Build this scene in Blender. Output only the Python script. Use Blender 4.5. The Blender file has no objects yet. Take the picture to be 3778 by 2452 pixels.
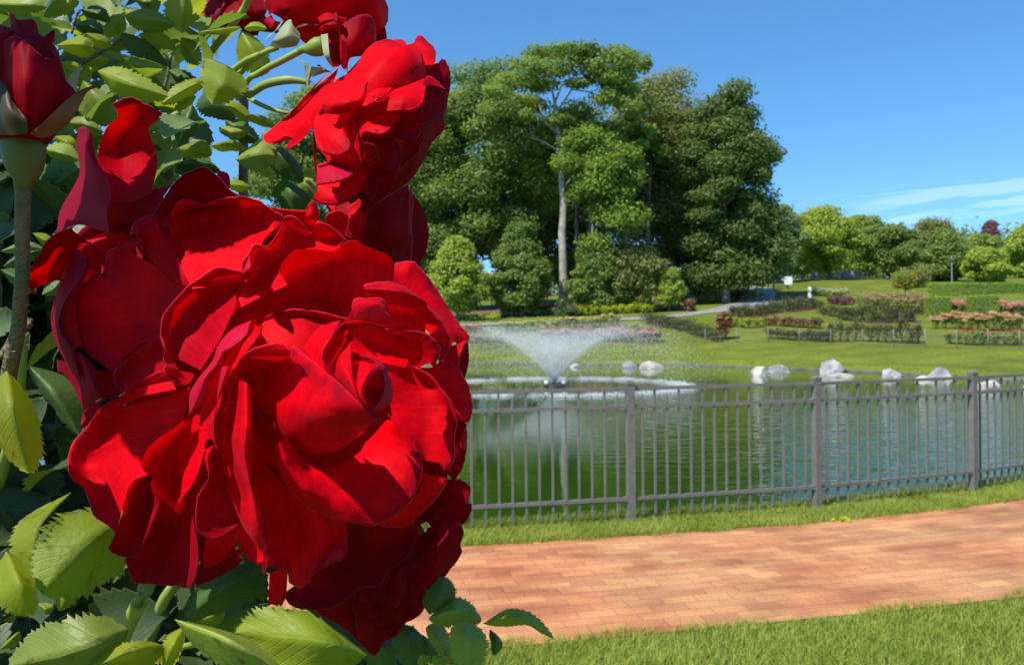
import bpy, math, random
import numpy as np
from mathutils import Vector, Matrix, noise as mnoise
random.seed(7)
rng = np.random.default_rng(7)
SC = bpy.context.scene
COL = SC.collection
R = math.radians

# ------------------------------------------------------------------ camera
F, CX, CY = 2965.0, 1889.0, 1226.0          # focal length and centre in photo pixels
CAM = Vector((0, 0, 1.6))
ROLL = R(0.5)
XC = Vector((math.cos(ROLL), 0, -math.sin(ROLL)))
YC = Vector((math.sin(ROLL), 0, math.cos(ROLL)))
cd = bpy.data.cameras.new('camera')
cd.sensor_width = 36.0; cd.lens = F / 3778 * 36.0; cd.sensor_fit = 'HORIZONTAL'
cd.clip_start = 0.01; cd.clip_end = 3000
cd.dof.use_dof = True; cd.dof.focus_distance = 0.262; cd.dof.aperture_fstop = 46
cam = bpy.data.objects.new('camera', cd); COL.objects.link(cam)
ZC = Vector((0, -1, 0))
cam.matrix_world = Matrix(((XC.x, YC.x, ZC.x, CAM.x), (XC.y, YC.y, ZC.y, CAM.y), (XC.z, YC.z, ZC.z, CAM.z), (0, 0, 0, 1)))
SC.camera = cam

# ------------------------------------------------------------------ light
SUN = Vector((-0.44, -0.43, 0.83)).normalized()
w = bpy.data.worlds.new('World'); SC.world = w; w.use_nodes = True
nt = w.node_tree; nt.nodes.clear()
def N(t, typ, **kw):
    n = t.nodes.new(typ)
    for k, v in kw.items(): setattr(n, k, v)
    return n
out = N(nt, 'ShaderNodeOutputWorld'); bg = N(nt, 'ShaderNodeBackground'); bg.inputs[1].default_value = 0.098
sky = N(nt, 'ShaderNodeTexSky'); sky.sky_type = 'NISHITA'; sky.sun_disc = False
sky.sun_elevation = math.asin(SUN.z); sky.sun_rotation = math.atan2(SUN.x, SUN.y)
sky.air_density = 1.0; sky.dust_density = 0.0; sky.ozone_density = 2.2; sky.altitude = 0
# the sky looked up a little above the horizon, so that it stays clear blue down to the trees
tc0 = N(nt, 'ShaderNodeTexCoord'); sv0 = N(nt, 'ShaderNodeSeparateXYZ'); nt.links.new(tc0.outputs['Generated'], sv0.inputs[0])
mz = N(nt, 'ShaderNodeMath', operation='MAXIMUM'); nt.links.new(sv0.outputs[2], mz.inputs[0]); mz.inputs[1].default_value = 0.0
ma = N(nt, 'ShaderNodeMath', operation='ADD'); nt.links.new(mz.outputs[0], ma.inputs[0]); ma.inputs[1].default_value = 0.085
cv = N(nt, 'ShaderNodeCombineXYZ'); nt.links.new(sv0.outputs[0], cv.inputs[0]); nt.links.new(sv0.outputs[1], cv.inputs[1]); nt.links.new(ma.outputs[0], cv.inputs[2])
nt.links.new(cv.outputs[0], sky.inputs['Vector'])
hs = N(nt, 'ShaderNodeHueSaturation'); hs.inputs['Saturation'].default_value = 1.18; hs.inputs['Value'].default_value = 1.0
nt.links.new(sky.outputs[0], hs.inputs['Color'])
# a thin cirrus wisp low in the sky
tc = N(nt, 'ShaderNodeTexCoord'); sx = N(nt, 'ShaderNodeSeparateXYZ'); nt.links.new(tc.outputs['Generated'], sx.inputs[0])
def wm(op, a, b=None, c=None):
    m = N(nt, 'ShaderNodeMath', operation=op)
    for i, v in enumerate((a, b, c)):
        if v is None: continue
        if isinstance(v, (int, float)): m.inputs[i].default_value = v
        else: nt.links.new(v, m.inputs[i])
    return m.outputs[0]
az = wm('ARCTAN2', sx.outputs[0], sx.outputs[1]); el = wm('ARCSINE', sx.outputs[2])
def win(v, c, h):
    return wm('MAXIMUM', wm('SUBTRACT', 1.0, wm('POWER', wm('DIVIDE', wm('SUBTRACT', v, c), h), 2.0)), 0.0)
eltilt = wm('SUBTRACT', el, wm('MULTIPLY', wm('SUBTRACT', az, 0.48), 0.06))
cmap = N(nt, 'ShaderNodeCombineXYZ')
nt.links.new(wm('MULTIPLY', az, 7.0), cmap.inputs[0]); nt.links.new(wm('MULTIPLY', eltilt, 75.0), cmap.inputs[1])
cn = N(nt, 'ShaderNodeTexNoise'); cn.inputs['Scale'].default_value = 1.0; cn.inputs['Detail'].default_value = 5; cn.inputs['Distortion'].default_value = 0.6
nt.links.new(cmap.outputs[0], cn.inputs['Vector'])
mask = wm('MULTIPLY', wm('MULTIPLY', win(az, 0.55, 0.20), win(eltilt, 0.135, 0.026)), wm('MULTIPLY', wm('MAXIMUM', wm('SUBTRACT', cn.outputs['Fac'], 0.44), 0.0), 2.6))
mx = N(nt, 'ShaderNodeMix', data_type='RGBA'); nt.links.new(wm('MINIMUM', mask, 0.15), mx.inputs[0])
tint = N(nt, 'ShaderNodeMix', data_type='RGBA', blend_type='MULTIPLY'); tint.inputs[0].default_value = 1.0; tint.inputs[7].default_value = (0.84, 1.08, 1.14, 1)
nt.links.new(hs.outputs[0], tint.inputs[6]); nt.links.new(tint.outputs[2], mx.inputs[6]); mx.inputs[7].default_value = (8.0, 8.6, 9.2, 1)
nt.links.new(mx.outputs[2], bg.inputs[0]); nt.links.new(bg.outputs[0], out.inputs[0])
sl = bpy.data.lights.new('sun', 'SUN'); sl.energy = 3.7; sl.angle = R(0.53); sl.color = (1.0, 0.955, 0.88)
sun = bpy.data.objects.new('sun', sl); COL.objects.link(sun); sun.rotation_euler = SUN.to_track_quat('Z', 'Y').to_euler(); sun.location = (0, 0, 30)
SC.view_settings.view_transform = 'Standard'; SC.view_settings.look = 'None'; SC.view_settings.gamma = 1.0
SC.view_settings.exposure = 0.95
SC.cycles.max_bounces = 10; SC.cycles.transmission_bounces = 6; SC.cycles.transparent_max_bounces = 8
SC.cycles.sample_clamp_indirect = 6.0

# ------------------------------------------------------------------ helpers
def P(px, py, d):
    """the point at depth d (metres) that the photo shows at pixel px, py"""
    return CAM + Vector((0, d, 0)) + XC * ((px - CX) / F * d) + YC * ((CY - py) / F * d)
def G(px, py, z=0.0):
    a = P(px, py, 1.0) - CAM
    return CAM + a * ((z - CAM.z) / a.z)
def mesh(name, v, f, mat=None, smooth=True, uv=None, mats=None, fm=None):
    me = bpy.data.meshes.new(name)
    v = np.asarray(v, dtype=np.float32).reshape(-1, 3)
    if isinstance(f, np.ndarray):
        k = f.shape[1]; n = len(f)
        me.vertices.add(len(v)); me.vertices.foreach_set('co', v.ravel())
        me.loops.add(n * k); me.loops.foreach_set('vertex_index', f.astype(np.int32).ravel())
        me.polygons.add(n); me.polygons.foreach_set('loop_start', np.arange(0, n * k, k, dtype=np.int32))
        try: me.polygons.foreach_set('loop_total', np.full(n, k, dtype=np.int32))
        except Exception: pass
        me.update(calc_edges=True)
    else:
        me.from_pydata([tuple(map(float, p)) for p in v], [], [tuple(int(i) for i in q) for q in f])
    if smooth: me.polygons.foreach_set('use_smooth', [True] * len(me.polygons))
    if uv is not None:
        u = me.uv_layers.new(name='UVMap'); uv = np.asarray(uv, dtype=np.float32)
        idx = np.zeros(len(me.loops), dtype=np.int32); me.loops.foreach_get('vertex_index', idx)
        u.data.foreach_set('uv', uv[idx].ravel())
    if mats:
        for m in mats: me.materials.append(m)
        if fm is not None: me.polygons.foreach_set('material_index', np.asarray(fm, dtype=np.int32))
    elif mat: me.materials.append(mat)
    me.update()
    return me
def obj(name, me, parent=None):
    o = bpy.data.objects.new(name, me); COL.objects.link(o)
    if parent:
        o.parent = parent
        o.matrix_parent_inverse = parent.matrix_world.inverted() if parent.type != 'EMPTY' or True else Matrix()
    return o
def tag(o, label, cat, group=None, kind=None):
    o['label'] = label; o['category'] = cat
    if group: o['group'] = group
    if kind: o['kind'] = kind
    return o
def struct(o):
    o['kind'] = 'structure'; return o
def thing(name, label, cat, loc=(0, 0, 0), group=None):
    o = bpy.data.objects.new(name, None); COL.objects.link(o); o.empty_display_size = 0.1
    o.location = loc; o.matrix_world = Matrix.Translation(Vector(loc))
    return tag(o, label, cat, group)
class MB:
    """collects shapes into one mesh"""
    def __init__(s): s.v = []; s.f = []
    def add(s, v, f):
        n = len(s.v); s.v += [tuple(p) for p in v]; s.f += [tuple(i + n for i in q) for q in f]; return s
    def box(s, x0, x1, y0, y1, z0, z1, M=None, top=1.0):
        cx, cy = (x0 + x1) / 2, (y0 + y1) / 2
        v = []
        for z, k in ((z0, 1.0), (z1, top)):
            for x, y in ((x0, y0), (x1, y0), (x1, y1), (x0, y1)):
                v.append(Vector((cx + (x - cx) * k, cy + (y - cy) * k, z)))
        if M: v = [M @ p for p in v]
        return s.add(v, [(0, 3, 2, 1), (4, 5, 6, 7), (0, 1, 5, 4), (1, 2, 6, 5), (2, 3, 7, 6), (3, 0, 4, 7)])
    def tube(s, pts, rad, n=8, cap=True):
        pts = [Vector(p) for p in pts]
        if not isinstance(rad, (list, tuple)): rad = [rad] * len(pts)
        v = []; f = []
        ref = Vector((0.31, 0.2, 0.93))
        for i, p in enumerate(pts):
            t = (pts[min(i + 1, len(pts) - 1)] - pts[max(i - 1, 0)])
            t = t.normalized() if t.length > 1e-9 else Vector((0, 0, 1))
            a = t.cross(ref)
            if a.length < 0.05: a = t.cross(Vector((1, 0, 0)))
            a.normalize(); b = t.cross(a)
            for k in range(n):
                th = 2 * math.pi * k / n
                v.append(p + (a * math.cos(th) + b * math.sin(th)) * rad[i])
        for i in range(len(pts) - 1):
            for k in range(n):
                f.append((i * n + k, i * n + (k + 1) % n, (i + 1) * n + (k + 1) % n, (i + 1) * n + k))
        if cap:
            f.append(tuple(range(n))[::-1]); f.append(tuple((len(pts) - 1) * n + k for k in range(n)))
        return s.add(v, f)
    def build(s, name, mat, parent=None, smooth=True):
        return obj(name, mesh(name, s.v, s.f, mat, smooth), parent)
def cr(p0, p1, p2, p3, t):
    return 0.5 * ((2 * p1) + (-p0 + p2) * t + (2 * p0 - 5 * p1 + 4 * p2 - p3) * t * t + (-p0 + 3 * p1 - 3 * p2 + p3) * t ** 3)
def spline(pts, n, chord=True):
    """n points evenly spread along a Catmull-Rom curve through pts (k x m array)"""
    p = np.asarray(pts, dtype=float)
    if len(p) == 1: return np.repeat(p, n, 0)
    q = np.vstack([2 * p[0] - p[1], p, 2 * p[-1] - p[-2]])
    if chord:
        dense = []
        for i in range(len(p) - 1):
            for t in np.linspace(0, 1, 12, endpoint=False): dense.append(cr(q[i], q[i + 1], q[i + 2], q[i + 3], t))
        dense.append(p[-1]); dense = np.array(dense)
        s = np.concatenate([[0], np.cumsum(np.linalg.norm(np.diff(dense, axis=0), axis=1))])
        x = np.linspace(0, s[-1], n)
        return np.stack([np.interp(x, s, dense[:, k]) for k in range(p.shape[1])], 1)
    res = []
    for x in np.linspace(0, len(p) - 1, n):
        i = min(int(x), len(p) - 2); res.append(cr(q[i], q[i + 1], q[i + 2], q[i + 3], x - i))
    return np.array(res)

# ------------------------------------------------------------------ materials
def mat(name):
    m = bpy.data.materials.new(name); m.use_nodes = True
    t = m.node_tree; t.nodes.clear()
    o = N(t, 'ShaderNodeOutputMaterial')
    return m, t, o
def link(t, a, b): t.links.new(a, b)
def noise_col(t, scale, c0, c1, detail=4, coord='Object', lo=0.35, hi=0.65, vec=None, stretch=None, rough=0.5):
    tcn = N(t, 'ShaderNodeTexCoord'); v = vec or tcn.outputs[coord]
    if stretch:
        mp = N(t, 'ShaderNodeMapping'); mp.inputs['Scale'].default_value = stretch; link(t, v, mp.inputs[0]); v = mp.outputs[0]
    n = N(t, 'ShaderNodeTexNoise'); n.inputs['Scale'].default_value = scale; n.inputs['Detail'].default_value = detail; n.inputs['Roughness'].default_value = rough
    link(t, v, n.inputs['Vector'])
    r = N(t, 'ShaderNodeValToRGB'); r.color_ramp.elements[0].position = lo; r.color_ramp.elements[1].position = hi
    r.color_ramp.elements[0].color = (*c0, 1); r.color_ramp.elements[1].color = (*c1, 1)
    link(t, n.outputs['Fac'], r.inputs[0])
    return r.outputs[0], n.outputs['Fac']
def mixc(t, fac, a, b, mode='MIX'):
    m = N(t, 'ShaderNodeMix', data_type='RGBA', blend_type=mode)
    for i, v in ((0, fac), (6, a), (7, b)):
        if isinstance(v, (int, float)): m.inputs[i].default_value = v
        elif isinstance(v, tuple): m.inputs[i].default_value = (*v, 1)
        else: link(t, v, m.inputs[i])
    return m.outputs[2]
def tmath(t, op, a, b=None, c=None):
    m = N(t, 'ShaderNodeMath', operation=op)
    for i, v in enumerate((a, b, c)):
        if v is None: continue
        if isinstance(v, (int, float)): m.inputs[i].default_value = v
        else: link(t, v, m.inputs[i])
    return m.outputs[0]
def plain(name, c0, c1=None, scale=5.0, rough=0.6, bump=0.0, bscale=None, metal=0.0, spec=0.4, detail=5, lo=0.35, hi=0.65):
    m, t, o = mat(name); b = N(t, 'ShaderNodeBsdfPrincipled')
    c, f = noise_col(t, scale, c0, c1 or tuple(x * 0.8 for x in c0), detail, lo=lo, hi=hi)
    link(t, c, b.inputs['Base Color']); b.inputs['Roughness'].default_value = rough; b.inputs['Metallic'].default_value = metal
    b.inputs['Specular IOR Level'].default_value = spec
    if bump:
        _, f2 = noise_col(t, bscale or scale * 4, c0, c0, 6)
        bp = N(t, 'ShaderNodeBump'); bp.inputs['Strength'].default_value = bump; bp.inputs['Distance'].default_value = 0.05
        link(t, f2, bp.inputs['Height']); link(t, bp.outputs[0], b.inputs['Normal'])
    link(t, b.outputs[0], o.inputs[0]); return m
def leafy(name, c0, c1, trans, tw=0.35, scale=2.0, rough=0.5, spec=0.3, lo=0.3, hi=0.7):
    """foliage: two-tone by position, some light passes through"""
    m, t, o = mat(name); b = N(t, 'ShaderNodeBsdfPrincipled')
    c, f = noise_col(t, scale, c0, c1, 3, lo=lo, hi=hi)
    link(t, c, b.inputs['Base Color']); b.inputs['Roughness'].default_value = rough; b.inputs['Specular IOR Level'].default_value = spec
    tr = N(t, 'ShaderNodeBsdfTranslucent'); tr.inputs[0].default_value = (*trans, 1)
    mxs = N(t, 'ShaderNodeMixShader'); mxs.inputs[0].default_value = tw
    link(t, b.outputs[0], mxs.inputs[1]); link(t, tr.outputs[0], mxs.inputs[2]); link(t, mxs.outputs[0], o.inputs[0])
    return m

# ================================================================== SETTING
WATER_Z = -0.30
FEN = [(-60, -1.0), (-20, 3.2), (-8, 5.3), (-4.4, 5.85), (-2.6, 6.05), (-0.8, 6.36), (0.985, 6.74), (2.71, 7.17), (4.50, 7.86), (6.15, 8.72), (7.7, 9.8), (9.1, 11.1), (20, 23), (50, 60)]
fen = spline(np.array(FEN), 400)
def fence_y(x): return float(np.interp(x, fen[:, 0], fen[:, 1]))
def offset(line, d):
    t = np.gradient(line, axis=0); t /= np.linalg.norm(t, axis=1)[:, None]
    return line + np.stack([t[:, 1], -t[:, 0]], 1) * d
# far bank: at four picture columns, the height of the ground at each distance
TCOL = [-1500, 1700, 2400, 3000, 3700, 5600]
TTAB = [
    [(49, -.17), (54, .4), (62, 1.3), (70, 2.4), (80, 3.5), (105, 5.5), (160, 7.5), (400, 12)],
    [(49, -.17), (54, .3), (61, 1.15), (67, 2.3), (76, 3.45), (105, 5.5), (160, 7.5), (400, 12)],
    [(46, -.17), (52, .48), (57, 1.33), (66, 2.6), (75, 3.6), (100, 6.1), (120, 8.0), (400, 14)],
    [(38, -.17), (48, .87), (60, 2.45), (70, 3.8), (80, 4.95), (100, 7.4), (120, 9.3), (400, 15)],
    [(29, -.17), (42, .95), (54, 2.3), (64, 3.75), (75, 4.95), (100, 7.6), (125, 9.7), (400, 16)],
    [(24, -.17), (40, 1.0), (54, 2.4), (64, 3.8), (75, 5.0), (100, 7.6), (125, 9.7), (400, 16)]]
def far_z(px, d):
    zs = []
    for tb in TTAB:
        zs.append(np.interp(d, [a for a, _ in tb], [b for _, b in tb]))
    return float(np.interp(px, TCOL, zs))
def edge_d(px): return float(np.interp(px, TCOL, [tb[0][0] for tb in TTAB]))
def terrain(x, y):
    px = CX + F * x / y
    return far_z(px, y)
def on_far(px, py, d0=30, d1=200):
    """where the photo's ray through px, py meets the far bank"""
    a = P(px, py, 1.0) - CAM; last = None
    d = max(edge_d(px) + 0.1, d0)
    while d < d1:
        p = CAM + a * d
        if p.z <= terrain(p.x, p.y): return Vector((p.x, p.y, terrain(p.x, p.y)))
        d += 0.25
    p = CAM + a * d1; return Vector((p.x, p.y, terrain(p.x, p.y)))
def at_far(px, d):
    x = (px - CX) / F * d
    return Vector((x, d, terrain(x, d)))

# --- grass, brick, asphalt, water materials
m_lawn, t, o = mat('lawn_grass')
b = N(t, 'ShaderNodeBsdfPrincipled')
c1, f1 = noise_col(t, 0.35, (0.095, 0.128, 0.016), (0.180, 0.205, 0.030), 6, lo=0.3, hi=0.7)
c2, f2 = noise_col(t, 9.0, (0.55, 0.6, 0.5), (1.15, 1.12, 1.0), 6, lo=0.3, hi=0.7)
link(t, mixc(t, 1.0, c1, c2, 'MULTIPLY'), b.inputs['Base Color']); b.inputs['Roughness'].default_value = 0.9; b.inputs['Specular IOR Level'].default_value = 0.1
bp = N(t, 'ShaderNodeBump'); bp.inputs['Strength'].default_value = 0.6; bp.inputs['Distance'].default_value = 0.1; link(t, f2, bp.inputs['Height']); link(t, bp.outputs[0], b.inputs['Normal'])
link(t, b.outputs[0], o.inputs[0])
m_soil = plain('garden_soil', (0.10, 0.055, 0.03), (0.17, 0.10, 0.055), 3, 0.95, 0.5)
m_asph = plain('asphalt', (0.185, 0.175, 0.165), (0.25, 0.24, 0.228), 2.0, 0.9, 0.3, 30)

# near ground: level up to the fence, then a bank down into the pond
xs = np.concatenate([np.linspace(-60, -8, 20, endpoint=False), np.linspace(-8, 12, 160), np.linspace(12.3, 50, 20)])
fl = np.array([(x, fence_y(x)) for x in xs])
rows = [np.column_stack([xs, np.full(len(xs), -40.0), np.zeros(len(xs))])]
rows += [np.column_stack([offset(fl, k), np.full(len(xs), z)]) for k, z in ((4.0, 0), (2.4, 0), (0.6, 0), (0.0, 0.0), (-0.10, -0.02), (-0.22, -0.14), (-0.45, -0.5), (-0.8, -1.3))]
gv = np.vstack(rows); n = len(xs)
gf = np.array([(r * n + i, r * n + i + 1, (r + 1) * n + i + 1, (r + 1) * n + i) for r in range(len(rows) - 1) for i in range(n - 1)])
struct(obj('lawn', mesh('lawn', gv, gf, m_lawn)))
# far bank and hillside
pxs = np.concatenate([np.linspace(-6000, 1000, 30, endpoint=False), np.linspace(1000, 4200, 160), np.linspace(4300, 9000, 30)])
ts = np.concatenate([np.linspace(0, 40, 70), np.geomspace(41, 360, 50)])
hv = []
for px in pxs:
    e = edge_d(px); hv.append(((px - CX) / F * (e - 0.01), e - 0.01, -1.3))
    for tt in ts:
        d = e + tt; x = (px - CX) / F * d
        z = far_z(px, d) + 0.05 * mnoise.noise(Vector((x * 0.25, d * 0.25, 0))) * min(tt, 2)
        hv.append((x, d, z))
n = len(ts) + 1
hf = np.array([(i * n + j, (i + 1) * n + j, (i + 1) * n + j + 1, i * n + j + 1) for i in range(len(pxs) - 1) for j in range(n - 1)])
struct(obj('hillside', mesh('hillside', hv, hf, m_lawn)))
# pond water
m_wat, t, o = mat('pond_water'); b = N(t, 'ShaderNodeBsdfPrincipled')
b.inputs['Base Color'].default_value = (0.020, 0.050, 0.004, 1); b.inputs['Roughness'].default_value = 0.04; b.inputs['IOR'].default_value = 1.33
b.inputs['Specular IOR Level'].default_value = 0.74
tcn = N(t, 'ShaderNodeTexCoord'); mp = N(t, 'ShaderNodeMapping'); mp.inputs['Scale'].default_value = (2.0, 4.2, 1); link(t, tcn.outputs['Object'], mp.inputs[0])
n1 = N(t, 'ShaderNodeTexNoise'); n1.inputs['Scale'].default_value = 1.15; n1.inputs['Detail'].default_value = 3; n1.inputs['Distortion'].default_value = 0.4; link(t, mp.outputs[0], n1.inputs['Vector'])
n2 = N(t, 'ShaderNodeTexNoise'); n2.inputs['Scale'].default_value = 0.10; n2.inputs['Detail'].default_value = 2; link(t, tcn.outputs['Object'], n2.inputs['Vector'])
sxy = N(t, 'ShaderNodeSeparateXYZ'); link(t, tcn.outputs['Object'], sxy.inputs[0])
br = N(t, 'ShaderNodeMapRange'); br.inputs['From Min'].default_value = 2.4; br.inputs['From Max'].default_value = 5.2; br.inputs['To Min'].default_value = 0.10; br.inputs['To Max'].default_value = 1.6
link(t, tmath(t, 'ADD', sxy.outputs[0], tmath(t, 'MULTIPLY', n2.outputs['Fac'], 3.0)), br.inputs['Value'])
bp = N(t, 'ShaderNodeBump'); bp.inputs['Distance'].default_value = 0.034
bp.inputs['Strength'].default_value = 0.6; cal = N(t, 'ShaderNodeMapRange'); cal.inputs['From Min'].default_value = 17.0; cal.inputs['From Max'].default_value = 27.0; cal.inputs['To Min'].default_value = 1.0; cal.inputs['To Max'].default_value = 0.10; link(t, sxy.outputs[1], cal.inputs['Value'])
link(t, tmath(t, 'MULTIPLY', n1.outputs['Fac'], tmath(t, 'MULTIPLY', br.outputs[0], cal.outputs[0])), bp.inputs['Height']); link(t, bp.outputs[0], b.inputs['Normal'])
link(t, b.outputs[0], o.inputs[0])
struct(obj('pond', mesh('pond', [(-90, 2, WATER_Z), (70, 2, WATER_Z), (70, 60, WATER_Z), (-90, 60, WATER_Z)], [(0, 1, 2, 3)], m_wat, False)))
# stone edging along the far water line
m_kerb = plain('edging_stone', (0.10, 0.095, 0.075), (0.17, 0.16, 0.13), 1.5, 0.85, 0.4)
kb = MB()
kpx = np.linspace(-1200, 5400, 140)
prof = [(-0.10, -1.0), (-0.10, -0.215), (0.14, -0.185), (0.20, -0.35)]
kv = []
for px in kpx:
    e = edge_d(px)
    for dd, z in prof:
        d = e + dd; kv.append(((px - CX) / F * d, d, z))
kf = [(i * 4 + j, (i + 1) * 4 + j, (i + 1) * 4 + j + 1, i * 4 + j + 1) for i in range(len(kpx) - 1) for j in range(3)]
tag(obj('pond_edging', mesh('pond_edging', kv, kf, m_kerb, False)), 'low grey stone edging along the far waterline of the pond', 'edging')

# --- brick footpath
m_brick, t, o = mat('brick_paving'); b = N(t, 'ShaderNodeBsdfPrincipled')
tcn = N(t, 'ShaderNodeTexCoord'); bt = N(t, 'ShaderNodeTexBrick')
bt.inputs['Scale'].default_value = 1.0; bt.inputs['Brick Width'].default_value = 0.21; bt.inputs['Row Height'].default_value = 0.105
bt.inputs['Mortar Size'].default_value = 0.004; bt.inputs['Mortar Smooth'].default_value = 0.3; bt.inputs['Bias'].default_value = 0.0
bt.inputs['Color1'].default_value = (0.385, 0.175, 0.090, 1); bt.inputs['Color2'].default_value = (0.495, 0.258, 0.120, 1); bt.inputs['Mortar'].default_value = (0.30, 0.155, 0.088, 1)
wob = N(t, 'ShaderNodeTexNoise'); wob.inputs['Scale'].default_value = 6; link(t, tcn.outputs['UV'], wob.inputs['Vector'])
vm = N(t, 'ShaderNodeVectorMath', operation='SCALE'); link(t, wob.outputs['Color'], vm.inputs[0]); vm.inputs['Scale'].default_value = 0.012
va = N(t, 'ShaderNodeVectorMath', operation='ADD'); link(t, tcn.outputs['UV'], va.inputs[0]); link(t, vm.outputs[0], va.inputs[1])
link(t, va.outputs[0], bt.inputs['Vector'])
cst, fst = noise_col(t, 1.6, (0.62, 0.52, 0.47), (1.12, 1.14, 1.10), 6, coord='UV', lo=0.30, hi=0.62, stretch=(1.0, 2.2, 1))
cst2, fst2 = noise_col(t, 0.9, (1.08, 0.86, 0.80), (1.0, 1.06, 1.02), 3, coord='UV', lo=0.35, hi=0.65, stretch=(0.8, 1.6, 1))
cst3, _ = noise_col(t, 60, (0.88, 0.87, 0.86), (1.08, 1.08, 1.08), 3, coord='UV')
col = mixc(t, 1.0, mixc(t, 1.0, mixc(t, 1.0, bt.outputs[0], cst, 'MULTIPLY'), cst2, 'MULTIPLY'), cst3, 'MULTIPLY')
link(t, col, b.inputs['Base Color']); b.inputs['Roughness'].default_value = 0.85; b.inputs['Specular IOR Level'].default_value = 0.25
bp = N(t, 'ShaderNodeBump'); bp.inputs['Strength'].default_value = 0.5; bp.inputs['Distance'].default_value = 0.006; bp.invert = True; link(t, bt.outputs['Fac'], bp.inputs['Height']); link(t, bp.outputs[0], b.inputs['Normal'])
link(t, b.outputs[0], o.inputs[0])
sel = (fen[:, 0] > -30) & (fen[:, 0] < 35)
pl = spline(fen[sel], 260); s_ = np.concatenate([[0], np.cumsum(np.linalg.norm(np.diff(pl, axis=0), axis=1))])
pv = []; puv = []
ks = [0.43, 0.9, 1.4, 1.9, 2.38]
for k in ks:
    q = offset(pl, k); pv.append(np.column_stack([q, np.full(len(q), 0.005 + 0.012 * (1 - ((k - 1.4) / 1.0) ** 2))])); puv.append(np.column_stack([s_, np.full(len(q), k)]))
n = len(pl)
pf = np.array([(r * n + i, (r + 1) * n + i, (r + 1) * n + i + 1, r * n + i + 1) for r in range(len(ks) - 1) for i in range(n - 1)])
struct(obj('path', mesh('path', np.vstack(pv), pf, m_brick, True, np.vstack(puv))))

# --- mown grass blades on the near lawn and on the strip under the fence
m_blade, t, o = mat('grass_blades'); b = N(t, 'ShaderNodeBsdfPrincipled')
c1, f1 = noise_col(t, 2.2, (0.270, 0.335, 0.045), (0.400, 0.450, 0.100), 3, lo=0.3, hi=0.7)
c2, f2 = noise_col(t, 70, (0.72, 0.76, 0.68), (1.20, 1.12, 1.05), 2)
cc = mixc(t, 1.0, c1, c2, 'MULTIPLY')
link(t, cc, b.inputs['Base Color']); b.inputs['Roughness'].default_value = 0.55; b.inputs['Specular IOR Level'].default_value = 0.35
tr = N(t, 'ShaderNodeBsdfTranslucent'); link(t, mixc(t, 1.0, cc, (1.2, 1.25, 0.6), 'MULTIPLY'), tr.inputs[0])
ms = N(t, 'ShaderNodeMixShader'); ms.inputs[0].default_value = 0.5; link(t, b.outputs[0], ms.inputs[1]); link(t, tr.outputs[0], ms.inputs[2]); link(t, ms.outputs[0], o.inputs[0])
def blades(name, xy, hmin, hmax, wd, label):
    n = len(xy); h = rng.uniform(hmin, hmax, n); a = rng.uniform(0, 2 * np.pi, n); lean = rng.uniform(0.25, 1.25, n)
    clump = np.array([mnoise.noise(Vector((x * 2.5, y * 2.5, 1.0))) for x, y in xy]); h *= 1 + 0.4 * clump
    la = a + rng.normal(0, 0.6, n) + np.pi / 2
    base = np.column_stack([xy, np.full(n, -0.005)])
    side = np.column_stack([np.cos(a), np.sin(a), np.zeros(n)]) * wd
    dirv = np.column_stack([np.cos(la) * lean, np.sin(la) * lean, np.ones(n)])
    mid = base + dirv * (h * 0.55)[:, None] * np.array([0.6, 0.6, 1]); tip = base + dirv * h[:, None] * np.array([1.15, 1.15, 0.95])
    v = np.stack([base - side, base + side, mid + side * 0.75, mid - side * 0.75, tip], 1).reshape(-1, 3)
    i = np.arange(n)[:, None] * 5
    f = np.vstack([i + np.array([0, 1, 2]), i + np.array([0, 2, 3]), i + np.array([3, 2, 4])])
    o = obj(name, mesh(name, v, f, m_blade, True)); o['kind'] = 'stuff'; return tag(o, label, 'grass', kind='stuff')
pts = []
fx = np.array([(x, fence_y(x)) for x in np.linspace(-4, 9.5, 300)])
def strip_pts(n, k0, k1, x0, x1, jag=0.10):
    res = []
    x = rng.uniform(x0, x1, n); k = rng.uniform(0, 1, n)
    for xx, kk in zip(x, k):
        j0 = k0 + jag * mnoise.noise(Vector((xx * 3, 0, k0 * 9))) ; j1 = k1 + jag * mnoise.noise(Vector((xx * 3, 0, k1 * 9)))
        off = j0 + (j1 - j0) * kk
        i = np.interp(xx, fx[:, 0], np.arange(300)); i0 = int(min(i, 298)); p = fx[i0] + (fx[i0 + 1] - fx[i0]) * (i - i0)
        tn = fx[i0 + 1] - fx[i0]; tn = tn / np.linalg.norm(tn)
        res.append((p[0] + tn[1] * off, p[1] - tn[0] * off))
    return np.array(res)
blades('grass_strip', strip_pts(52000, -0.30, 0.47, -1.6, 6.5, 0.07), 0.03, 0.075, 0.0026, 'narrow strip of mown grass between the metal fence and the brick path')
gp = strip_pts(120000, 2.36, 4.7, -1.6, 6.4, 0.16); gp = gp[gp[:, 1] > 2.0]
blades('lawn_grass', gp, 0.03, 0.075, 0.0024, 'short green mown grass on the near side of the brick path')

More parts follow.
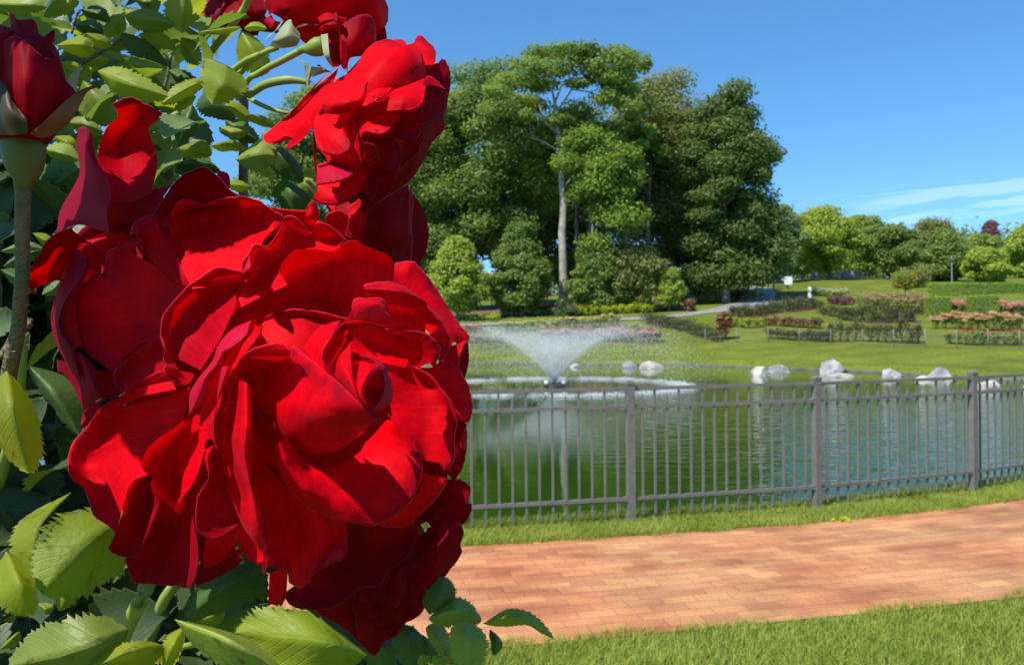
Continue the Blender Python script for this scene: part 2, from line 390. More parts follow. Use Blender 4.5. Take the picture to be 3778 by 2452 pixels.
# --- far lane of grey asphalt
m_lane = m_asph
lane_px = [(1500, 1212, 6), (1760, 1200, 6), (2080, 1190, 7), (2300, 1180, 9), (2500, 1166, 11), (2620, 1150, 14), (2720, 1132, 30), (2800, 1118, 40), (2860, 1098, 42), (2850, 1082, 30), (2790, 1068, 17), (2740, 1058, 10), (2700, 1050, 7)]
lane_px += [(2660, 1046, 5)]
L_ = []; R_ = []
lp = spline(np.array(lane_px, float), 60)
for px, py, hw in lp:
    p0 = on_far(px, py + hw * 0.55); p1 = on_far(px, py - hw * 0.55); L_.append(p0); R_.append(p1)
lv = []; lf = []
for i, (a, c) in enumerate(zip(L_, R_)):
    for k in range(7):
        q = a.lerp(c, k / 6); lv.append((q.x, q.y, terrain(q.x, q.y) + 0.07))
    if i: lf += [((i - 1) * 7 + k, (i - 1) * 7 + k + 1, i * 7 + k + 1, i * 7 + k) for k in range(6)]
struct(obj('lane', mesh('lane', lv, lf, m_lane)))

# ================================================================== TREES
def leaf_cloud(centres, radii, n_per, size, flat=0.6, shell=0.42, seed=0, up=0.5):
    """leaf-sized faces spread through ellipsoid clumps"""
    r = np.random.default_rng(seed); V = []
    for c, rad, k in zip(centres, radii, n_per):
        d = r.normal(size=(k, 3)); d /= np.linalg.norm(d, axis=1)[:, None]
        q = (shell + (1 - shell) * r.random(k) ** 0.7)[:, None]
        q *= (1 + 0.22 * np.sin(d[:, :1] * 5 + c[0]) * np.cos(d[:, 1:2] * 4 + c[1]))
        p = np.asarray(c) + d * q * np.asarray(rad) + np.clip(r.normal(size=(k, 3)), -1.7, 1.7) * np.asarray(rad) * 0.15
        nrm = d * 0.8 + r.normal(size=(k, 3)) * 0.5 + np.array([0, 0, up]); nrm /= np.linalg.norm(nrm, axis=1)[:, None]
        a = np.cross(nrm, r.normal(size=(k, 3))); a /= np.linalg.norm(a, axis=1)[:, None]
        bb = np.cross(nrm, a)
        s = size * r.uniform(0.55, 1.35, k)[:, None]
        V.append(np.stack([p - a * s, p - bb * s * flat, p + a * s * 1.1 + nrm * s * 0.15, p + bb * s * flat], 1))
    V = np.concatenate(V); n = len(V)
    return V.reshape(-1, 3), np.arange(n * 4).reshape(n, 4)
def crown_clumps(cx, cy, z0, z1, rx, ry, n, seed, shape='round', rc=(0.20, 0.34)):
    r = np.random.default_rng(seed); C = []; Rr = []
    for i in range(n):
        while True:
            p = r.uniform(-1, 1, 3)
            l = np.linalg.norm(p)
            if 0.35 < l < 1: break
        h = (p[2] + 1) / 2
        if shape == 'cone': wv = (1 - h) * 1.0 + 0.08; p[0] *= wv; p[1] *= wv
        elif shape == 'umbrella': wv = 0.55 + 0.45 * h; p[0] *= wv; p[1] *= wv
        elif shape == 'column': p[0] *= 0.95; p[0] *= 1 + 0.25 * math.sin(7 * h + seed); 
        s = r.uniform(*rc)
        C.append((cx + p[0] * rx * (1 - s * 0.6), cy + p[1] * ry * (1 - s * 0.6), z0 + (0.5 + p[2] * 0.5 * (1 - s * 0.3)) * (z1 - z0)))
        m = s * rx * r.uniform(0.8, 1.2); Rr.append((m * r.uniform(0.9, 1.4), m * r.uniform(0.9, 1.3), m * r.uniform(0.5, 0.8)))
    return C, Rr
def limbs(mb, base, top, r0, r1, spread, n, seed, bend=0.3, levels=True):
    r = random.Random(seed); base = Vector(base); top = Vector(top)
    pts = [base + (top - base) * t + Vector((math.sin(t * 5 + seed) * bend, math.cos(t * 4 + seed) * bend, 0)) * t for t in (0, .04, .2, .4, .6, .8, 1)]
    pts[0] = base
    mb.tube(pts, [r0 * 1.5, r0 * 1.1] + [r0 + (r1 - r0) * t for t in (.2, .4, .6, .8, 1)], 10)
    for i in range(n):
        t = 0.40 + 0.58 * i / max(n - 1, 1); p = base + (top - base) * t
        k = int(t * 5); p = pts[min(6, max(1, 1 + k))].lerp(p, 0.3) if False else p + Vector((math.sin(t * 5 + seed) * bend, math.cos(t * 4 + seed) * bend, 0)) * t
        a = r.uniform(0, 6.28); L = spread * r.uniform(0.5, 1.0)
        q1 = p + Vector((math.cos(a) * L * .5, math.sin(a) * L * .5, L * .3)); q2 = p + Vector((math.cos(a) * L, math.sin(a) * L, L * .55 + r.uniform(-.5, .8)))
        rr = (r0 + (r1 - r0) * t) * 0.5
        mb.tube([p, q1, q2], [rr, rr * .65, rr * .25], 6)
        for s2 in (-1, 1):
            a2 = a + s2 * r.uniform(.4, .9)
            mb.tube([q1, q1 + Vector((math.cos(a2) * L * .45, math.sin(a2) * L * .45, L * .35))], [rr * .45, rr * .15], 5)
m_bark_pale = plain('pale_bark', (0.40, 0.355, 0.30), (0.24, 0.205, 0.17), 1.3, 0.9, 0.5, 8)
m_bark = plain('dark_bark', (0.10, 0.08, 0.06), (0.20, 0.165, 0.13), 1.3, 0.95, 0.5, 8)
LEAFM = {}
def leafm(key):
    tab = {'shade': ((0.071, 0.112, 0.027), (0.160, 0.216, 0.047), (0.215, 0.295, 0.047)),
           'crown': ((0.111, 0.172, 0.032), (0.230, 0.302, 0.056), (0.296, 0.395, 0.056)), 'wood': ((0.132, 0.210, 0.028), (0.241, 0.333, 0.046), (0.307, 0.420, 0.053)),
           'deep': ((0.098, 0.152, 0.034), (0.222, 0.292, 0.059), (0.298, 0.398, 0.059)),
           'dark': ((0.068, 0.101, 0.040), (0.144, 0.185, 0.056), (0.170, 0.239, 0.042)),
           'mid': ((0.139, 0.205, 0.040), (0.287, 0.359, 0.070), (0.370, 0.470, 0.070)),
           'light': ((0.213, 0.292, 0.040), (0.389, 0.462, 0.066), (0.495, 0.583, 0.076)),
           'lime': ((0.339, 0.442, 0.036), (0.566, 0.619, 0.055), (0.622, 0.707, 0.076)),
           'olive': ((0.163, 0.199, 0.051), (0.278, 0.293, 0.086), (0.325, 0.330, 0.076)),
           'blue': ((0.147, 0.217, 0.082), (0.257, 0.330, 0.124), (0.257, 0.355, 0.096)),
           'rust': ((0.206, 0.106, 0.055), (0.326, 0.204, 0.101), (0.288, 0.178, 0.076)),
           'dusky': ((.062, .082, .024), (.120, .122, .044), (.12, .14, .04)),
           'hedge': ((0.184, 0.323, 0.028), (0.329, 0.465, 0.044), (0.410, 0.557, 0.056)),
           'purple': ((0.170, 0.078, 0.091), (0.283, 0.144, 0.128), (0.255, 0.111, 0.101))}
    if key not in LEAFM:
        a, b_, c = tab[key]; LEAFM[key] = leafy(key + '_leaves', a, b_, c, 0.48, 0.5)
    return LEAFM[key]
def sky_tree(label, d, pxc, py_base, py_top, py_low, wpx, colour, n, seed, shape='round', leaf=0.17, per=620, bark=None, depth=0.8, r0=0.35, rc=(0.25, 0.40), cat='tree', name='tree', group='trees around the garden', nlimb=7, trunk_px=None, extra=None):
    base = at_far(pxc if trunk_px is None else trunk_px, d)
    s = d / F
    ztop = P(pxc, py_top, d).z; zlow = P(pxc, py_low, d).z; rx = wpx * s / 2
    cx = (pxc - CX) * s
    T = thing(name, label, cat, base, group)
    mb = MB(); limbs(mb, base - Vector((0, 0, .2)), Vector((cx, d, zlow + (ztop - zlow) * 0.8)), r0, r0 * .2, rx * 0.8, nlimb, seed, 0.25)
    mb.build('trunk', bark or m_bark, T)
    C, Rr = crown_clumps(cx, d, zlow, ztop, rx, rx * depth, n, seed, shape, rc)
    if extra:
        for px, py, w_, h_ in extra:
            q = P(px, py, d + random.uniform(-1, 1)); C.append(tuple(q)); Rr.append((w_ * s / 2, w_ * s / 2, h_ * s / 2))
    cnt = [max(30, int(per * (a[0] * a[2]) / (0.28 * rx * 0.18 * rx))) for a in Rr]
    v, f = leaf_cloud(C, Rr, cnt, leaf, seed=seed)
    obj('crown', mesh('crown', v, f, leafm(colour), False), T)
    return T

# the clump of big trees beyond the pond
D0 = 80
TREEGRP = None
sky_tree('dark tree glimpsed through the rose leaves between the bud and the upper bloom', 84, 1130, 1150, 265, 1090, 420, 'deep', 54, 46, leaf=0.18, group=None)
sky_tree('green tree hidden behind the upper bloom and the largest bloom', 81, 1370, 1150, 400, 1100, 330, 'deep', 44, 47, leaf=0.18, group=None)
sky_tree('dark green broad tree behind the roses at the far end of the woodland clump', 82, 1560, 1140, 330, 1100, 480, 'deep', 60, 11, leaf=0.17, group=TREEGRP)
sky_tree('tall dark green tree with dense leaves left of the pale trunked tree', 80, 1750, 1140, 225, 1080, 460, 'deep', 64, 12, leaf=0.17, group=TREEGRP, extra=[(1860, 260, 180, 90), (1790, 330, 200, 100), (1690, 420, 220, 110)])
T = thing('tree', 'tallest tree with long pale bare trunk and flat spreading crown', 'tree', at_far(2078, 75))
mb = MB(); s = 75 / F
def W(px, py, d=75): return P(px, py, d)
tr = [at_far(2078, 75) - Vector((0, 0, .2)), W(2080, 1050), W(2078, 960), W(2074, 860), W(2080, 760), W(2072, 640), W(2064, 520), W(2052, 440), W(2046, 370)]
mb.tube(tr, [.50, .42, .38, .36, .33, .30, .26, .20, .15], 12)
for pts, rr in (([W(2062, 510), W(2020, 440), W(1960, 400), W(1900, 380, 74)], .15), ([W(2060, 500), W(2010, 450, 73), W(1990, 390, 72)], .12), ([W(2046, 380), W(2070, 320), W(2120, 280), W(2200, 250)], .13), ([W(2046, 375), W(2030, 300), W(2010, 240)], .12), ([W(2066, 560), W(2000, 520, 76), W(1930, 500, 77)], .10), ([W(2050, 420), W(2110, 330, 77), W(2180, 340, 78)], .11), ([W(2076, 700), W(2120, 640, 74), W(2180, 600, 73)], .10)):
    mb.tube(pts, [rr, rr * .75, rr * .5, rr * .2][:len(pts)], 7)
mb.build('trunk', m_bark_pale, T)
C = []; Rr = []
rr_ = random.Random(5)
for px, py, wd, ht in [(2010, 195, 150, 60), (2080, 185, 140, 55), (2180, 190, 130, 60), (2290, 205, 150, 65), (2350, 225, 90, 70), (1960, 240, 150, 60), (2070, 240, 190, 60), (2200, 250, 180, 60), (2310, 270, 110, 55), (1900, 290, 170, 60), (1990, 310, 170, 55), (2260, 300, 150, 55), (1850, 330, 140, 60), (1900, 370, 170, 60), (1960, 380, 140, 50), (2320, 330, 140, 60), (2230, 360, 150, 60), (1820, 400, 150, 70), (2150, 215, 120, 50), (2150, 300, 90, 40), (1930, 440, 140, 60), (2080, 440, 110, 60), (2350, 390, 150, 80)]:
    for k in range(3):
        q = P(px + rr_.uniform(-30, 30), py + rr_.uniform(-12, 12), 75 + rr_.uniform(-3.5, 3.5)); C.append(tuple(q)); Rr.append((wd * s * rr_.uniform(.3, .5), wd * s * rr_.uniform(.3, .5), ht * s * rr_.uniform(.3, .5)))
v, f = leaf_cloud(C, Rr, [420] * len(C), 0.16, seed=4)
obj('crown', mesh('crown', v, f, leafm('crown'), False), T)
sky_tree('light green tree with drooping leaves beside the long pale trunk', 73, 2215, 1130, 480, 790, 330, 'wood', 34, 14, leaf=0.17, depth=0.7, r0=0.22, group=TREEGRP, per=420, rc=(.22, .34), trunk_px=2170, extra=[(2085, 600, 110, 80), (2130, 520, 150, 90), (2120, 720, 70, 60), (2300, 800, 200, 110), (2200, 900, 150, 80)])
sky_tree('mid green tree filling the space behind the upper half of the pale trunk', 81, 2130, 1130, 385, 830, 430, 'mid', 40, 44, leaf=0.17, group=TREEGRP)
sky_tree('shaded green tree low behind the pale trunk, above the evergreens', 86, 2080, 1130, 660, 1090, 360, 'deep', 30, 45, leaf=0.19, group=TREEGRP)
sky_tree('tall dark tree with dull olive leaves in the middle of the woodland clump', 84, 2450, 1130, 285, 1060, 500, 'olive', 60, 15, leaf=0.17, group=TREEGRP, extra=[(2500, 290, 120, 90), (2410, 340, 160, 110), (2340, 420, 200, 120)])
sky_tree('tall dark tree with ragged edge standing against the open sky', 77, 2680, 1110, 320, 1070, 350, 'shade', 64, 16, 'column', leaf=0.17, group=TREEGRP, extra=[(2715, 340, 130, 90), (2740, 430, 130, 100), (2785, 540, 110, 70), (2800, 660, 90, 60), (2770, 620, 150, 90), (2660, 400, 150, 110), (2790, 760, 120, 90), (2835, 830, 150, 130), (2850, 920, 170, 140), (2800, 985, 200, 130), (2740, 1000, 200, 120), (2620, 1010, 220, 110)])
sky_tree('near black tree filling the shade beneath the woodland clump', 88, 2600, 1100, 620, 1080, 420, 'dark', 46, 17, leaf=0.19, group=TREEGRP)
sky_tree('dark blue green tree with feathery edge above the entrance gate', 108, 2875, 1060, 738, 1040, 210, 'blue', 34, 18, leaf=0.24, group=TREEGRP)
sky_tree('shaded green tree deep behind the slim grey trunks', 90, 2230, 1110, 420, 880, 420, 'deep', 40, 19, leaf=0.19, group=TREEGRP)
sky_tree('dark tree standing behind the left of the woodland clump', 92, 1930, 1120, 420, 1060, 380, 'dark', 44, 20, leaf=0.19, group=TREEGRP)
for px, pt, d, rr, lab in ((2172, 640, 78, .26, 'slim brown tree trunk just right of the long pale trunk'), (2308, 640, 78, .33, 'grey forked tree trunk in the middle of the woodland'), (2390, 700, 80, .30, 'dark slim tree trunk beside the feathery bush'), (2125, 760, 79, .22, 'thin shaded tree trunk close behind the long pale trunk')):
    T = thing('tree', lab, 'tree', at_far(px, d)); mb = MB(); limbs(mb, at_far(px, d), P(px + 8, pt - 120, d), rr, rr * .45, 2.2, 6, px, .2); mb.build('trunk', m_bark, T)
    q = P(px + 8, pt - 130, d); C, Rr = crown_clumps(q.x, d, q.z - 2.5, q.z + 2.5, 2.6, 2.2, 9, px); v, f = leaf_cloud(C, Rr, [110] * 9, .28, seed=px); obj('crown', mesh('crown', v, f, leafm('mid'), False), T)
# lower evergreens and bushes at the woodland's foot
sky_tree('bright light green bushy conifer next to the large rose', 70, 1690, 1165, 865, 1150, 330, 'light', 110, 21, 'cone', leaf=0.14, depth=0.8, r0=.15, per=420, cat='conifer', name='conifer', group=None, nlimb=3, rc=(.12, .26))
sky_tree('dark bushy evergreen left of the pale trunk, drooping to the ground', 72, 1925, 1155, 810, 1150, 330, 'deep', 120, 22, 'cone', leaf=0.15, depth=0.8, r0=.16, cat='evergreen', name='evergreen', group=None, nlimb=3, rc=(.12, .26))
sky_tree('wide dark evergreen bush right of the pale trunk', 73, 2205, 1155, 860, 1150, 310, 'deep', 120, 23, 'cone', leaf=0.15, depth=0.8, r0=.14, cat='evergreen', name='evergreen', group=None, nlimb=3, rc=(.12, .26))
sky_tree('dull olive bush under the grey forked trunk', 74, 2335, 1150, 890, 1145, 250, 'olive', 90, 24, leaf=0.15, depth=0.8, r0=.14, cat='bush', name='bush', group=None, nlimb=3)
sky_tree('feathery light green bush at the end of the woodland edge', 72, 2470, 1150, 955, 1140, 130, 'light', 26, 25, 'cone', leaf=0.13, depth=0.9, r0=.10, cat='bush', name='bush', group=None, nlimb=3, rc=(.26, .42))
# trees beyond the rose garden
RG = None
for a in [('broad light green dome shaped tree beyond the lawn', 112, 3060, 765, 1000, 265, 'light', 46, 31, 'round'),
          ('loose open tree with bare gaps beside the dome shaped tree', 128, 3215, 775, 1000, 180, 'mid', 30, 32, 'round'),
          ('dark green tree with low spreading branches beyond the yellow standard rose', 112, 3300, 830, 1010, 200, 'deep', 40, 33, 'round'),
          ('pale olive green round tree in the middle of the far tree line', 124, 3440, 815, 1010, 230, 'olive', 40, 34, 'round'),
          ('dark conical conifer with layered boughs behind the clipped hedge', 100, 3490, 850, 1045, 200, 'deep', 44, 35, 'cone'),
          ('small round light green tree standing above the long clipped hedge', 94, 3640, 915, 1045, 170, 'light', 36, 36, 'round'),
          ('yellowish green tree cut off by the picture edge', 110, 3790, 815, 1040, 200, 'light', 36, 37, 'round'),
          ('dull green tree showing between the conical conifer and round tree', 132, 3600, 850, 1010, 220, 'mid', 34, 38, 'round'),
          ('far hazy green tree behind the loose open tree', 150, 3160, 800, 990, 240, 'blue', 30, 39, 'round'),
          ('far green tree behind the gate end of the lawn', 150, 2960, 830, 1000, 220, 'blue', 30, 40, 'round'),
          ('reddish brown thin topped tree rising over the far tree line', 165, 3655, 800, 985, 90, 'purple', 60, 41, 'cone')]:
    sky_tree(a[0], a[1], a[2], 0, a[3], a[4], a[5], a[6], a[7], a[8], a[9], leaf=0.20 if a[1] < 130 else .26, depth=0.9, r0=.28, group=RG, per=480, nlimb=5)
for i, (px, d, yy, lab) in enumerate([(2820, 170, 920, 'unbroken mass of distant woodland along the skyline'), (150, 150, 1075, 'low distant woodland seen between the trunks of the big trees')]):
    s = d / F; C = []; Rr = []
    for k in range(60):
        x = px + k * (18 if i == 0 else 44); q = P(x, yy + random.uniform(-20, 40 if i else 115), d + random.uniform(-6, 6)); C.append(tuple(q)); Rr.append((4.2, 3.0, random.uniform(3.8, 5.2)))
    v, f = leaf_cloud(C, Rr, [420] * 60, .42, seed=77); tag(obj('woods', mesh('woods', v, f, leafm('deep'), False)), lab, 'woodland', kind='stuff')

# ================================================================== ROSE GARDEN ON THE FAR BANK
def petal_mat(name, c, e=0.25):
    m, t, o = mat(name); b = N(t, 'ShaderNodeBsdfPrincipled'); b.inputs['Base Color'].default_value = (*c, 1); b.inputs['Roughness'].default_value = 0.6
    tr = N(t, 'ShaderNodeBsdfTranslucent'); tr.inputs[0].default_value = (*c, 1); ms = N(t, 'ShaderNodeMixShader'); ms.inputs[0].default_value = e
    link(t, b.outputs[0], ms.inputs[1]); link(t, tr.outputs[0], ms.inputs[2]); link(t, ms.outputs[0], o.inputs[0]); return m
BLO = {'yellow': petal_mat('yellow_petals', (.75, .55, .08)), 'cream': petal_mat('cream_petals', (.86, .76, .40)), 'peach': petal_mat('peach_petals', (.86, .60, .38)), 'pink': petal_mat('pink_petals', (.84, .52, .42)),
       'orange': petal_mat('orange_petals', (.75, .22, .07)), 'red': petal_mat('small_red_petals', (.45, .02, .03)), 'rose': petal_mat('deep_pink_petals', (.60, .08, .12)), 'lemon': petal_mat('lemon_flowers', (.62, .60, .05)), 'white': petal_mat('white_petals', (.8, .78, .68))}
def blossoms(spots, rad, r):
    V = []; Fc = []
    for p in spots:
        for ring, (k, tilt, q) in enumerate(((6, .7, 1.0), (5, 1.8, .8))):
            for j in range(k):
                a = 2 * math.pi * j / k + ring + r.random(); ca, sa = math.cos(a), math.sin(a); n = len(V); s_ = rad * q
                u = Vector((ca, sa, tilt)).normalized(); w_ = Vector((-sa, ca, 0))
                p0 = Vector(p)
                V += [p0, p0 + u * s_ * .7 + w_ * s_ * .5, p0 + u * s_, p0 + u * s_ * .7 - w_ * s_ * .5]; Fc.append((n, n + 1, n + 2, n + 3))
    return V, Fc
def shrub_proto(w_, h, colour, bloom, nb, seed, spiky=False, leaf=.055, nl=260, name='rose_shrub', brad=.055):
    r = random.Random(seed)
    T = bpy.data.objects.new(name, None); COL.objects.link(T); T.empty_display_size = .1
    C = []; Rr = []; st = MB()
    for k in range(6 if not spiky else 7):
        a = r.uniform(0, 6.28); q = r.uniform(.1, .34) * w_; hh = h * r.uniform(.45, .8)
        C.append((math.cos(a) * q, math.sin(a) * q, hh)); Rr.append((w_ * .26, w_ * .26, h * (.22 if not spiky else .30)))
        st.tube([(math.cos(a) * .03, math.sin(a) * .03, -.05), (math.cos(a) * q * .7, math.sin(a) * q * .7, hh * .6), (math.cos(a) * q, math.sin(a) * q, hh + h * .12)], [.014, .011, .006], 5)
        if spiky: st.tube([(math.cos(a) * q, math.sin(a) * q, hh), (math.cos(a) * q * 1.2, math.sin(a) * q * 1.2, h * r.uniform(1.0, 1.3))], [.012, .006], 5)
    C.append((0, 0, h * .32)); Rr.append((w_ * .42, w_ * .42, h * .3))
    v, f = leaf_cloud(C, Rr, [nl // len(C)] * len(C), leaf, seed=seed, shell=.3)
    obj('foliage', mesh('foliage', v, f, leafm(colour), False), T)
    st.build('stem', m_bark, T)
    if bloom:
        sp = []
        for k in range(nb):
            a = r.uniform(0, 6.28); q = math.sqrt(r.random()) * .58 * w_
            sp.append((math.cos(a) * q, math.sin(a) * q, h * (r.uniform(.85, 1.2) - .55 * (q / w_))))
        for p in sp[:nb]:
            V, Fc = blossoms([p], brad, r); obj('bloom', mesh('bloom', V, Fc, BLO[bloom], False), T)
    return T
def dup(root, loc, rz, sc=1.0):
    c = root.copy(); COL.objects.link(c); c.location = loc; c.rotation_euler = (0, 0, rz); c.scale = (sc, sc, sc)
    for ch in list(root.children):
        d = ch.copy(); COL.objects.link(d); d.parent = c
        for g in ch.children:
            e = g.copy(); COL.objects.link(e); e.parent = d
    return c
def bed(label, group, cat, line, hpx, colour, bloom=None, nb=0, rows_=1, n=8, spiky=False, seed=1, wm=1.0, leaf=.06, nl=240, soil=True, name='rose_shrub', brad=.055):
    """a row of shrubs along the picture line of their feet"""
    pts = spline(np.array(line, float), n)
    feet = [on_far(px, py) for px, py in pts]
    d = feet[len(feet) // 2].y; h = hpx / F * d
    gap = max((feet[-1] - feet[0]).length / max(n - 1, 1), .25)
    protos = [shrub_proto(gap * 1.25 * wm, h * k, colour, bloom, nb, seed * 10 + i, spiky, leaf, nl, name, brad) for i, k in enumerate((1.0, .86, 1.08))]
    used = [False] * 3; r = random.Random(seed)
    for j in range(rows_):
        for i, p in enumerate(feet):
            q = p + Vector((r.uniform(-.12, .12) * gap, r.uniform(-.1, .1) + j * .75, 0)); q.z = terrain(q.x, q.y) - .01
            k = r.randrange(3)
            if not used[k]:
                o = protos[k]; o.location = q; o.rotation_euler = (0, 0, r.uniform(0, 6)); used[k] = True
            else: o = dup(protos[k], q, r.uniform(0, 6), r.uniform(.85, 1.15))
            tag(o, label, cat, group)
    for k in range(3):
        if not used[k]:
            for ch in list(protos[k].children): bpy.data.objects.remove(ch)
            bpy.data.objects.remove(protos[k])
    if soil:
        sv = []; sf = []
        n2 = len(feet); wid = gap * .5 + .15
        ext = [feet[0] + (feet[0] - feet[1]).normalized() * gap * .5] + feet + [feet[-1] + (feet[-1] - feet[-2]).normalized() * gap * .5]
        for i, p in enumerate(ext):
            for kk in (-wid, rows_ * .4, wid + (rows_ - 1) * .75):
                q = Vector((p.x, p.y + kk, 0)); sv.append((q.x, q.y, terrain(q.x, q.y) + .05))
        for i in range(len(ext) - 1): sf += [(i * 3 + k, (i + 1) * 3 + k, (i + 1) * 3 + k + 1, i * 3 + k + 1) for k in range(2)]
        o = obj('soil', mesh('soil', sv, sf, m_soil, True)); o['kind'] = 'structure'
BEDS = [
 ('low dusky green rose shrub in the straight row nearest the pond lawn', 'low row near the pond lawn', [(2845, 1250), (2950, 1256), (3058, 1262)], 36, 'dusky', None, 0, 1, 9, False),
 ('tall sparse rose shrub with bare upright stems in the row above the bank', 'sparse tall row', [(3070, 1262), (3220, 1262), (3385, 1268)], 62, 'dusky', 'orange', 1, 1, 12, True),
 ('upright rose shrub in the curved bed in the middle of the lawn', 'curved middle bed', [(3040, 1160), (3120, 1180), (3240, 1192), (3375, 1192)], 42, 'dusky', None, 0, 2, 13, False),
 ('mixed rose shrub with a few pale blooms in the long upper bed', 'long upper bed', [(3200, 1140), (3270, 1145), (3350, 1155), (3440, 1158)], 44, 'olive', 'pink', 3, 3, 9, False),
 ('small shrub with pale pink blooms below the yellow standard rose', 'upper pink patch', [(3250, 1105), (3330, 1108), (3440, 1106)], 20, 'olive', 'pink', 1, 1, 8, False),
 ('low brownish purple shrub in the oval bed on the lawn', 'oval purple bed', [(3072, 1124), (3110, 1127), (3150, 1122)], 26, 'purple', None, 0, 2, 6, False),
 ('small shrub with white blooms in the narrow bed behind the oval bed', 'white blooming bed', [(3012, 1088), (3060, 1094), (3118, 1096)], 20, 'mid', 'white', 6, 1, 7, False),
 ('tall dusky rose shrub in the bed along the edge of the grey lane', 'bed along the lane', [(2712, 1172), (2800, 1166), (2900, 1152), (3015, 1136)], 36, 'dusky', None, 0, 2, 15, True),
 ('rust brown leaved shrub in the small bed under the lane bed', 'rust brown bed', [(2825, 1200), (2920, 1206), (3025, 1210)], 34, 'rust', None, 0, 1, 11, False),
 ('yellow green bush beside the red standard rose', 'yellow green bed', [(2715, 1206), (2760, 1208), (2810, 1206)], 34, 'light', 'yellow', 1, 1, 5, False),
 ('dark rose shrub in the diagonal bed that runs down to the red standard rose', 'diagonal bed', [(2395, 1196), (2480, 1212), (2570, 1238), (2645, 1262)], 40, 'dusky', None, 0, 2, 11, False),
 ('pale yellow flowering rose shrub in the upper row behind the fountain', 'pale yellow row', [(1868, 1228), (1990, 1222), (2130, 1212), (2275, 1200)], 38, 'mid', 'cream', 9, 1, 15, False),
 ('pink flowering rose shrub in the lower row behind the fountain', 'pink row', [(2030, 1262), (2160, 1262), (2290, 1264), (2420, 1262)], 34, 'dusky', 'pink', 9, 1, 14, False),
 ('dark red leaved shrub between the pale yellow and the pink row', 'dark red leaved row', [(2060, 1236), (2120, 1234), (2180, 1232), (2400, 1230)], 28, 'rust', None, 0, 1, 9, False),
 ('yellow flowering shrub next to the large red rose', 'yellow patch', [(1728, 1264), (1780, 1264), (1845, 1262)], 24, 'mid', 'yellow', 7, 1, 6, False),
 ('orange flowering shrub next to the large red rose', 'orange patch', [(1722, 1236), (1768, 1236)], 32, 'rust', 'orange', 9, 1, 4, False),
 ('rose shrub covered in peach blooms in front of the clipped hedge blocks', 'peach bed', [(3455, 1216), (3540, 1216), (3640, 1218), (3760, 1216)], 46, 'mid', 'peach', 16, 1, 11, False),
 ('leafy rose shrub with scattered orange blooms by the wire fence', 'orange blooming bed', [(3510, 1268), (3600, 1272), (3700, 1274), (3790, 1276)], 48, 'mid', 'orange', 4, 1, 11, False),
 ('rose shrub with pink blooms between the two clipped hedge blocks', 'pink bed between hedge blocks', [(3520, 1166), (3560, 1168), (3600, 1166)], 46, 'olive', 'pink', 14, 2, 4, False),
 ('rose shrub with pink blooms beyond the second hedge block', 'pink bed beyond hedge block', [(3692, 1164), (3730, 1168), (3772, 1166)], 44, 'olive', 'pink', 12, 2, 4, False),
 ('bright yellow flowering plant in the border under the woodland', 'yellow border', [(2140, 1164), (2230, 1162), (2320, 1158), (2412, 1152)], 30, 'lime', 'lemon', 12, 2, 14, False),
 ('lime green leafy plant at the foot of the light green conifer', 'lime border', [(1690, 1182), (1750, 1184), (1830, 1184)], 26, 'lime', None, 0, 1, 6, False),
 ('grey green leafy plant in the border between the woodland and the grass', 'grey green border', [(1860, 1168), (1960, 1166), (2060, 1166), (2140, 1158)], 26, 'blue', None, 0, 2, 12, False),
]
for i, (lab, grp, line, hp, colr, blo, nb, rw, n, spk) in enumerate(BEDS):
    bed(lab, grp, 'shrub', line, hp * 1.18, colr, blo, nb, rw, n, spk, seed=i + 1, nl=260 if n < 12 else 220, soil=colr not in ('lime', 'blue'), brad=.18 if blo in ('cream', 'peach', 'pink', 'yellow', 'white') else .12, wm=1.3, name='rose_shrub' if colr not in ('lime', 'blue', 'rust', 'purple') else 'garden_plant')
def bush(label, px, py, wpx, hpx, colour, n, seed, bloom=None, nb=0, leaf=.09, cat='bush', name='bush', per=130, brad=.08):
    p = on_far(px, py); s = p.y / F; T = thing(name, label, cat, p)
    C, Rr = crown_clumps(p.x, p.y, p.z - .05, p.z + hpx * s, wpx * s / 2, wpx * s / 2.2, n, seed, 'round', (.34, .5))
    v, f = leaf_cloud(C, Rr, [per] * n, leaf, seed=seed); obj('foliage', mesh('foliage', v, f, leafm(colour), False), T)
    st = MB(); st.tube([p, p + Vector((0, 0, hpx * s * .5))], [.06, .03], 6); st.build('stem', m_bark, T)
    r = random.Random(seed)
    for k in range(nb):
        a = r.uniform(0, 6.28); q = r.random() ** .5
        V, Fc = blossoms([(p.x + math.cos(a) * q * wpx * s * .5, p.y - abs(math.sin(a)) * wpx * s * .4, p.z + hpx * s * (.5 + .5 * math.sqrt(1 - q * q * .9)) + .03)], brad, r); obj('bloom', mesh('bloom', V, Fc, BLO[bloom], False), T)
    return T
bush('reddish brown bush with pink flowers at the end of the yellow border', 2430, 1150, 90, 80, 'rust', 12, 51, 'rose', 8)
bush('round brown bush at the edge of the woodland path', 2540, 1146, 80, 60, 'rust', 10, 52)
bush('pale olive bush with loose sprays beside the dark lamp post', 2620, 1118, 90, 72, 'olive', 12, 53, 'pink', 3)
bush('reddish bush on the lane edge next to the dark lamp post', 2730, 1106, 80, 50, 'rust', 10, 54)
bush('small lime green bush on the lane edge', 2780, 1096, 46, 28, 'lime', 8, 55)
bush('big round grey green bush behind the yellow standard rose', 3360, 1060, 160, 76, 'olive', 22, 56, leaf=.11, per=200)
bush('single deep pink rose bush in the pale yellow row', 2012, 1238, 34, 30, 'rust', 6, 57, 'rose', 10)
bush('low dark brown shrub in the shade under the woodland trees', 1990, 1150, 90, 34, 'rust', 8, 58)
bush('dark spreading bush at the woodland edge below the pale trunk', 2080, 1168, 130, 60, 'dark', 10, 59)
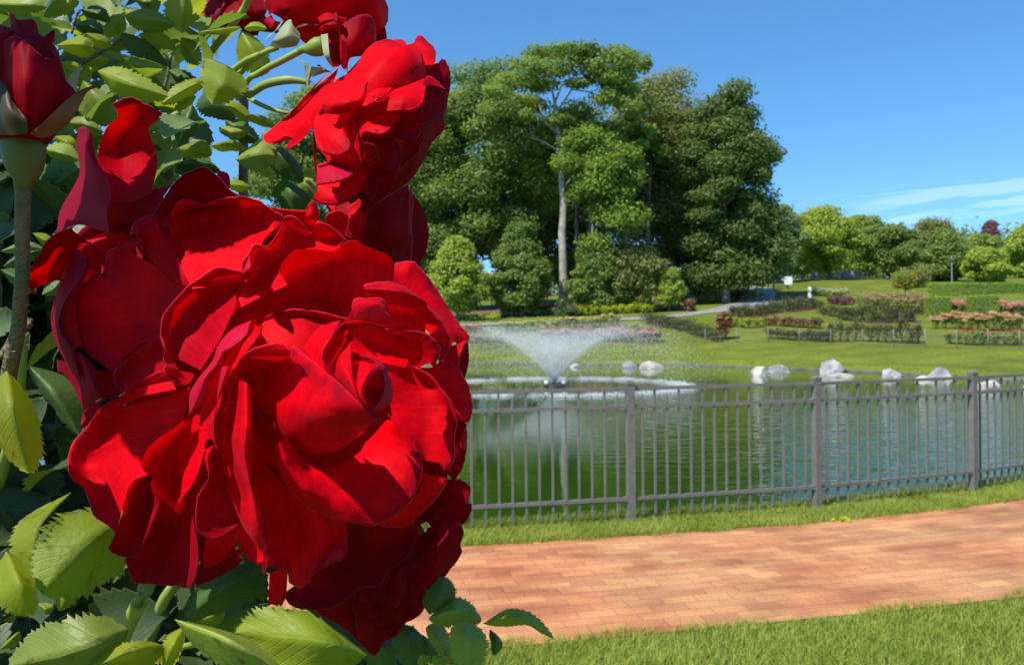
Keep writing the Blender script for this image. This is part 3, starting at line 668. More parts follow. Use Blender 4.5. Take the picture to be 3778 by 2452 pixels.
# woodland floor of bark mulch at the foot of the trees
mul = []; mf = []
ml = spline(np.array([(1500, 1180), (1800, 1172), (1960, 1170), (2150, 1162), (2300, 1158), (2430, 1150), (2560, 1140)], float), 40)
for px, py in ml:
    p = on_far(px, py)
    for k in (0, 1, 3, 7, 14): 
        q = Vector((p.x * (1 + k / p.y), p.y + k, 0)); mul.append((q.x, q.y, terrain(q.x, q.y) + .06))
mf = [(i * 5 + k, (i + 1) * 5 + k, (i + 1) * 5 + k + 1, i * 5 + k + 1) for i in range(39) for k in range(4)]
struct(obj('mulch', mesh('mulch', mul, mf, m_soil)))

# standard roses: a bare stem carrying a head of flowers
def standard(label, px, py, ytop, wpx, hpx, colour, bloom, nb, seed, brad=.1):
    p = on_far(px, py); s = p.y / F; T = thing('standard_rose', label, 'rose tree', p)
    st = MB(); top = p + Vector((0, 0, (py - ytop) * s - hpx * s * .5)); st.tube([p - Vector((0, 0, .1)), p.lerp(top, .5) + Vector((.05, 0, 0)), top], [.06, .045, .04], 7)
    for a in range(5): st.tube([top - Vector((0, 0, .2)), top + Vector((math.cos(a * 1.26) * wpx * s * .3, math.sin(a * 1.26) * wpx * s * .3, hpx * s * .2))], [.03, .012], 5)
    st.build('stem', m_bark, T)
    C, Rr = crown_clumps(p.x, p.y, top.z - hpx * s * .5, top.z + hpx * s * .5, wpx * s / 2, wpx * s / 2.2, 12, seed, 'round', (.3, .45)); v, f = leaf_cloud(C, Rr, [110] * 12, .09, seed=seed); obj('crown', mesh('crown', v, f, leafm(colour), False), T)
    r = random.Random(seed)
    for k in range(nb):
        while True:
            d = Vector((r.uniform(-1, 1), r.uniform(-1, .3), r.uniform(-1, 1)))
            if .75 < d.length < 1: break
        V, Fc = blossoms([(p.x + d.x * wpx * s * .52, p.y + d.y * wpx * s * .5, top.z + d.z * hpx * s * .52)], brad, r); obj('bloom', mesh('bloom', V, Fc, BLO[bloom], False), T)
    return T
standard('tall standard rose tree covered in dark red blooms', 2672, 1256, 1148, 62, 100, 'rust', 'red', 70, 61, .11)
standard('standard rose tree with an arching head of yellow blooms', 3338, 1090, 1002, 88, 66, 'mid', 'yellow', 90, 62, .15)

# clipped hedges
m_hedge = leafm('hedge')
def hedge(label, px0, px1, pyb, hpx, depth, seed):
    a = on_far(px0, pyb); d = a.y; bpt = at_far(px1, d); s = d / F; h = hpx * s; L = bpt.x - a.x
    T = thing('hedge', label, 'hedge', (a.x + L / 2, d, min(a.z, bpt.z)))
    r = np.random.default_rng(seed); n = int(900 * (L * h + L * depth + h * depth)); n = min(n, 42000)
    V = []; z0 = min(a.z, bpt.z) - .1
    pts = []
    for face, area in (('f', L * h), ('b', L * h), ('t', L * depth), ('l', h * depth), ('r', h * depth)):
        k = int(n * area / (2 * L * h + L * depth + 2 * h * depth)); u = r.random(k); w_ = r.random(k); e = r.normal(0, .035, k)
        if face in 'fb': q = np.column_stack([a.x + u * L, (d if face == 'f' else d + depth) + e, z0 + w_ * (h + .1)]); nn = (0, -1 if face == 'f' else 1, .2)
        elif face == 't': q = np.column_stack([a.x + u * L, d + w_ * depth, z0 + .1 + h + e]); nn = (0, 0, 1)
        else: q = np.column_stack([(a.x if face == 'l' else a.x + L) + e, d + u * depth, z0 + w_ * (h + .1)]); nn = (-1 if face == 'l' else 1, 0, .2)
        pts.append((q, nn))
    for q, nn in pts:
        k = len(q); nv = np.array(nn) + r.normal(size=(k, 3)) * .6; nv /= np.linalg.norm(nv, axis=1)[:, None]
        aa = np.cross(nv, r.normal(size=(k, 3))); aa /= np.linalg.norm(aa, axis=1)[:, None]; bb = np.cross(nv, aa); sz = r.uniform(.03, .06, k)[:, None]
        V.append(np.stack([q - aa * sz, q - bb * sz * .6, q + aa * sz, q + bb * sz * .6], 1))
    V = np.concatenate(V)
    obj('foliage', mesh('foliage', V.reshape(-1, 3), np.arange(len(V) * 4).reshape(-1, 4), m_hedge, False), T)
    mb = MB(); mb.box(a.x + .06, a.x + L - .06, d + .06, d + depth - .06, z0, z0 + h + .04); mb.build('inner_twigs', m_bark, T, False)
hedge('long low clipped green hedge with a flat top', 3447, 3860, 1094, 48, 1.2, 71)
hedge('square clipped hedge block under the end of the long hedge', 3447, 3512, 1176, 80, 1.3, 72)
hedge('square clipped hedge block between two patches of pink roses', 3604, 3688, 1176, 84, 1.3, 73)

# signs, posts, gate, lamps, pale stones in the shade
m_white = plain('white_paint', (0.80, 0.80, 0.77), (0.70, 0.70, 0.67), 4, 0.5)
m_black = plain('black_metal', (0.025, 0.026, 0.028), (0.04, 0.04, 0.042), 8, 0.5)
m_stone = plain('grey_stone', (0.42, 0.42, 0.41), (0.28, 0.28, 0.27), 3, 0.9, 0.5)
def sign(label, px, pyb, pyt, w_, hpx, rnd):
    p = on_far(px, pyb); s = p.y / F; T = thing('sign', label, 'sign', p); z1 = p.z + (pyb - pyt) * s; zc = z1 - hpx * s / 2
    mb = MB(); mb.box(p.x - .04, p.x + .04, p.y - .04, p.y + .04, p.z - .2, zc); mb.build('post', m_black, T, False)
    k = 20; pts = []
    for i in range(k):
        a = 2 * math.pi * i / k; c, sn = math.cos(a), math.sin(a); e = 2 / rnd
        pts.append((p.x + math.copysign(abs(c) ** e, c) * w_ * s / 2, zc + math.copysign(abs(sn) ** e, sn) * hpx * s / 2))
    v = [(x, p.y - .07, z) for x, z in pts] + [(x, p.y - .11, z) for x, z in pts]
    obj('panel', mesh('panel', v, [tuple(range(k)), tuple(range(k, 2 * k))[::-1]] + [(i, k + i, k + (i + 1) % k, (i + 1) % k) for i in range(k)], m_white, False), T)
sign('small oval white sign beside the gate at the end of the lane', 2834, 1068, 1020, 19, 22, 2.2)
sign('larger square white sign on the gate post at the end of the lane', 2908, 1066, 1020, 30, 30, 6)
p = on_far(2987, 1102); s = p.y / F
mb = MB(); T = thing('bollard', 'slender white marker post standing on the lawn by the lane', 'post', p)
mb.box(p.x - .13, p.x + .13, p.y - .13, p.y + .13, p.z - .1, p.z + 38 * s, top=.85); mb.build('shaft', m_white, T, False)
mb = MB(); mb.box(p.x - .12, p.x + .12, p.y - .12, p.y + .12, p.z + 38 * s + .003, p.z + 44 * s, top=.5); mb.build('cap', m_white, T, False)
mb = MB(); mb.box(p.x - .3, p.x + .2, p.y - .2, p.y + .2, p.z - .1, p.z + .09, top=.8); mb.build('base', m_soil, T, False)
T = thing('gate', 'open black metal gate frame across the end of the lane', 'gate', on_far(2880, 1064)); p = on_far(2880, 1064); s = p.y / F
for q in (-26, 26):
    mb = MB(); mb.box(p.x + q * s - .09, p.x + q * s + .09, p.y - .09, p.y + .09, p.z - .1, p.z + 60 * s); mb.build('post', m_black, T, False)
mb = MB()
for k in range(9): mb.tube([(p.x - 22 * s + k * 5.5 * s, p.y, p.z + .15), (p.x - 22 * s + k * 5.5 * s, p.y, p.z + 48 * s)], .02, 6)
for zz in (5, 24, 47): mb.box(p.x - 24 * s, p.x + 24 * s, p.y - .03, p.y + .03, p.z + zz * s - .03, p.z + zz * s + .03)
mb.build('leaf', m_black, T, False)
m_wire0 = plain('grey_paint', (0.09, 0.10, 0.09), (0.12, 0.13, 0.12), 4, 0.6)
def lamp_post(label, px, pyb, pyt, m_black=m_black):
    p = on_far(px, pyb); s = p.y / F; z1 = P(px, pyt, p.y).z; T = thing('lamp_post', label, 'lamp post', p)
    mb = MB(); mb.tube([p - Vector((0, 0, .1)), p + Vector((0, 0, .3)), p + Vector((0, 0, .32)), Vector((p.x, p.y, z1 - .7))], [.13, .12, .075, .06], 10); mb.build('post', m_black, T)
    mb = MB(); mb.tube([(p.x, p.y, z1 - .7), (p.x, p.y, z1 - .6), (p.x, p.y, z1 - .15)], [.09, .13, .20], 8); mb.build('lantern', plain('smoked_glass', (.10, .10, .10), None, 3, .3), T)
    mb = MB(); mb.tube([(p.x, p.y, z1 - .15), (p.x, p.y, z1 - .08), (p.x, p.y, z1)], [.24, .17, .03], 8); mb.build('cap', m_black, T)
lamp_post('thin black lamp post at the edge of the lane under the dark trees', 2680, 1112, 975)
lamp_post('thin grey lamp post before the conical conifer', 3512, 1060, 942, m_wire0)
def boulder(label, px0, px1, pyt, pyb, seed, m, cat='rock', name='rock', d=None, flat=1.0, group=None, sink=.12):
    px = (px0 + px1) / 2
    if d is None:
        a = P(px, pyb, 1.0) - CAM; dd = (WATER_Z - CAM.z) / a.z
    else: dd = d
    s = dd / F; z0 = P(px, pyb, dd).z; z1 = P(px, pyt, dd).z; rx = (px1 - px0) * s / 2 * 1.06; x0 = (px - CX) * s; h = (z1 - z0) * .86
    import bmesh
    bm = bmesh.new(); bmesh.ops.create_icosphere(bm, subdivisions=4, radius=1.0); r = random.Random(seed); off = Vector((seed * 3.1, seed * 1.7, 0))
    planes = [(Vector((r.uniform(-1, 1), r.uniform(-1, 1), r.uniform(-.5, 1))).normalized(), r.uniform(.50, .80)) for _ in range(13)]
    for v in bm.verts:
        p = v.co.copy()
        for nn, k in planes:
            e = p.dot(nn) - k
            if e > 0: p -= nn * e * .98
        p *= 1 + .10 * mnoise.noise(p * 1.6 + off) + .06 * mnoise.noise(p * 4 + off) + .04 * mnoise.noise(p * 9 + off)
        v.co = p
    xa, xb = min(v.co.x for v in bm.verts), max(v.co.x for v in bm.verts); mx_ = (xb - xa) / 2
    for v in bm.verts: v.co.x -= (xa + xb) / 2
    zt = max(v.co.z for v in bm.verts)
    for v in bm.verts:
        v.co = Vector((x0 + v.co.x / mx_ * rx, dd + .02 + v.co.y * rx * .7, z0 + max(v.co.z, -.6) / zt * h * (1 if v.co.z > 0 else .35)))
    me = bpy.data.meshes.new(name); bm.to_mesh(me); bm.free(); me.materials.append(m)
    me.polygons.foreach_set('use_smooth', [False] * len(me.polygons))
    return tag(obj(name, me), label, cat, group)
m_rockw = plain('bleached_rock', (0.52, 0.49, 0.42), (0.22, 0.205, 0.18), 1.6, 0.85, 0.8, 7, lo=.28, hi=.6)
m_rockg = plain('grey_limestone', (0.38, 0.37, 0.35), (0.15, 0.145, 0.14), 1.7, 0.9, 0.9, 6)
boulder('rounded white rock at the waterline, left of a pair', 2767, 2852, 1344, 1384, 1, m_rockw)
boulder('grey white rock lying behind the rounded white one of the pair', 2832, 2908, 1339, 1372, 2, m_rockg)
boulder('largest grey boulder standing on the pond edging', 3016, 3145, 1314, 1377, 3, m_rockg)
boulder('flat cream slab in the water before the largest boulder', 3058, 3158, 1371, 1390, 4, m_rockw)
boulder('pointed pale grey rock between the largest boulder and the split one', 3250, 3338, 1354, 1390, 5, m_rockg)
boulder('tall split grey rock with a steep striped face', 3410, 3510, 1343, 1396, 6, m_rockg)
boulder('flat white ledge in front of the tall split rock', 3372, 3488, 1380, 1402, 7, m_rockw)
boulder('broad flat topped white rock seen through the metal fence', 3602, 3692, 1394, 1436, 8, m_rockw)
boulder('white rock cut by the picture edge', 3762, 3850, 1404, 1442, 9, m_rockw)
boulder('white rock seen through the end of the fountain spray', 2362, 2450, 1326, 1358, 10, m_rockw)
boulder('pale rock half veiled by the fountain spray', 2290, 2350, 1327, 1356, 11, m_rockg)
boulder('small flat pale rock on the edging right behind the fountain', 2100, 2134, 1337, 1354, 12, m_rockw)
# pale stones under the far trees
for i, (px, pyb, w_, h, lab) in enumerate([(3000, 1030, 26, 30, 'pale stone block under the dome shaped tree, nearest the gate'), (3024, 1032, 26, 34, 'rounded white stone leaning under the dome shaped tree'), (3068, 1026, 30, 28, 'low white stone just left of the dome shaped tree trunk'),
                                          (3122, 1026, 60, 34, 'long pale stone right of the dome shaped tree trunk'), (3164, 1028, 26, 34, 'upright white stone past the long pale stone'), (3205, 1024, 44, 26, 'bluish grey stone in the shade past the upright white stone'), (2958, 1018, 22, 14, 'small white stone at the lane end of the tree line')]):
    p = on_far(px, pyb); boulder(lab, px - w_ / 2, px + w_ / 2, pyb - h, pyb, 40 + i, m_rockw if i % 2 else m_stone, 'stone', 'stone', d=p.y)

# ------------------------------------------------------------------ thin wire fence on the far bank
m_wire = plain('grey_wire', (0.16, 0.16, 0.15), (0.22, 0.22, 0.21), 4, 0.6)
wl = spline(np.array([(1500, 1302), (2000, 1294), (2300, 1280), (2700, 1266), (3000, 1272), (3400, 1282), (3800, 1292)], float), 120)
wp = [on_far(px, py) for px, py in wl]
T = thing('wire_fence', 'thin grey wire fence on slim posts between the pond lawn and the rose beds', 'fence', wp[60])
mb = MB()
for hh in (.06, .42, .80): mb.tube([q + Vector((0, 0, hh)) for q in wp], .007, 4)
for i in range(0, 119):
    a, c = wp[i], wp[i + 1]
    for k in range(4):
        q = a.lerp(c, k / 4); mb.tube([q, q + Vector((0, 0, .8))], .0025, 3)
mb.build('wire_mesh', m_wire, T)
for i in range(3, 120, 6):
    mb = MB(); mb.tube([wp[i] - Vector((0, 0, .1)), wp[i] + Vector((0, 0, .95))], .022, 6); mb.build('post', m_wire, T)

# ------------------------------------------------------------------ metal fence beside the path
m_fence = plain('bronze_grey_metal', (0.165, 0.150, 0.132), (0.130, 0.118, 0.104), 14, 0.45, 0.05, 80, 0.0, 0.5)
T = thing('metal_fence', 'dark grey metal picket fence along the pond bank, posts and three rails', 'fence', (2.71, 7.17, 0))
arc = np.concatenate([[0], np.cumsum(np.linalg.norm(np.diff(fen, axis=0), axis=1))])
def at_arc(sv): return Vector((np.interp(sv, arc, fen[:, 0]), np.interp(sv, arc, fen[:, 1]), 0))
def arc_of_x(x): return float(np.interp(x, fen[:, 0], arc))
s1, s2, s3 = arc_of_x(0.985), arc_of_x(2.71), arc_of_x(4.50)
posts = [s1 - 1.80 * 2, s1 - 1.80, s1, s2, s3, s3 + 1.86, s3 + 1.86 * 2]
PH = 1.185
for k in range(len(posts)):
    p = at_arc(posts[k]); q = at_arc(posts[k] + .1); M_ = Matrix.Translation(p) @ Matrix.Rotation(math.atan2(q.y - p.y, q.x - p.x), 4, 'Z')
    mb = MB(); mb.box(-.031, .031, -.031, .031, -.4, PH - .03, M_); po = mb.build('post', m_fence, T, False)
    mb = MB(); mb.box(-.036, .036, -.036, .036, PH - .029, PH - .010, M_); mb.box(-.032, .032, -.032, .032, PH - .009, PH + .008, M_, top=.45); mb.build('cap', m_fence, po, False)
    if k:
        mb = MB()
        for zz in (PH - .065, PH - .215, .20):
            for sg in (-1, 1):
                mb = MB(); mb.box(-.046 if sg < 0 else .0345, -.0345 if sg < 0 else .046, -.020, .020, zz - .022, zz + .022, M_); mb.build('bracket', m_fence, po, False)
for k in range(len(posts) - 1):
    a, c = at_arc(posts[k]), at_arc(posts[k + 1]); u = (c - a).normalized(); L = (c - a).length
    M_ = Matrix.Translation(a) @ Matrix.Rotation(math.atan2(u.y, u.x), 4, 'Z')
    for zz in (PH - .065, PH - .215, .20):
        mb = MB(); mb.box(.037, L - .037, -.016, .016, zz - .014, zz + .014, M_); mb.build('rail', m_fence, T, False)
    npk = 15
    for j in range(npk):
        x = L * (j + 1) / (npk + 1); tall = j % 2 == 1
        mb = MB(); top = PH - .0805 if tall else PH - .135
        mb.box(x - .0085, x + .0085, -.0085, .0085, .055, top, M_)
        if not tall: mb.box(x - .0085, x + .0085, -.0085, .0085, top, top + .03, M_, top=.08)
        o = mb.build('picket', m_fence, T, False)
# a thin rusty stake by the near post
p = G(2283, 1928); mb = MB(); mb.tube([p + Vector((0, .15, -.3)), p + Vector((0.01, .15, .17))], .012, 7)
tag(mb.build('stake', plain('rusty_iron', (.20, .10, .06), (.12, .06, .04), 20, .9)), 'short rusty brown stake in the grass at the foot of the fence', 'stake')
# yellow weed leaves in the strip
p = G(3100, 1925)

# ------------------------------------------------------------------ fountain
m_spray, t, o = mat('water_spray'); df = N(t, 'ShaderNodeBsdfDiffuse'); df.inputs[0].default_value = (.93, .95, .96, 1); tr = N(t, 'ShaderNodeBsdfTranslucent'); tr.inputs[0].default_value = (.93, .95, .96, 1)
ms = N(t, 'ShaderNodeMixShader'); ms.inputs[0].default_value = .5; link(t, df.outputs[0], ms.inputs[1]); link(t, tr.outputs[0], ms.inputs[2]); link(t, ms.outputs[0], o.inputs[0])
a = P(2045, 1425, 1.0) - CAM; fd = (WATER_Z - CAM.z) / a.z; FO = CAM + a * fd
T = thing('fountain', 'floating pond fountain throwing a wide V shaped cone of white spray', 'fountain', FO)
r = np.random.default_rng(9)
def drops(pos, size, stretch=None):
    n = len(pos); d1 = r.normal(size=(n, 3)); d1 /= np.linalg.norm(d1, axis=1)[:, None]; d2 = np.cross(d1, r.normal(size=(n, 3))); d2 /= np.linalg.norm(d2, axis=1)[:, None]; d3 = np.cross(d1, d2)
    s = size[:, None]
    V = np.stack([pos + d1 * s, pos - d1 * s * .5 + d2 * s * .8, pos - d1 * s * .5 - d2 * s * .4 + d3 * s * .7, pos - d1 * s * .5 - d2 * s * .4 - d3 * s * .7], 1).reshape(-1, 3)
    i = np.arange(n)[:, None] * 4; f = np.vstack([i + np.array(q) for q in ([0, 1, 2], [0, 2, 3], [0, 3, 1], [1, 3, 2])]); return V, f
n = 120000
th = r.uniform(0, 2 * np.pi, n); g = 9.81; H = 1.80
el_ = np.where(r.random(n) < .62, np.radians(r.normal(54.0, 2.2, n)), np.radians(r.uniform(57, 86, n)))
vz0 = np.sqrt(2 * g * H) * r.normal(1.0, .05, n) * np.where(el_ > np.radians(61), r.uniform(.80, .99, n), 1)
vh = vz0 / np.tan(el_); tt = r.random(n) ** 0.9 * (2 * vz0 / g)
keep = r.random(n) < np.where(tt > vz0 / g, .60, 1.0)
th, vz0, vh, tt = th[keep], vz0[keep], vh[keep], tt[keep]; n = len(th)
jit = r.normal(0, 1, (n, 3)) * (0.012 + .07 * (tt / .9) ** 2)[:, None]
pos = np.column_stack([FO.x + np.cos(th) * vh * tt, FO.y + np.sin(th) * vh * tt, WATER_Z + .12 + vz0 * tt - .5 * g * tt * tt]) + jit
pos = pos[pos[:, 2] > WATER_Z + .01]
V, f = drops(pos, r.uniform(.0050, .0112, len(pos))); sp = obj('spray', mesh('spray', V, f, m_spray, False), T); sp['kind'] = 'stuff'
# ring of churned water where the spray falls back
n = 34000; th = r.uniform(0, 2 * np.pi, n); rad = np.abs(r.normal(4.5, .20, n))
keep = r.random(n) < np.clip(.45 + .45 * np.sin(th * 5 + 1) * np.sin(th * 13) + .25 * np.sin(th * 31), .08, 1); th, rad = th[keep], rad[keep]; n = len(th)
pos = np.column_stack([FO.x + np.cos(th) * rad, FO.y + np.sin(th) * rad, WATER_Z + np.abs(r.normal(0, .045, n)) + .002])
V, f = drops(pos, r.uniform(.006, .020, n)); fm_ = obj('foam', mesh('foam', V, f, m_spray, False), T); fm_['kind'] = 'stuff'
mb = MB()
ring = [(FO.x + math.cos(k * math.pi / 8) * .34, FO.y + math.sin(k * math.pi / 8) * .34, WATER_Z + .005) for k in range(17)]
mb.tube(ring, .06, 8); mb.tube([(FO.x, FO.y, WATER_Z - .4), (FO.x, FO.y, WATER_Z + .08)], .16, 12); mb.build('float', m_black, T)
mb = MB(); mb.tube([(FO.x, FO.y, WATER_Z + .083), (FO.x, FO.y, WATER_Z + .12), (FO.x, FO.y, WATER_Z + .15)], [.09, .075, .05], 12); mb.build('nozzle', m_black, T)
for sx_ in (-.30, .30):
    mb = MB(); c = Vector((FO.x + sx_, FO.y - .3, WATER_Z + .16)); mb.tube([c + Vector((0, .12, -.03)), c, c + Vector((0, -.05, .01))], [.05, .075, .08], 12); lm = mb.build('lamp', m_stone, T)
    mb = MB(); mb.tube([c + Vector((0, -.053, .01)), c + Vector((0, -.06, .012))], [.070, .062], 12); mb.build('lens', m_white, lm)

# ================================================================== THE ROSE BUSH
D0 = 0.270
FR = {'A': (200, 600, .5178), 'B': (700, 600, .5178), 'C': (1000, 900, .5178), 'D': (200, 1300, .5178), 'E': (700, 1300, .5178), 'F': (1000, 1650, .5178),
      'G': (0, 1200, .4531), 'H': (950, 0, .5178), 'I': (0, 300, .5178), 'J': (0, 0, .5177), 'K': (0, 1600, .5516), 'L': (1500, 1850, .5042), 'S': (0, 0, 1.0)}
def S(fr, p):
    ox, oy, k = FR[fr]; return (ox + p[0] * k, oy + p[1] * k, p[2] if len(p) > 2 else 0.0)

def rose_mat(name, deep, lit, back, edge):
    m, t, o = mat(name); b = N(t, 'ShaderNodeBsdfPrincipled')
    tcn = N(t, 'ShaderNodeTexCoord'); su = N(t, 'ShaderNodeSeparateXYZ'); link(t, tcn.outputs['UV'], su.inputs[0])
    ge = N(t, 'ShaderNodeNewGeometry')
    vein, vf = noise_col(t, 1.0, deep, lit, 5, coord='UV', lo=.34, hi=.62, stretch=(26, 1.6, 1))
    blot, bf = noise_col(t, 55.0, (.62, .60, .66), (1.12, 1.1, 1.1), 5, coord='Object', lo=.30, hi=.62)
    fine_, _f = noise_col(t, 700.0, (.90, .90, .92), (1.05, 1.05, 1.05), 3, coord='Object', lo=.34, hi=.66)
    c = mixc(t, 1.0, mixc(t, 1.0, vein, blot, 'MULTIPLY'), fine_, 'MULTIPLY')
    c = mixc(t, ge.outputs['Backfacing'], c, back)
    # rims: thin, drier and a little purplish with a paler cut edge
    em = N(t, 'ShaderNodeMapRange'); em.inputs['From Min'].default_value = .68; em.inputs['From Max'].default_value = .99; link(t, su.outputs[1], em.inputs['Value'])
    en = N(t, 'ShaderNodeTexNoise'); en.inputs['Scale'].default_value = 120; en.inputs['Detail'].default_value = 3; link(t, tcn.outputs['Object'], en.inputs['Vector'])
    ef = N(t, 'ShaderNodeMapRange'); ef.inputs['From Min'].default_value = .46; ef.inputs['From Max'].default_value = .66; link(t, en.outputs['Fac'], ef.inputs['Value'])
    c = mixc(t, tmath(t, 'MULTIPLY', em.outputs[0], tmath(t, 'ADD', .22, tmath(t, 'MULTIPLY', ef.outputs[0], .68))), c, (.10, .003, .018))
    rim = N(t, 'ShaderNodeMapRange'); rim.inputs['From Min'].default_value = .958; rim.inputs['From Max'].default_value = .995; link(t, su.outputs[1], rim.inputs['Value'])
    c = mixc(t, tmath(t, 'MULTIPLY', rim.outputs[0], .55), c, edge)
    link(t, c, b.inputs['Base Color'])
    b.inputs['Roughness'].default_value = .58; b.inputs['Specular IOR Level'].default_value = .05
    b.inputs['Sheen Weight'].default_value = .10; b.inputs['Sheen Roughness'].default_value = .35; b.inputs['Sheen Tint'].default_value = (1.0, .07, .16, 1)
    bp = N(t, 'ShaderNodeBump'); bp.inputs['Strength'].default_value = .15; bp.inputs['Distance'].default_value = .0012
    fin = N(t, 'ShaderNodeTexNoise'); fin.inputs['Scale'].default_value = 420; fin.inputs['Detail'].default_value = 3; link(t, tcn.outputs['Object'], fin.inputs['Vector'])
    link(t, tmath(t, 'ADD', tmath(t, 'MULTIPLY', vf, .8), tmath(t, 'MULTIPLY', fin.outputs['Fac'], .35)), bp.inputs['Height']); link(t, bp.outputs[0], b.inputs['Normal'])
    tr = N(t, 'ShaderNodeBsdfTranslucent'); tr.inputs[0].default_value = (.95, .0004, .0008, 1)
    ms = N(t, 'ShaderNodeMixShader'); ms.inputs[0].default_value = .22
    link(t, b.outputs[0], ms.inputs[1]); link(t, tr.outputs[0], ms.inputs[2]); link(t, ms.outputs[0], o.inputs[0]); return m
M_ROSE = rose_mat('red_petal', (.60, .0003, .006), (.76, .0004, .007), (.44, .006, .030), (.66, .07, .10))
M_MID = rose_mat('dimmed_red_petal', (.32, .0004, .006), (.44, .0006, .009), (.22, .005, .020), (.48, .05, .08))  # petal red darkened to stand in for dimmer light
M_DEEP = rose_mat('shaded_crimson_petal', (.17, .0004, .005), (.24, .0006, .007), (.20, .005, .020), (.40, .06, .09))  # darkest petal red, with shade put into the colour

def petal(parent, fr, rows, back=False, nu=34, nv=26, rip=.55, curl=2.2, m=None, zk=1.0, z0=0.0, seed=None, jag=1.0, name='petal'):
    """a petal lofted through picture outlines: rows run along the petal, first at its base, last at its rim; third number is millimetres behind the flower's middle"""
    seed = len(bpy.data.objects) if seed is None else seed
    rr = []
    for row in rows:
        q = [S(fr, p) for p in row]
        rr.append(spline(np.array(q), nu))
    rr = np.array(rr)
    # roll the rim a little
    last, prev = rr[-1], rr[-2]; dv = last - prev; ln = np.linalg.norm(dv[:, :2], axis=1)[:, None] + 1e-6
    rim = last.copy(); rim[:, :2] += dv[:, :2] / ln * 5.0; rim[:, 2] += curl
    g = np.array([spline(rr[:, i], nv, chord=True) for i in range(nu)])       # nu x nv x 3
    rolled = np.concatenate([g, ((g[:, -1] + rim) / 2 + np.array([0, 0, -curl * .25]))[:, None], rim[:, None]], 1)
    nvv = rolled.shape[1]
    V = []; UV = []
    for i in range(nu):
        for j in range(nvv):
            x, y, z = rolled[i, j]; u = i / (nu - 1); v = j / (nvv - 1)
            e = v ** 2.2
            # edge nicks and waves
            if j >= nvv - 3:
                k = mnoise.noise(Vector((u * 17, seed * 3.7, 0))) * 4.2 * jag + mnoise.noise(Vector((u * 45, seed * 1.3, 4))) * 1.8 * jag
                d_ = dv[i] / ln[i]; x += d_[0] * k; y += d_[1] * k
            wv = mnoise.noise(Vector((x * .009, y * .009, seed * .61))) * 1.1 + mnoise.noise(Vector((x * .022, y * .022, seed * .37))) * .55 * (.3 + e) + mnoise.noise(Vector((u * 9, v * 1.4, seed))) * 1.05 * e + mnoise.noise(Vector((u * 24, v * 2.2, seed * 1.9))) * .4 * v ** 5
            V.append(P(x, y, D0 + (z0 + z * zk + wv * rip * zk) / 1000.0)); UV.append((u, v))
    f = np.array([(i * nvv + j, (i + 1) * nvv + j, (i + 1) * nvv + j + 1, i * nvv + j + 1) for i in range(nu - 1) for j in range(nvv - 1)])
    # face the outlined side towards its viewer, unless the underside shows
    V_ = np.array([tuple(p) for p in V]); a = V_[f[:, 1]] - V_[f[:, 0]]; bq = V_[f[:, 3]] - V_[f[:, 0]]; nn = np.cross(a, bq)
    facing = (nn * (np.array(CAM) - V_[f[:, 0]])).sum(1).sum()
    if (facing < 0) != back: f = f[:, ::-1].copy()
    return obj(name, mesh(name, V_, f, m or M_ROSE, True, np.array(UV)), parent)

BUSH = thing('rose_bush', 'big rose bush with dark red blooms filling the near side of the path', 'rose bush', (-0.25, 0.55, 0.0))
def bloom_core(label, pts, rad, m, d):
    """the flower's receptacle with its tight basal petals, the piece that all its petals spring from"""
    mb = MB(); mb.tube(pts, rad, 18); o = mb.build('rose', m, BUSH); o['label'] = label; return o
M_STEM = leafy('green_stem', (.22, .29, .06), (.32, .38, .09), (.30, .38, .04), .15, 60)
M_STEMD = plain('brown_green_cane', (.105, .100, .036), (.20, .125, .060), 60, .6, .5, 500)
M_HIP = leafy('green_hip', (.16, .24, .03), (.24, .33, .05), (.28, .38, .03), .15, 40)

# ---------------------------------------------------------------- main bloom
RA = bloom_core('largest bloom, fully open, bright red with ruffled petals', [P(1000, 1480, D0 + .066), P(1040, 1440, D0 + .055), P(1080, 1410, D0 + .040), P(1130, 1390, D0 + .028), P(1200, 1370, D0 + .012), P(1260, 1370, D0 + .004)], [.006, .016, .032, .034, .026, .012], M_ROSE, D0)
def A(fr, rows, **k):
    k.setdefault('zk', 1.28); return petal(RA, fr, rows, **k)
# outer petals, far side first
A('I', [[(760, 850, 30), (900, 870, 30), (1080, 800, 28)], [(690, 590, 44), (900, 600, 52), (1122, 560, 46)], [(750, 345, 50), (900, 380, 57), (1060, 350, 50)], [(838, 255, 47), (960, 240, 50), (1110, 285, 46)], [(806, 160, 40), (920, 124, 42), (1040, 170, 44), (1155, 235, 42)]], nv=30, m=M_MID)
A('I', [[(405, 1085, 30), (560, 1022, 25), (700, 1060, 20), (780, 1084, 16)], [(430, 920, 34), (600, 900, 24), (760, 930, 14)], [(535, 730, 34), (640, 740, 24), (792, 825, 16)], [(568, 640, 36), (640, 620, 26), (768, 690, 20)], [(545, 450, 38), (612, 470, 29), (688, 560, 26)], [(558, 345, 38), (606, 334, 34), (660, 383, 30)]], back=True, nv=34, m=M_MID)
A('I', [[(640, 1150, 30), (540, 1180, 30), (430, 1410, 30)], [(520, 1060, 22), (420, 1200, 30), (330, 1440, 32)], [(540, 1030, 18), (400, 1090, 20), (335, 1160, 22), (290, 1300, 24), (215, 1390, 26), (240, 1480, 26)], [(520, 1034, 17), (350, 1120, 18), (280, 1240, 20), (212, 1345, 22), (146, 1432, 22), (268, 1518, 26)]], m=M_MID)
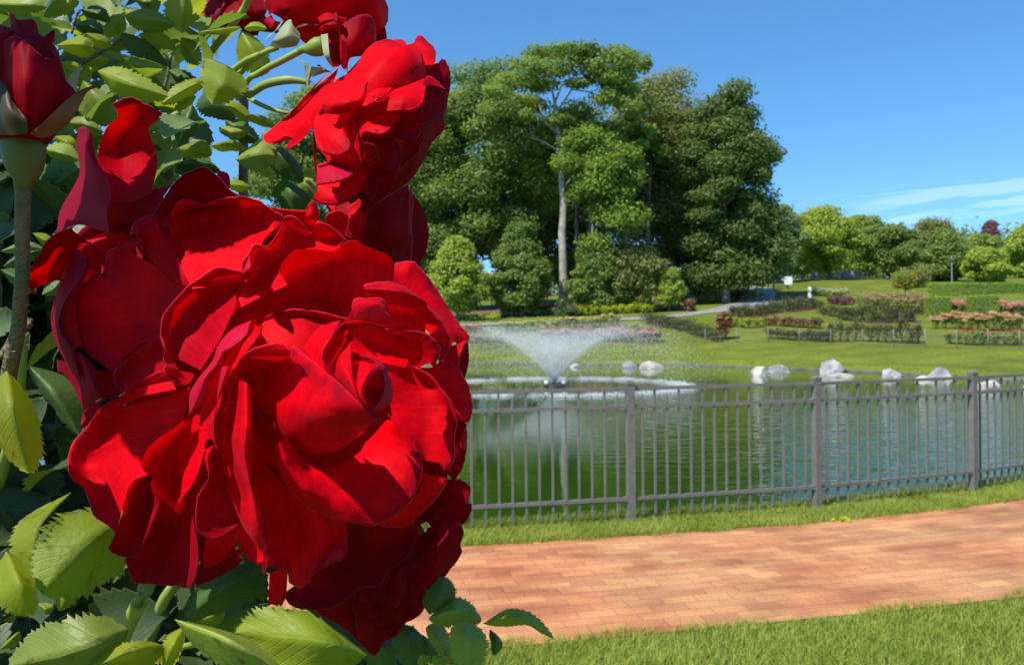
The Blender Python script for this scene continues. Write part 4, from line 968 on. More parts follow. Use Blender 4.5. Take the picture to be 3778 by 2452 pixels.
A('A', [[(260, 560, 40), (330, 700, 40), (330, 900, 40), (300, 1250, 36)], [(200, 620, 34), (200, 800, 34), (150, 1100, 30), (165, 1320, 26)], [(245, 690, 22), (225, 790, 21), (105, 940, 18), (40, 1080, 16), (40, 1190, 16), (130, 1350, 15)]], m=M_MID)
A('A', [[(150, 590, 26), (60, 800, 32), (0, 980, 33), (-24, 1110, 32), (0, 1250, 30), (60, 1380, 28), (130, 1500, 28)], [(230, 700, 20), (110, 900, 20), (20, 1060, 21), (16, 1150, 20), (50, 1260, 18), (110, 1370, 16), (160, 1530, 18)], [(247, 688, 21), (226, 790, 19.5), (106, 940, 16), (42, 1080, 14.5), (42, 1190, 14.5), (132, 1350, 14), (190, 1560, 14)]], back=True, m=M_MID)
A('G', [[(590, 222, 20), (640, 350, 20), (648, 480, 22), (684, 692, 22)], [(650, 225, 14), (700, 360, 12), (720, 500, 12), (740, 640, 18)], [(700, 260, 16), (745, 310, 15), (772, 390, 12), (765, 490, 9), (842, 588, 12)]], back=True, m=M_MID)
A('G', [[(840, 590, 24), (760, 640, 26), (690, 690, 26)], [(800, 680, 24), (740, 740, 24), (660, 790, 24)], [(760, 770, 20), (700, 810, 20), (650, 838, 22)]], m=M_MID)
A('G', [[(600, 330, 28), (650, 480, 28), (680, 700, 26)], [(540, 300, 30), (590, 480, 32), (660, 640, 30)], [(474, 280, 34), (484, 380, 36), (560, 470, 38), (640, 570, 36), (688, 690, 30)]], back=True, m=M_MID)
A('G', [[(780, 360, 26), (920, 380, 26), (1060, 430, 24)], [(770, 480, 24), (880, 500, 22), (1060, 490, 20)], [(770, 560, 22), (860, 590, 20), (1010, 545, 18)]], m=M_MID)
A('G', [[(900, 440, 16), (960, 440, 14)], [(912, 458, 13), (986, 470, 11)], [(945, 516, 12), (992, 504, 9)]], back=True, nu=14, nv=10, m=M_MID)
A('A', [[(380, 490, 36), (560, 460, 36), (720, 400, 32)], [(372, 350, 38), (560, 330, 36), (760, 280, 32)], [(400, 252, 40), (610, 226, 38), (722, 196, 34), (836, 160, 32)]], back=True, m=M_DEEP)
A('S', [[(300, 1250, 44), (560, 1000, 46), (780, 800, 44)], [(240, 1050, 50), (440, 880, 52), (680, 720, 50)], [(215, 930, 48), (330, 830, 48), (430, 790, 48), (560, 740, 48)]], m=M_DEEP, nu=24, nv=16)
A('S', [[(560, 1000, 40), (700, 860, 40), (900, 780, 36)], [(480, 880, 40), (600, 810, 40), (760, 740, 38)], [(400, 840, 34), (560, 800, 36), (700, 740, 36), (800, 690, 34)]], m=M_DEEP, nu=24, nv=16)
A('A', [[(380, 490, 40), (560, 540, 40), (600, 800, 40)], [(200, 560, 42), (350, 560, 40), (420, 800, 36)], [(100, 500, 38), (140, 620, 40), (260, 640, 40)]], m=M_MID)
A('A', [[(780, 470, 14), (900, 400, 16), (1090, 350, 18), (1310, 320, 18)], [(745, 420, 24), (880, 290, 30), (1060, 245, 32), (1290, 270, 30)], [(722, 385, 22), (820, 260, 27), (910, 160, 30), (1050, 105, 30), (1160, 160, 28), (1300, 245, 26)], [(716, 376, 19), (800, 232, 18), (902, 108, 18), (1050, 40, 19), (1150, 92, 19), (1236, 186, 20), (1326, 243, 21)]], curl=3, m=M_MID)
A('A', [[(1150, 200, 36), (1250, 190, 34)], [(1165, 140, 36), (1245, 150, 35)], [(1160, 78, 38), (1190, 68, 38), (1238, 95, 37), (1248, 180, 36)]], nu=16, nv=12, m=M_MID)
# second ring, upper
A('A', [[(985, 900, 2), (1150, 880, 2), (1350, 850, 0), (1450, 800, -2)], [(880, 690, 12), (1100, 620, 14), (1300, 600, 12), (1480, 580, 8)], [(826, 530, 18), (1050, 460, 22), (1300, 430, 21), (1560, 480, 15)], [(822, 390, 16), (1000, 340, 20), (1250, 310, 20), (1500, 320, 19), (1630, 430, 13)], [(862, 300, 11), (940, 265, 11), (1060, 308, 15), (1110, 285, 11), (1200, 262, 10), (1340, 248, 11), (1450, 275, 13), (1540, 330, 13), (1630, 388, 11)]], nu=44, nv=32)
A('B', [[(660, 470, 22), (760, 480, 22), (880, 500, 22)], [(650, 400, 20), (720, 400, 20), (820, 440, 20)], [(572, 320, 18), (665, 336, 16), (790, 350, 17), (832, 345, 18)]], nu=22, nv=16)
A('B', [[(810, 450, 20), (880, 470, 20), (930, 450, 20)], [(822, 390, 16), (870, 380, 15), (920, 400, 18)], [(838, 310, 15), (880, 280, 15), (914, 340, 17), (920, 400, 19)]], nu=18, nv=14)
A('B', [[(930, 470, 28), (1010, 520, 28), (1090, 560, 28)], [(960, 410, 25), (1040, 430, 23), (1100, 480, 25)], [(962, 398, 22), (1000, 362, 20), (1070, 345, 21), (1116, 384, 22), (1124, 432, 24), (1092, 530, 26)]], nu=22, nv=16)
A('B', [[(1060, 500, 34), (1150, 600, 32), (1250, 680, 30)], [(1090, 450, 34), (1180, 560, 30), (1300, 660, 30)]] + [[(1115, 455, 30), (1200, 590, 26), (1330, 650, 28)]], nu=18, nv=12, m=M_DEEP)
A('A', [[(970, 900, 8), (900, 1100, 8), (780, 1290, 8)], [(760, 760, 14), (680, 1000, 15), (620, 1290, 14)], [(560, 640, 17), (420, 880, 19), (390, 1150, 19), (500, 1390, 17)], [(600, 540, 17), (500, 592, 17), (388, 640, 18), (352, 800, 22), (312, 784, 21), (212, 890, 21), (167, 1050, 21), (185, 1200, 21), (226, 1335, 20), (340, 1425, 17), (424, 1494, 15)]], nu=46, nv=30, seed=31)
A('A', [[(720, 740, 12), (850, 860, 10), (975, 880, 8)], [(640, 600, 10), (780, 690, 9), (900, 720, 10)], [(590, 520, 6), (690, 500, 6), (780, 540, 10), (850, 600, 12)], [(544, 510, 7), (582, 430, 6), (692, 378, 8), (736, 402, 9), (772, 500, 11), (826, 545, 13)]], nv=28, m=M_MID)
A('A', [[(540, 560, 12), (590, 600, 11), (630, 640, 10)], [(540, 525, 8), (580, 515, 5), (640, 560, 6)], [(534, 540, 6), (560, 512, 1), (596, 520, 2), (640, 570, 5)]], back=True, nu=16, nv=10, m=M_MID)
A('A', [[(830, 1480, 2), (700, 1560, 4), (600, 1600, 6), (480, 1640, 8)], [(790, 1370, 6), (660, 1440, 8), (560, 1500, 10), (450, 1580, 12)], [(748, 1262, 4), (650, 1312, 5), (582, 1358, 6), (500, 1430, 7), (432, 1497, 8), (430, 1545, 11)]], m=M_MID)
A('D', [[(870, 260, 0), (720, 290, 2), (600, 310, 4)], [(830, 190, 4), (700, 220, 5), (570, 260, 7)], [(800, 130, 3), (740, 146, 3), (640, 190, 4), (565, 252, 6)]], nu=22, nv=14)
# inner left petals with the curled rims
A('A', [[(1300, 1010, -4), (1180, 1260, -6), (1040, 1480, -6)], [(1300, 900, 5), (1080, 1120, 6), (930, 1420, 2)], [(1380, 830, 4), (1180, 880, 6), (980, 1000, 8), (860, 1180, 7), (850, 1400, 3)], [(1386, 792, 0), (1262, 765, -2), (1160, 748, -1), (1080, 800, 0), (970, 870, 2), (870, 976, 2), (790, 1075, 2), (770, 1150, 1), (765, 1250, 0), (792, 1330, -2), (776, 1395, -3), (806, 1445, -3), (892, 1482, -4)]], nu=46, nv=30, m=M_MID)
A('D', [[(1000, 150, -4), (960, 220, -3), (880, 235, -1)], [(860, 120, -2), (850, 180, -1), (840, 215, 0)], [(800, 90, -5), (790, 130, -4), (810, 170, -3), (860, 212, -3)]], nu=20, nv=12)
A('B', [[(280, 1100, -2), (420, 1000, 0), (700, 870, 2), (1000, 720, 4)], [(380, 900, 4), (560, 760, 9), (780, 650, 12), (1060, 620, 12)], [(400, 800, 4), (470, 660, 6), (620, 590, 11), (690, 480, 14), (880, 540, 16), (1090, 560, 16)], [(380, 792, -2), (378, 715, -3), (424, 652, -1), (462, 590, 2), (540, 601, 5), (600, 550, 7), (658, 452, 9), (682, 385, 9), (760, 402, 10), (866, 510, 15), (902, 430, 11), (960, 440, 11), (1042, 490, 14), (1126, 572, 16)]], nu=50, nv=30)
A('B', [[(390, 800, -1), (425, 760, 0), (440, 700, 2)], [(376, 770, -5), (400, 720, -5), (425, 660, -2)], [(384, 795, -5), (420, 765, -8), (436, 735, -7), (428, 700, -6), (424, 655, -3)]], back=True, nu=20, nv=10)
A('B', [[(700, 1010, 10), (900, 1060, 12), (1150, 1070, 12), (1400, 1010, 10)], [(690, 860, 7), (860, 900, 9), (1040, 900, 10), (1250, 880, 10), (1450, 880, 9)], [(650, 800, 4), (760, 760, 7), (960, 730, 7), (1120, 680, 8), (1300, 720, 9), (1456, 790, 9)], [(637, 786, 0), (690, 690, 0), (746, 638, 0), (850, 624, 1), (1030, 637, 4), (1100, 585, 4), (1186, 564, 3), (1232, 600, 5), (1345, 640, 4), (1430, 690, 5), (1457, 750, 7)]], nu=44, nv=30, curl=-2)
# right side, outer
A('C', [[(860, 330, 12), (1000, 500, 12), (1150, 660, 10), (1260, 780, 10)], [(870, 220, 14), (1020, 340, 15), (1180, 520, 15), (1300, 700, 15)], [(882, 142, 17), (1000, 131, 17), (1030, 147, 18), (1120, 250, 20), (1230, 415, 22), (1330, 565, 22), (1404, 650, 22), (1392, 690, 21), (1330, 720, 19)]], nu=40)
A('C', [[(820, 610, 8), (950, 630, 8), (1100, 650, 8)], [(760, 480, 8), (920, 500, 9), (1110, 570, 9)], [(690, 375, 2), (880, 400, 2), (1080, 410, 2), (1120, 500, 4), (1200, 590, 6)], [(668, 320, -3), (850, 330, -5), (960, 350, -4), (1070, 395, -1), (1120, 460, 2), (1222, 560, 5)], [(662, 300, 2), (742, 282, 1), (850, 280, 1), (932, 305, 2), (1062, 386, 4), (1098, 436, 6), (1228, 540, 9)]], nu=36, nv=34, curl=1)
A('C', [[(1010, 630, 12), (1080, 740, 12), (1110, 860, 12)], [(1110, 650, 9), (1160, 710, 9), (1180, 800, 9)], [(1222, 575, 9), (1256, 650, 9), (1276, 690, 10), (1250, 770, 9), (1195, 842, 8)]])
A('C', [[(1200, 860, 16), (1220, 760, 16), (1240, 700, 16)], [(1270, 860, 15), (1300, 790, 15), (1310, 720, 16)], [(1330, 870, 15), (1350, 780, 15), (1396, 672, 17)]], m=M_ROSE)
A('C', [[(840, 680, 10), (940, 800, 9), (1040, 900, 7)], [(870, 640, 6), (990, 740, 6), (1090, 860, 5)], [(930, 640, 2), (1060, 690, 1), (1130, 780, 1), (1130, 850, 2)], [(846, 616, 4), (930, 618, 1), (1062, 626, -1), (1152, 680, -1), (1194, 740, 0), (1190, 808, 1), (1150, 870, 2)]], nu=34)
A('C', [[(1040, 880, 10), (1120, 1010, 10), (1240, 1160, 9), (1310, 1275, 8)], [(1120, 880, 10), (1230, 980, 10), (1330, 1120, 10), (1350, 1260, 9)], [(1152, 876, 9), (1192, 848, 9), (1250, 850, 10), (1326, 890, 12), (1380, 970, 13), (1412, 1060, 13), (1425, 1180, 13), (1410, 1250, 12), (1386, 1270, 11)]], nu=36)
A('C', [[(1200, 760, 26), (1260, 900, 26), (1330, 1000, 26)], [(1300, 720, 25), (1340, 860, 25), (1350, 980, 24)], [(1390, 690, 24), (1403, 830, 26), (1378, 955, 26)]], m=M_DEEP)
A('C', [[(1250, 1200, 26), (1240, 1450, 26), (1150, 1650, 24)], [(1330, 1240, 26), (1330, 1440, 26), (1250, 1640, 25)], [(1382, 1270, 25), (1388, 1340, 26), (1384, 1480, 27), (1352, 1600, 27), (1300, 1680, 27)]], m=M_DEEP)
A('C', [[(1330, 1400, 21), (1350, 1470, 21)], [(1350, 1370, 18), (1370, 1440, 18)], [(1378, 1312, 19), (1393, 1350, 19), (1388, 1400, 19), (1370, 1470, 20)]], nu=14, nv=10, back=True)
A('C', [[(820, 830, 4), (850, 1150, 2), (900, 1300, 0), (1050, 1520, 0)], [(940, 850, 6), (1040, 1100, 6), (1080, 1350, 4), (1090, 1540, 3)], [(1000, 870, 6), (1120, 990, 7), (1200, 1150, 6), (1220, 1350, 4), (1200, 1560, 3)], [(986, 862, 4), (1120, 932, 4), (1222, 1042, 4), (1300, 1172, 4), (1320, 1262, 4), (1302, 1400, 3), (1300, 1500, 3), (1280, 1560, 3), (1228, 1610, 3)]], nu=40, nv=30)
A('F', [[(1060, 120, 6), (1060, 300, 6), (950, 400, 6), (800, 450, 6)], [(1110, 190, 6), (1090, 330, 7), (1000, 440, 8), (780, 500, 8)], [(1228, 205, 6), (1242, 240, 6), (1222, 290, 7), (1150, 385, 7), (1085, 442, 8), (980, 542, 9), (880, 562, 10), (740, 537, 10)]], nu=34)
# the great lower petal, folded on its left
A('E', [[(700, 560, 4), (820, 720, 8), (980, 800, 10), (1250, 640, 8), (1400, 480, 4)], [(688, 602, -12), (780, 765, -11), (880, 845, -8), (1050, 832, -2), (1300, 760, 2), (1440, 480, 2)], [(640, 640, -16), (690, 830, -15), (850, 980, -13), (1050, 1020, -9), (1300, 980, -4), (1500, 840, -1), (1530, 640, 0), (1460, 500, 0)], [(619, 652, -12), (626, 800, -10), (700, 950, -9), (820, 1082, -8), (920, 1130, -8), (1090, 1190, -8), (1190, 1213, -7), (1300, 1225, -6), (1380, 1195, -5), (1520, 1110, -3), (1600, 1000, -2), (1645, 880, -1), (1640, 740, 0), (1590, 625, 1), (1510, 505, 2), (1400, 435, 3)]], nu=64, nv=34, seed=5)
A('E', [[(440, 820, 6), (600, 820, 6), (780, 790, 6)], [(440, 600, 2), (560, 640, 0), (700, 690, -4)], [(443, 382, 0), (520, 430, -3), (580, 472, -6), (612, 547, -9), (688, 604, -13)]])
A('E', [[(580, 480, -4), (610, 550, -8), (660, 600, -11)], [(600, 500, -8), (630, 560, -11), (680, 590, -13)], [(582, 468, -6), (612, 540, -9), (690, 598, -12)]], back=True, nu=16, nv=8)
# the tall fold and the curled ridges left of the heart
A('E', [[(290, 230, 2), (230, 500, 2), (220, 700, 2), (280, 1000, 4), (370, 1220, 6), (440, 1330, 6)], [(330, 196, -12), (320, 500, -13), (318, 650, -13), (350, 820, -8), (408, 1000, -7), (424, 1180, -6), (452, 1290, -4), (530, 1400, 0)], [(400, 214, -19), (400, 540, -23), (390, 700, -22), (420, 880, -18), (460, 1050, -13), (490, 1200, -10), (548, 1395, -4)], [(436, 266, -16), (441, 540, -19), (437, 850, -15), (490, 1050, -10), (516, 1250, -7), (556, 1386, -2)]], nu=44, nv=26, curl=3, seed=9)
A('E', [[(240, 660, 6), (340, 900, 6), (410, 1180, 8)], [(180, 820, 3), (240, 1000, 5), (330, 1200, 7)], [(186, 652, 0), (106, 700, -2), (96, 760, -2), (140, 876, 0), (100, 960, 0), (55, 1052, 0), (45, 1205, 1), (70, 1272, 2), (150, 1331, 3), (240, 1302, 4), (330, 1242, 5), (363, 1196, 6)]], nu=40, m=M_MID)
A('E', [[(188, 660, -2), (150, 720, -1), (150, 860, 0)], [(120, 690, -4), (105, 760, -4), (130, 850, -3)], [(184, 650, -5), (140, 702, -8), (133, 760, -8), (142, 880, -4)]], back=True, nu=18, nv=10)
A('E', [[(442, -232, -2), (290, -160, -4), (198, -52, -5), (168, 40, -5), (108, 120, -4), (58, 190, -3), (0, 290, -2), (-5, 440, 0)], [(440, -226, -8), (340, -140, -11), (250, -40, -13), (210, 20, -14), (168, 100, -13), (95, 180, -12), (60, 280, -10), (0, 438, -4)], [(434, -216, -12), (392, -108, -13), (305, -38, -14), (242, 2, -14), (228, 82, -13), (132, 166, -13), (128, 282, -11), (92, 360, -8), (0, 442, -3)]], back=True, nu=44, nv=20, jag=1.6)
A('E', [[(440, -220, -4), (250, 60, -4), (140, 220, -4), (80, 430, -3), (60, 620, -2)], [(480, -190, -11), (370, -60, -12), (280, 150, -12), (200, 400, -10), (160, 620, -6)], [(514, -192, -14), (480, -100, -15), (332, 95, -15), (272, 250, -14), (235, 480, -12), (236, 600, -10), (188, 694, -6)]], nu=36)
A('E', [[(300, 90, -14), (245, 210, -13), (180, 420, -10), (150, 500, -8)], [(275, 95, -17), (220, 260, -17), (178, 450, -14), (170, 560, -11)], [(232, 100, -14), (205, 250, -14), (188, 440, -12), (152, 470, -11), (166, 600, -9), (186, 640, -8)]], back=True, nu=26, nv=12)
A('D', [[(1130, 330, -2), (1120, 480, -2), (1085, 640, -1), (1010, 890, 0), (890, 1068, 2)], [(1000, 450, 4), (890, 650, 7), (840, 800, 7), (830, 950, 6), (850, 1060, 4)], [(920, 500, 3), (760, 640, 5), (690, 760, 4), (750, 920, 2), (810, 1066, 2)], [(965, 440, 0), (880, 520, 0), (720, 641, 0), (662, 710, -2), (631, 790, -2), (652, 846, -1), (713, 890, -1), (696, 950, -3), (752, 1050, -1), (802, 1071, 1)]], nu=36, nv=30, curl=-1.5)
# lower left fan
A('D', [[(970, 240, 8), (900, 520, 8), (720, 800, 8), (660, 870, 8)], [(720, 340, 14), (580, 560, 15), (500, 800, 14), (545, 940, 10)], [(480, 370, 15), (320, 580, 17), (250, 820, 16), (330, 1010, 13), (470, 1180, 9)], [(880, 206, 10), (780, 205, 11), (560, 265, 11), (460, 321, 12), (330, 401, 13), (230, 541, 14), (150, 626, 14), (108, 730, 13), (110, 842, 12), (150, 920, 11), (222, 966, 10), (260, 1082, 9), (300, 1171, 8), (400, 1231, 8), (442, 1286, 8)]], nu=50, nv=32)
A('D', [[(640, 860, 10), (530, 962, 9), (498, 1100, 9), (442, 1270, 9), (384, 1388, 12)], [(668, 900, 16), (652, 1100, 18), (590, 1350, 18), (460, 1410, 17), (392, 1405, 15)], [(694, 932, 8), (752, 1052, 8), (702, 1202, 9), (622, 1382, 11), (570, 1441, 12), (478, 1447, 13), (400, 1414, 13)]], nu=40, nv=26, m=M_MID)
A('D', [[(740, 1020, 8), (830, 1040, 8), (900, 1040, 8), (1040, 860, 4)], [(640, 1300, 20), (800, 1330, 24), (925, 1300, 18), (1020, 1200, 6)], [(508, 1470, 17), (540, 1560, 20), (576, 1628, 22), (720, 1642, 25), (871, 1653, 24), (985, 1657, 14), (1028, 1500, 7)]], nu=40, nv=28, m=M_MID)
A('D', [[(1080, 1320, 12), (1200, 1300, 12), (1300, 1200, 12)], [(1065, 1400, 14), (1150, 1400, 15), (1290, 1310, 14)], [(1058, 1448, 15), (1090, 1524, 16), (1232, 1450, 16), (1306, 1362, 14)]], nu=22, nv=16)
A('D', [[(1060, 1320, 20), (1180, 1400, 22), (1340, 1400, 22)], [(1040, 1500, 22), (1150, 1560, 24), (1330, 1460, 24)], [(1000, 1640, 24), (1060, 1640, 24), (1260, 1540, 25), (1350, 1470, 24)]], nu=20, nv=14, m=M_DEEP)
A('E', [[(310, 1230, 8), (400, 1250, 8), (530, 1390, 6)], [(330, 1310, 11), (420, 1380, 11), (530, 1430, 8)], [(346, 1356, 10), (400, 1441, 10), (470, 1493, 10), (530, 1494, 8)]], nu=22, nv=14)
A('E', [[(520, 1380, 3), (545, 1380, 3)], [(525, 1440, 2), (558, 1440, 3)], [(516, 1545, 5), (535, 1560, 5), (562, 1460, 4)]], nu=12, nv=8, back=True)
A('F', [[(-130, 20, 6), (50, 220, 4), (290, 440, 2), (530, 490, 6)], [(-110, 400, 12), (100, 520, 14), (270, 600, 6), (400, 580, 2), (546, 620, 10)], [(-80, 650, 14), (120, 700, 15), (255, 720, 7), (370, 690, 4), (470, 700, 8), (545, 650, 11)], [(-60, 822, 12), (60, 860, 13), (118, 870, 13), (130, 950, 14), (205, 992, 9), (270, 950, 5), (296, 900, 5), (362, 850, 6), (450, 802, 7), (526, 755, 8), (546, 690, 11)]], nu=48, nv=30, seed=14)
A('F', [[(450, 680, 9), (380, 760, 8), (360, 840, 8)], [(490, 720, 3), (430, 780, 2), (380, 830, 4)], [(526, 756, 4), (490, 800, 4), (450, 806, 5), (330, 880, 5), (290, 905, 6)]], nu=20, nv=10, back=True)
A('F', [[(-10, 890, 20), (60, 870, 20), (120, 880, 20)], [(-15, 1000, 24), (60, 1000, 22), (112, 1000, 24)], [(-20, 1105, 26), (20, 1112, 25), (70, 1118, 25), (110, 1050, 26)]], nu=20, nv=16)
# the heart
A('B', [[(480, 1520, 6), (700, 1500, 6), (950, 1350, 4), (1150, 1300, 4)], [(470, 1280, 8), (700, 1200, 10), (1000, 1190, 8), (1200, 1200, 4)], [(470, 1165, 4), (560, 1092, 2), (700, 1052, 2), (900, 1063, 2), (1085, 1106, 0), (1180, 1130, -2)]], nu=34)
A('E', [[(300, 150, 0), (500, 150, 0), (720, 120, -4)], [(345, 80, -6), (550, 68, -10), (715, 55, -14)], [(370, 30, -14), (560, 10, -21), (716, 20, -25)], [(362, 46, -14), (450, -20, -20), (600, -62, -25), (672, -52, -28), (724, 0, -30)]], nu=28, nv=20)
A('E', [[(490, 720, 12), (660, 760, 12), (800, 775, 8), (960, 745, 5), (1110, 668, 0), (1230, 575, -5)], [(440, 500, 5), (600, 600, -2), (800, 655, -9), (980, 655, -13), (1140, 600, -16), (1260, 535, -20)], [(440, 270, 2), (600, 350, -8), (770, 440, -20), (970, 500, -31), (1150, 530, -33), (1300, 505, -33)], [(500, 120, 0), (690, 160, -12), (800, 290, -23), (960, 380, -35), (1120, 440, -38), (1250, 480, -38), (1345, 500, -37)], [(620, 60, -10), (712, 60, -19), (820, 110, -26), (950, 210, -34), (1080, 320, -39), (1220, 420, -41), (1352, 498, -40)], [(700, 0, -14), (735, -40, -20), (832, 34, -27), (960, 128, -34), (1090, 248, -39), (1226, 378, -42), (1290, 448, -41), (1360, 493, -40)]], nu=56, nv=44, rip=.35, jag=.25, curl=3, seed=3)
A('C', [[(235, 740, -24), (300, 830, -28), (380, 900, -32)], [(290, 650, -24), (340, 720, -30), (385, 780, -35)], [(345, 590, -20), (430, 566, -26), (488, 558, -31), (440, 640, -36), (385, 740, -37)]], nu=26, nv=18, rip=.3, jag=.2)
A('C', [[(400, 880, -26), (470, 760, -24), (560, 620, -18)], [(370, 820, -32), (420, 720, -32), (540, 600, -26)], [(364, 862, -36), (375, 760, -38), (440, 650, -37), (500, 580, -34), (600, 552, -28)]], nu=26, nv=16, rip=.3, jag=.2, curl=3)
A('C', [[(470, 640, -30), (560, 600, -29), (640, 580, -24), (760, 600, -16), (830, 600, -10)], [(520, 560, -33), (620, 530, -28), (720, 500, -20), (840, 530, -14)], [(560, 505, -31), (610, 440, -25), (760, 430, -17), (845, 505, -13)], [(530, 535, -29), (578, 475, -26), (600, 396, -18), (690, 393, -15), (770, 388, -12), (810, 420, -11), (848, 508, -10), (836, 578, -10)]], nu=36, nv=22, rip=.4, jag=.4)
A('C', [[(490, 610, -28), (560, 590, -30), (620, 565, -28), (740, 590, -20), (836, 590, -13)], [(500, 590, -33), (600, 545, -31), (700, 560, -24), (838, 584, -14)]] + [[(540, 570, -34), (620, 548, -33), (760, 576, -24), (840, 586, -15)]], nu=24, nv=8, back=True, rip=.2)
A('C', [[(415, 890, -34), (520, 1010, -37), (650, 1150, -40)], [(480, 780, -35), (520, 900, -41), (600, 1060, -43), (652, 1154, -42)], [(556, 660, -31), (570, 720, -34), (570, 850, -40), (604, 1040, -43), (654, 1156, -43)]], nu=28, nv=18, rip=.25, jag=.2)
A('C', [[(545, 760, -24), (560, 720, -24), (575, 660, -22)], [(556, 680, -30), (580, 640, -28), (600, 610, -24)], [(554, 650, -32), (560, 625, -31), (606, 588, -26)]], nu=12, nv=8, rip=.2)
A('C', [[(580, 860, -12), (720, 840, -12), (780, 890, -12), (820, 980, -12), (840, 1070, -14), (810, 1150, -18), (700, 1190, -26)], [(570, 800, -28), (710, 800, -28), (800, 856, -28), (850, 970, -28), (868, 1070, -29), (838, 1150, -31), (720, 1214, -35)], [(576, 792, -33), (705, 812, -34), (770, 868, -36), (806, 960, -37), (796, 1060, -39), (750, 1150, -41), (692, 1172, -42)]], nu=40, nv=22, rip=.25, jag=.2, curl=3)
A('C', [[(600, 900, -30), (596, 1000, -33), (640, 1120, -38), (690, 1180, -40)], [(640, 833, -36), (606, 985, -41), (626, 1082, -43), (686, 1167, -43)], [(700, 850, -40), (660, 960, -45), (640, 1060, -45), (684, 1150, -44)], [(756, 842, -37), (772, 876, -39), (690, 970, -44), (660, 1030, -45), (660, 1080, -45), (690, 1170, -44)]], nu=30, nv=22, rip=.25, jag=.3, curl=2)
A('C', [[(640, 830, -20), (600, 1000, -20), (700, 1180, -22)], [(720, 850, -18), (700, 1000, -16), (740, 1150, -18)], [(800, 860, -20), (850, 1000, -20), (800, 1160, -22)]], nu=16, nv=12)
A('C', [[(690, 1000, -24), (740, 940, -24), (800, 930, -24)], [(676, 985, -33), (720, 930, -36), (770, 880, -35), (800, 920, -32)], [(672, 990, -38), (700, 950, -40), (775, 890, -39), (800, 930, -35), (780, 1000, -37)]], nu=24, nv=14, rip=.2, jag=.2)
A('C', [[(700, 1070, -22), (740, 1060, -20), (770, 980, -20)], [(700, 1040, -30), (740, 1040, -31), (775, 960, -30)], [(708, 1020, -37), (745, 1030, -38), (772, 990, -37), (780, 910, -35)]], nu=22, nv=12, rip=.2, jag=.2)
A('C', [[(670, 1110, -24), (730, 1120, -22), (800, 1100, -22)], [(662, 1040, -34), (720, 1075, -34), (795, 1060, -33)], [(664, 1030, -39), (715, 1058, -39), (760, 1050, -38), (790, 1020, -36)]], nu=22, nv=12, rip=.2, jag=.2)
A('C', [[(680, 1140, -26), (730, 1150, -24), (790, 1120, -26)], [(678, 1110, -36), (730, 1100, -34), (790, 1080, -34)], [(676, 1090, -40), (730, 1088, -38), (788, 1056, -37)]], nu=20, nv=10, rip=.2, jag=.2)
A('E', [[(1200, 400, -30), (1280, 430, -30), (1365, 400, -26)], [(1230, 392, -37), (1300, 450, -37), (1366, 440, -31)], [(1232, 385, -41), (1295, 444, -41), (1362, 492, -39)]], nu=16, nv=10, rip=.2)
A('C', [[(570, 760, 0), (740, 830, 2), (960, 880, 4)], [(590, 650, 2), (780, 720, 6), (980, 800, 8)], [(600, 570, 0), (760, 590, 2), (860, 630, 4), (930, 700, 4)]], nu=26)
A('C', [[(400, 560, 8), (700, 640, 10), (1000, 740, 10)], [(500, 450, 12), (760, 500, 12), (1000, 640, 12)], [(560, 330, 12), (780, 380, 12), (960, 500, 12)]], nu=22)
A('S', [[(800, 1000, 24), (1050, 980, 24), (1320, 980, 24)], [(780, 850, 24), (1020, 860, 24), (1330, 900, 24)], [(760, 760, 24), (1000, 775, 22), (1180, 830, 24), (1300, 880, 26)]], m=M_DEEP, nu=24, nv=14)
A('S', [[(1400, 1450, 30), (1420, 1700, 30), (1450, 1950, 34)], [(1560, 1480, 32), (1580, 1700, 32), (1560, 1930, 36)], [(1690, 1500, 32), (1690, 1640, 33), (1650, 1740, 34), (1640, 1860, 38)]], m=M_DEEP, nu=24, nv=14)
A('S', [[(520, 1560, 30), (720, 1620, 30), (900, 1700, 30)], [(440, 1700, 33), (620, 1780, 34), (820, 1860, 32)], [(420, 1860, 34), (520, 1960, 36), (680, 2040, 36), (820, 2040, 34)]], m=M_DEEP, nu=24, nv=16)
# petals at the flower's back that close the gaps
for k in range(10):
    a = 2 * math.pi * k / 10 + .2; ca, sa = math.cos(a), math.sin(a); cx, cy = 1010, 1400
    def q(rad, off, z): return (cx + ca * rad - sa * off, cy + sa * rad * .95 + ca * off, z)
    A('S', [[q(60, -70, 26), q(60, 70, 26)], [q(260, -190, 24 + k % 2 * 3), q(290, 0, 27), q(260, 190, 24)], [q(430, -230, 27), q(500, 0, 29 + k % 3), q(430, 230, 27)], [q(500, -160, 30), q(570, 0, 31), q(500, 160, 30)]], nu=20, nv=14, seed=100 + k)

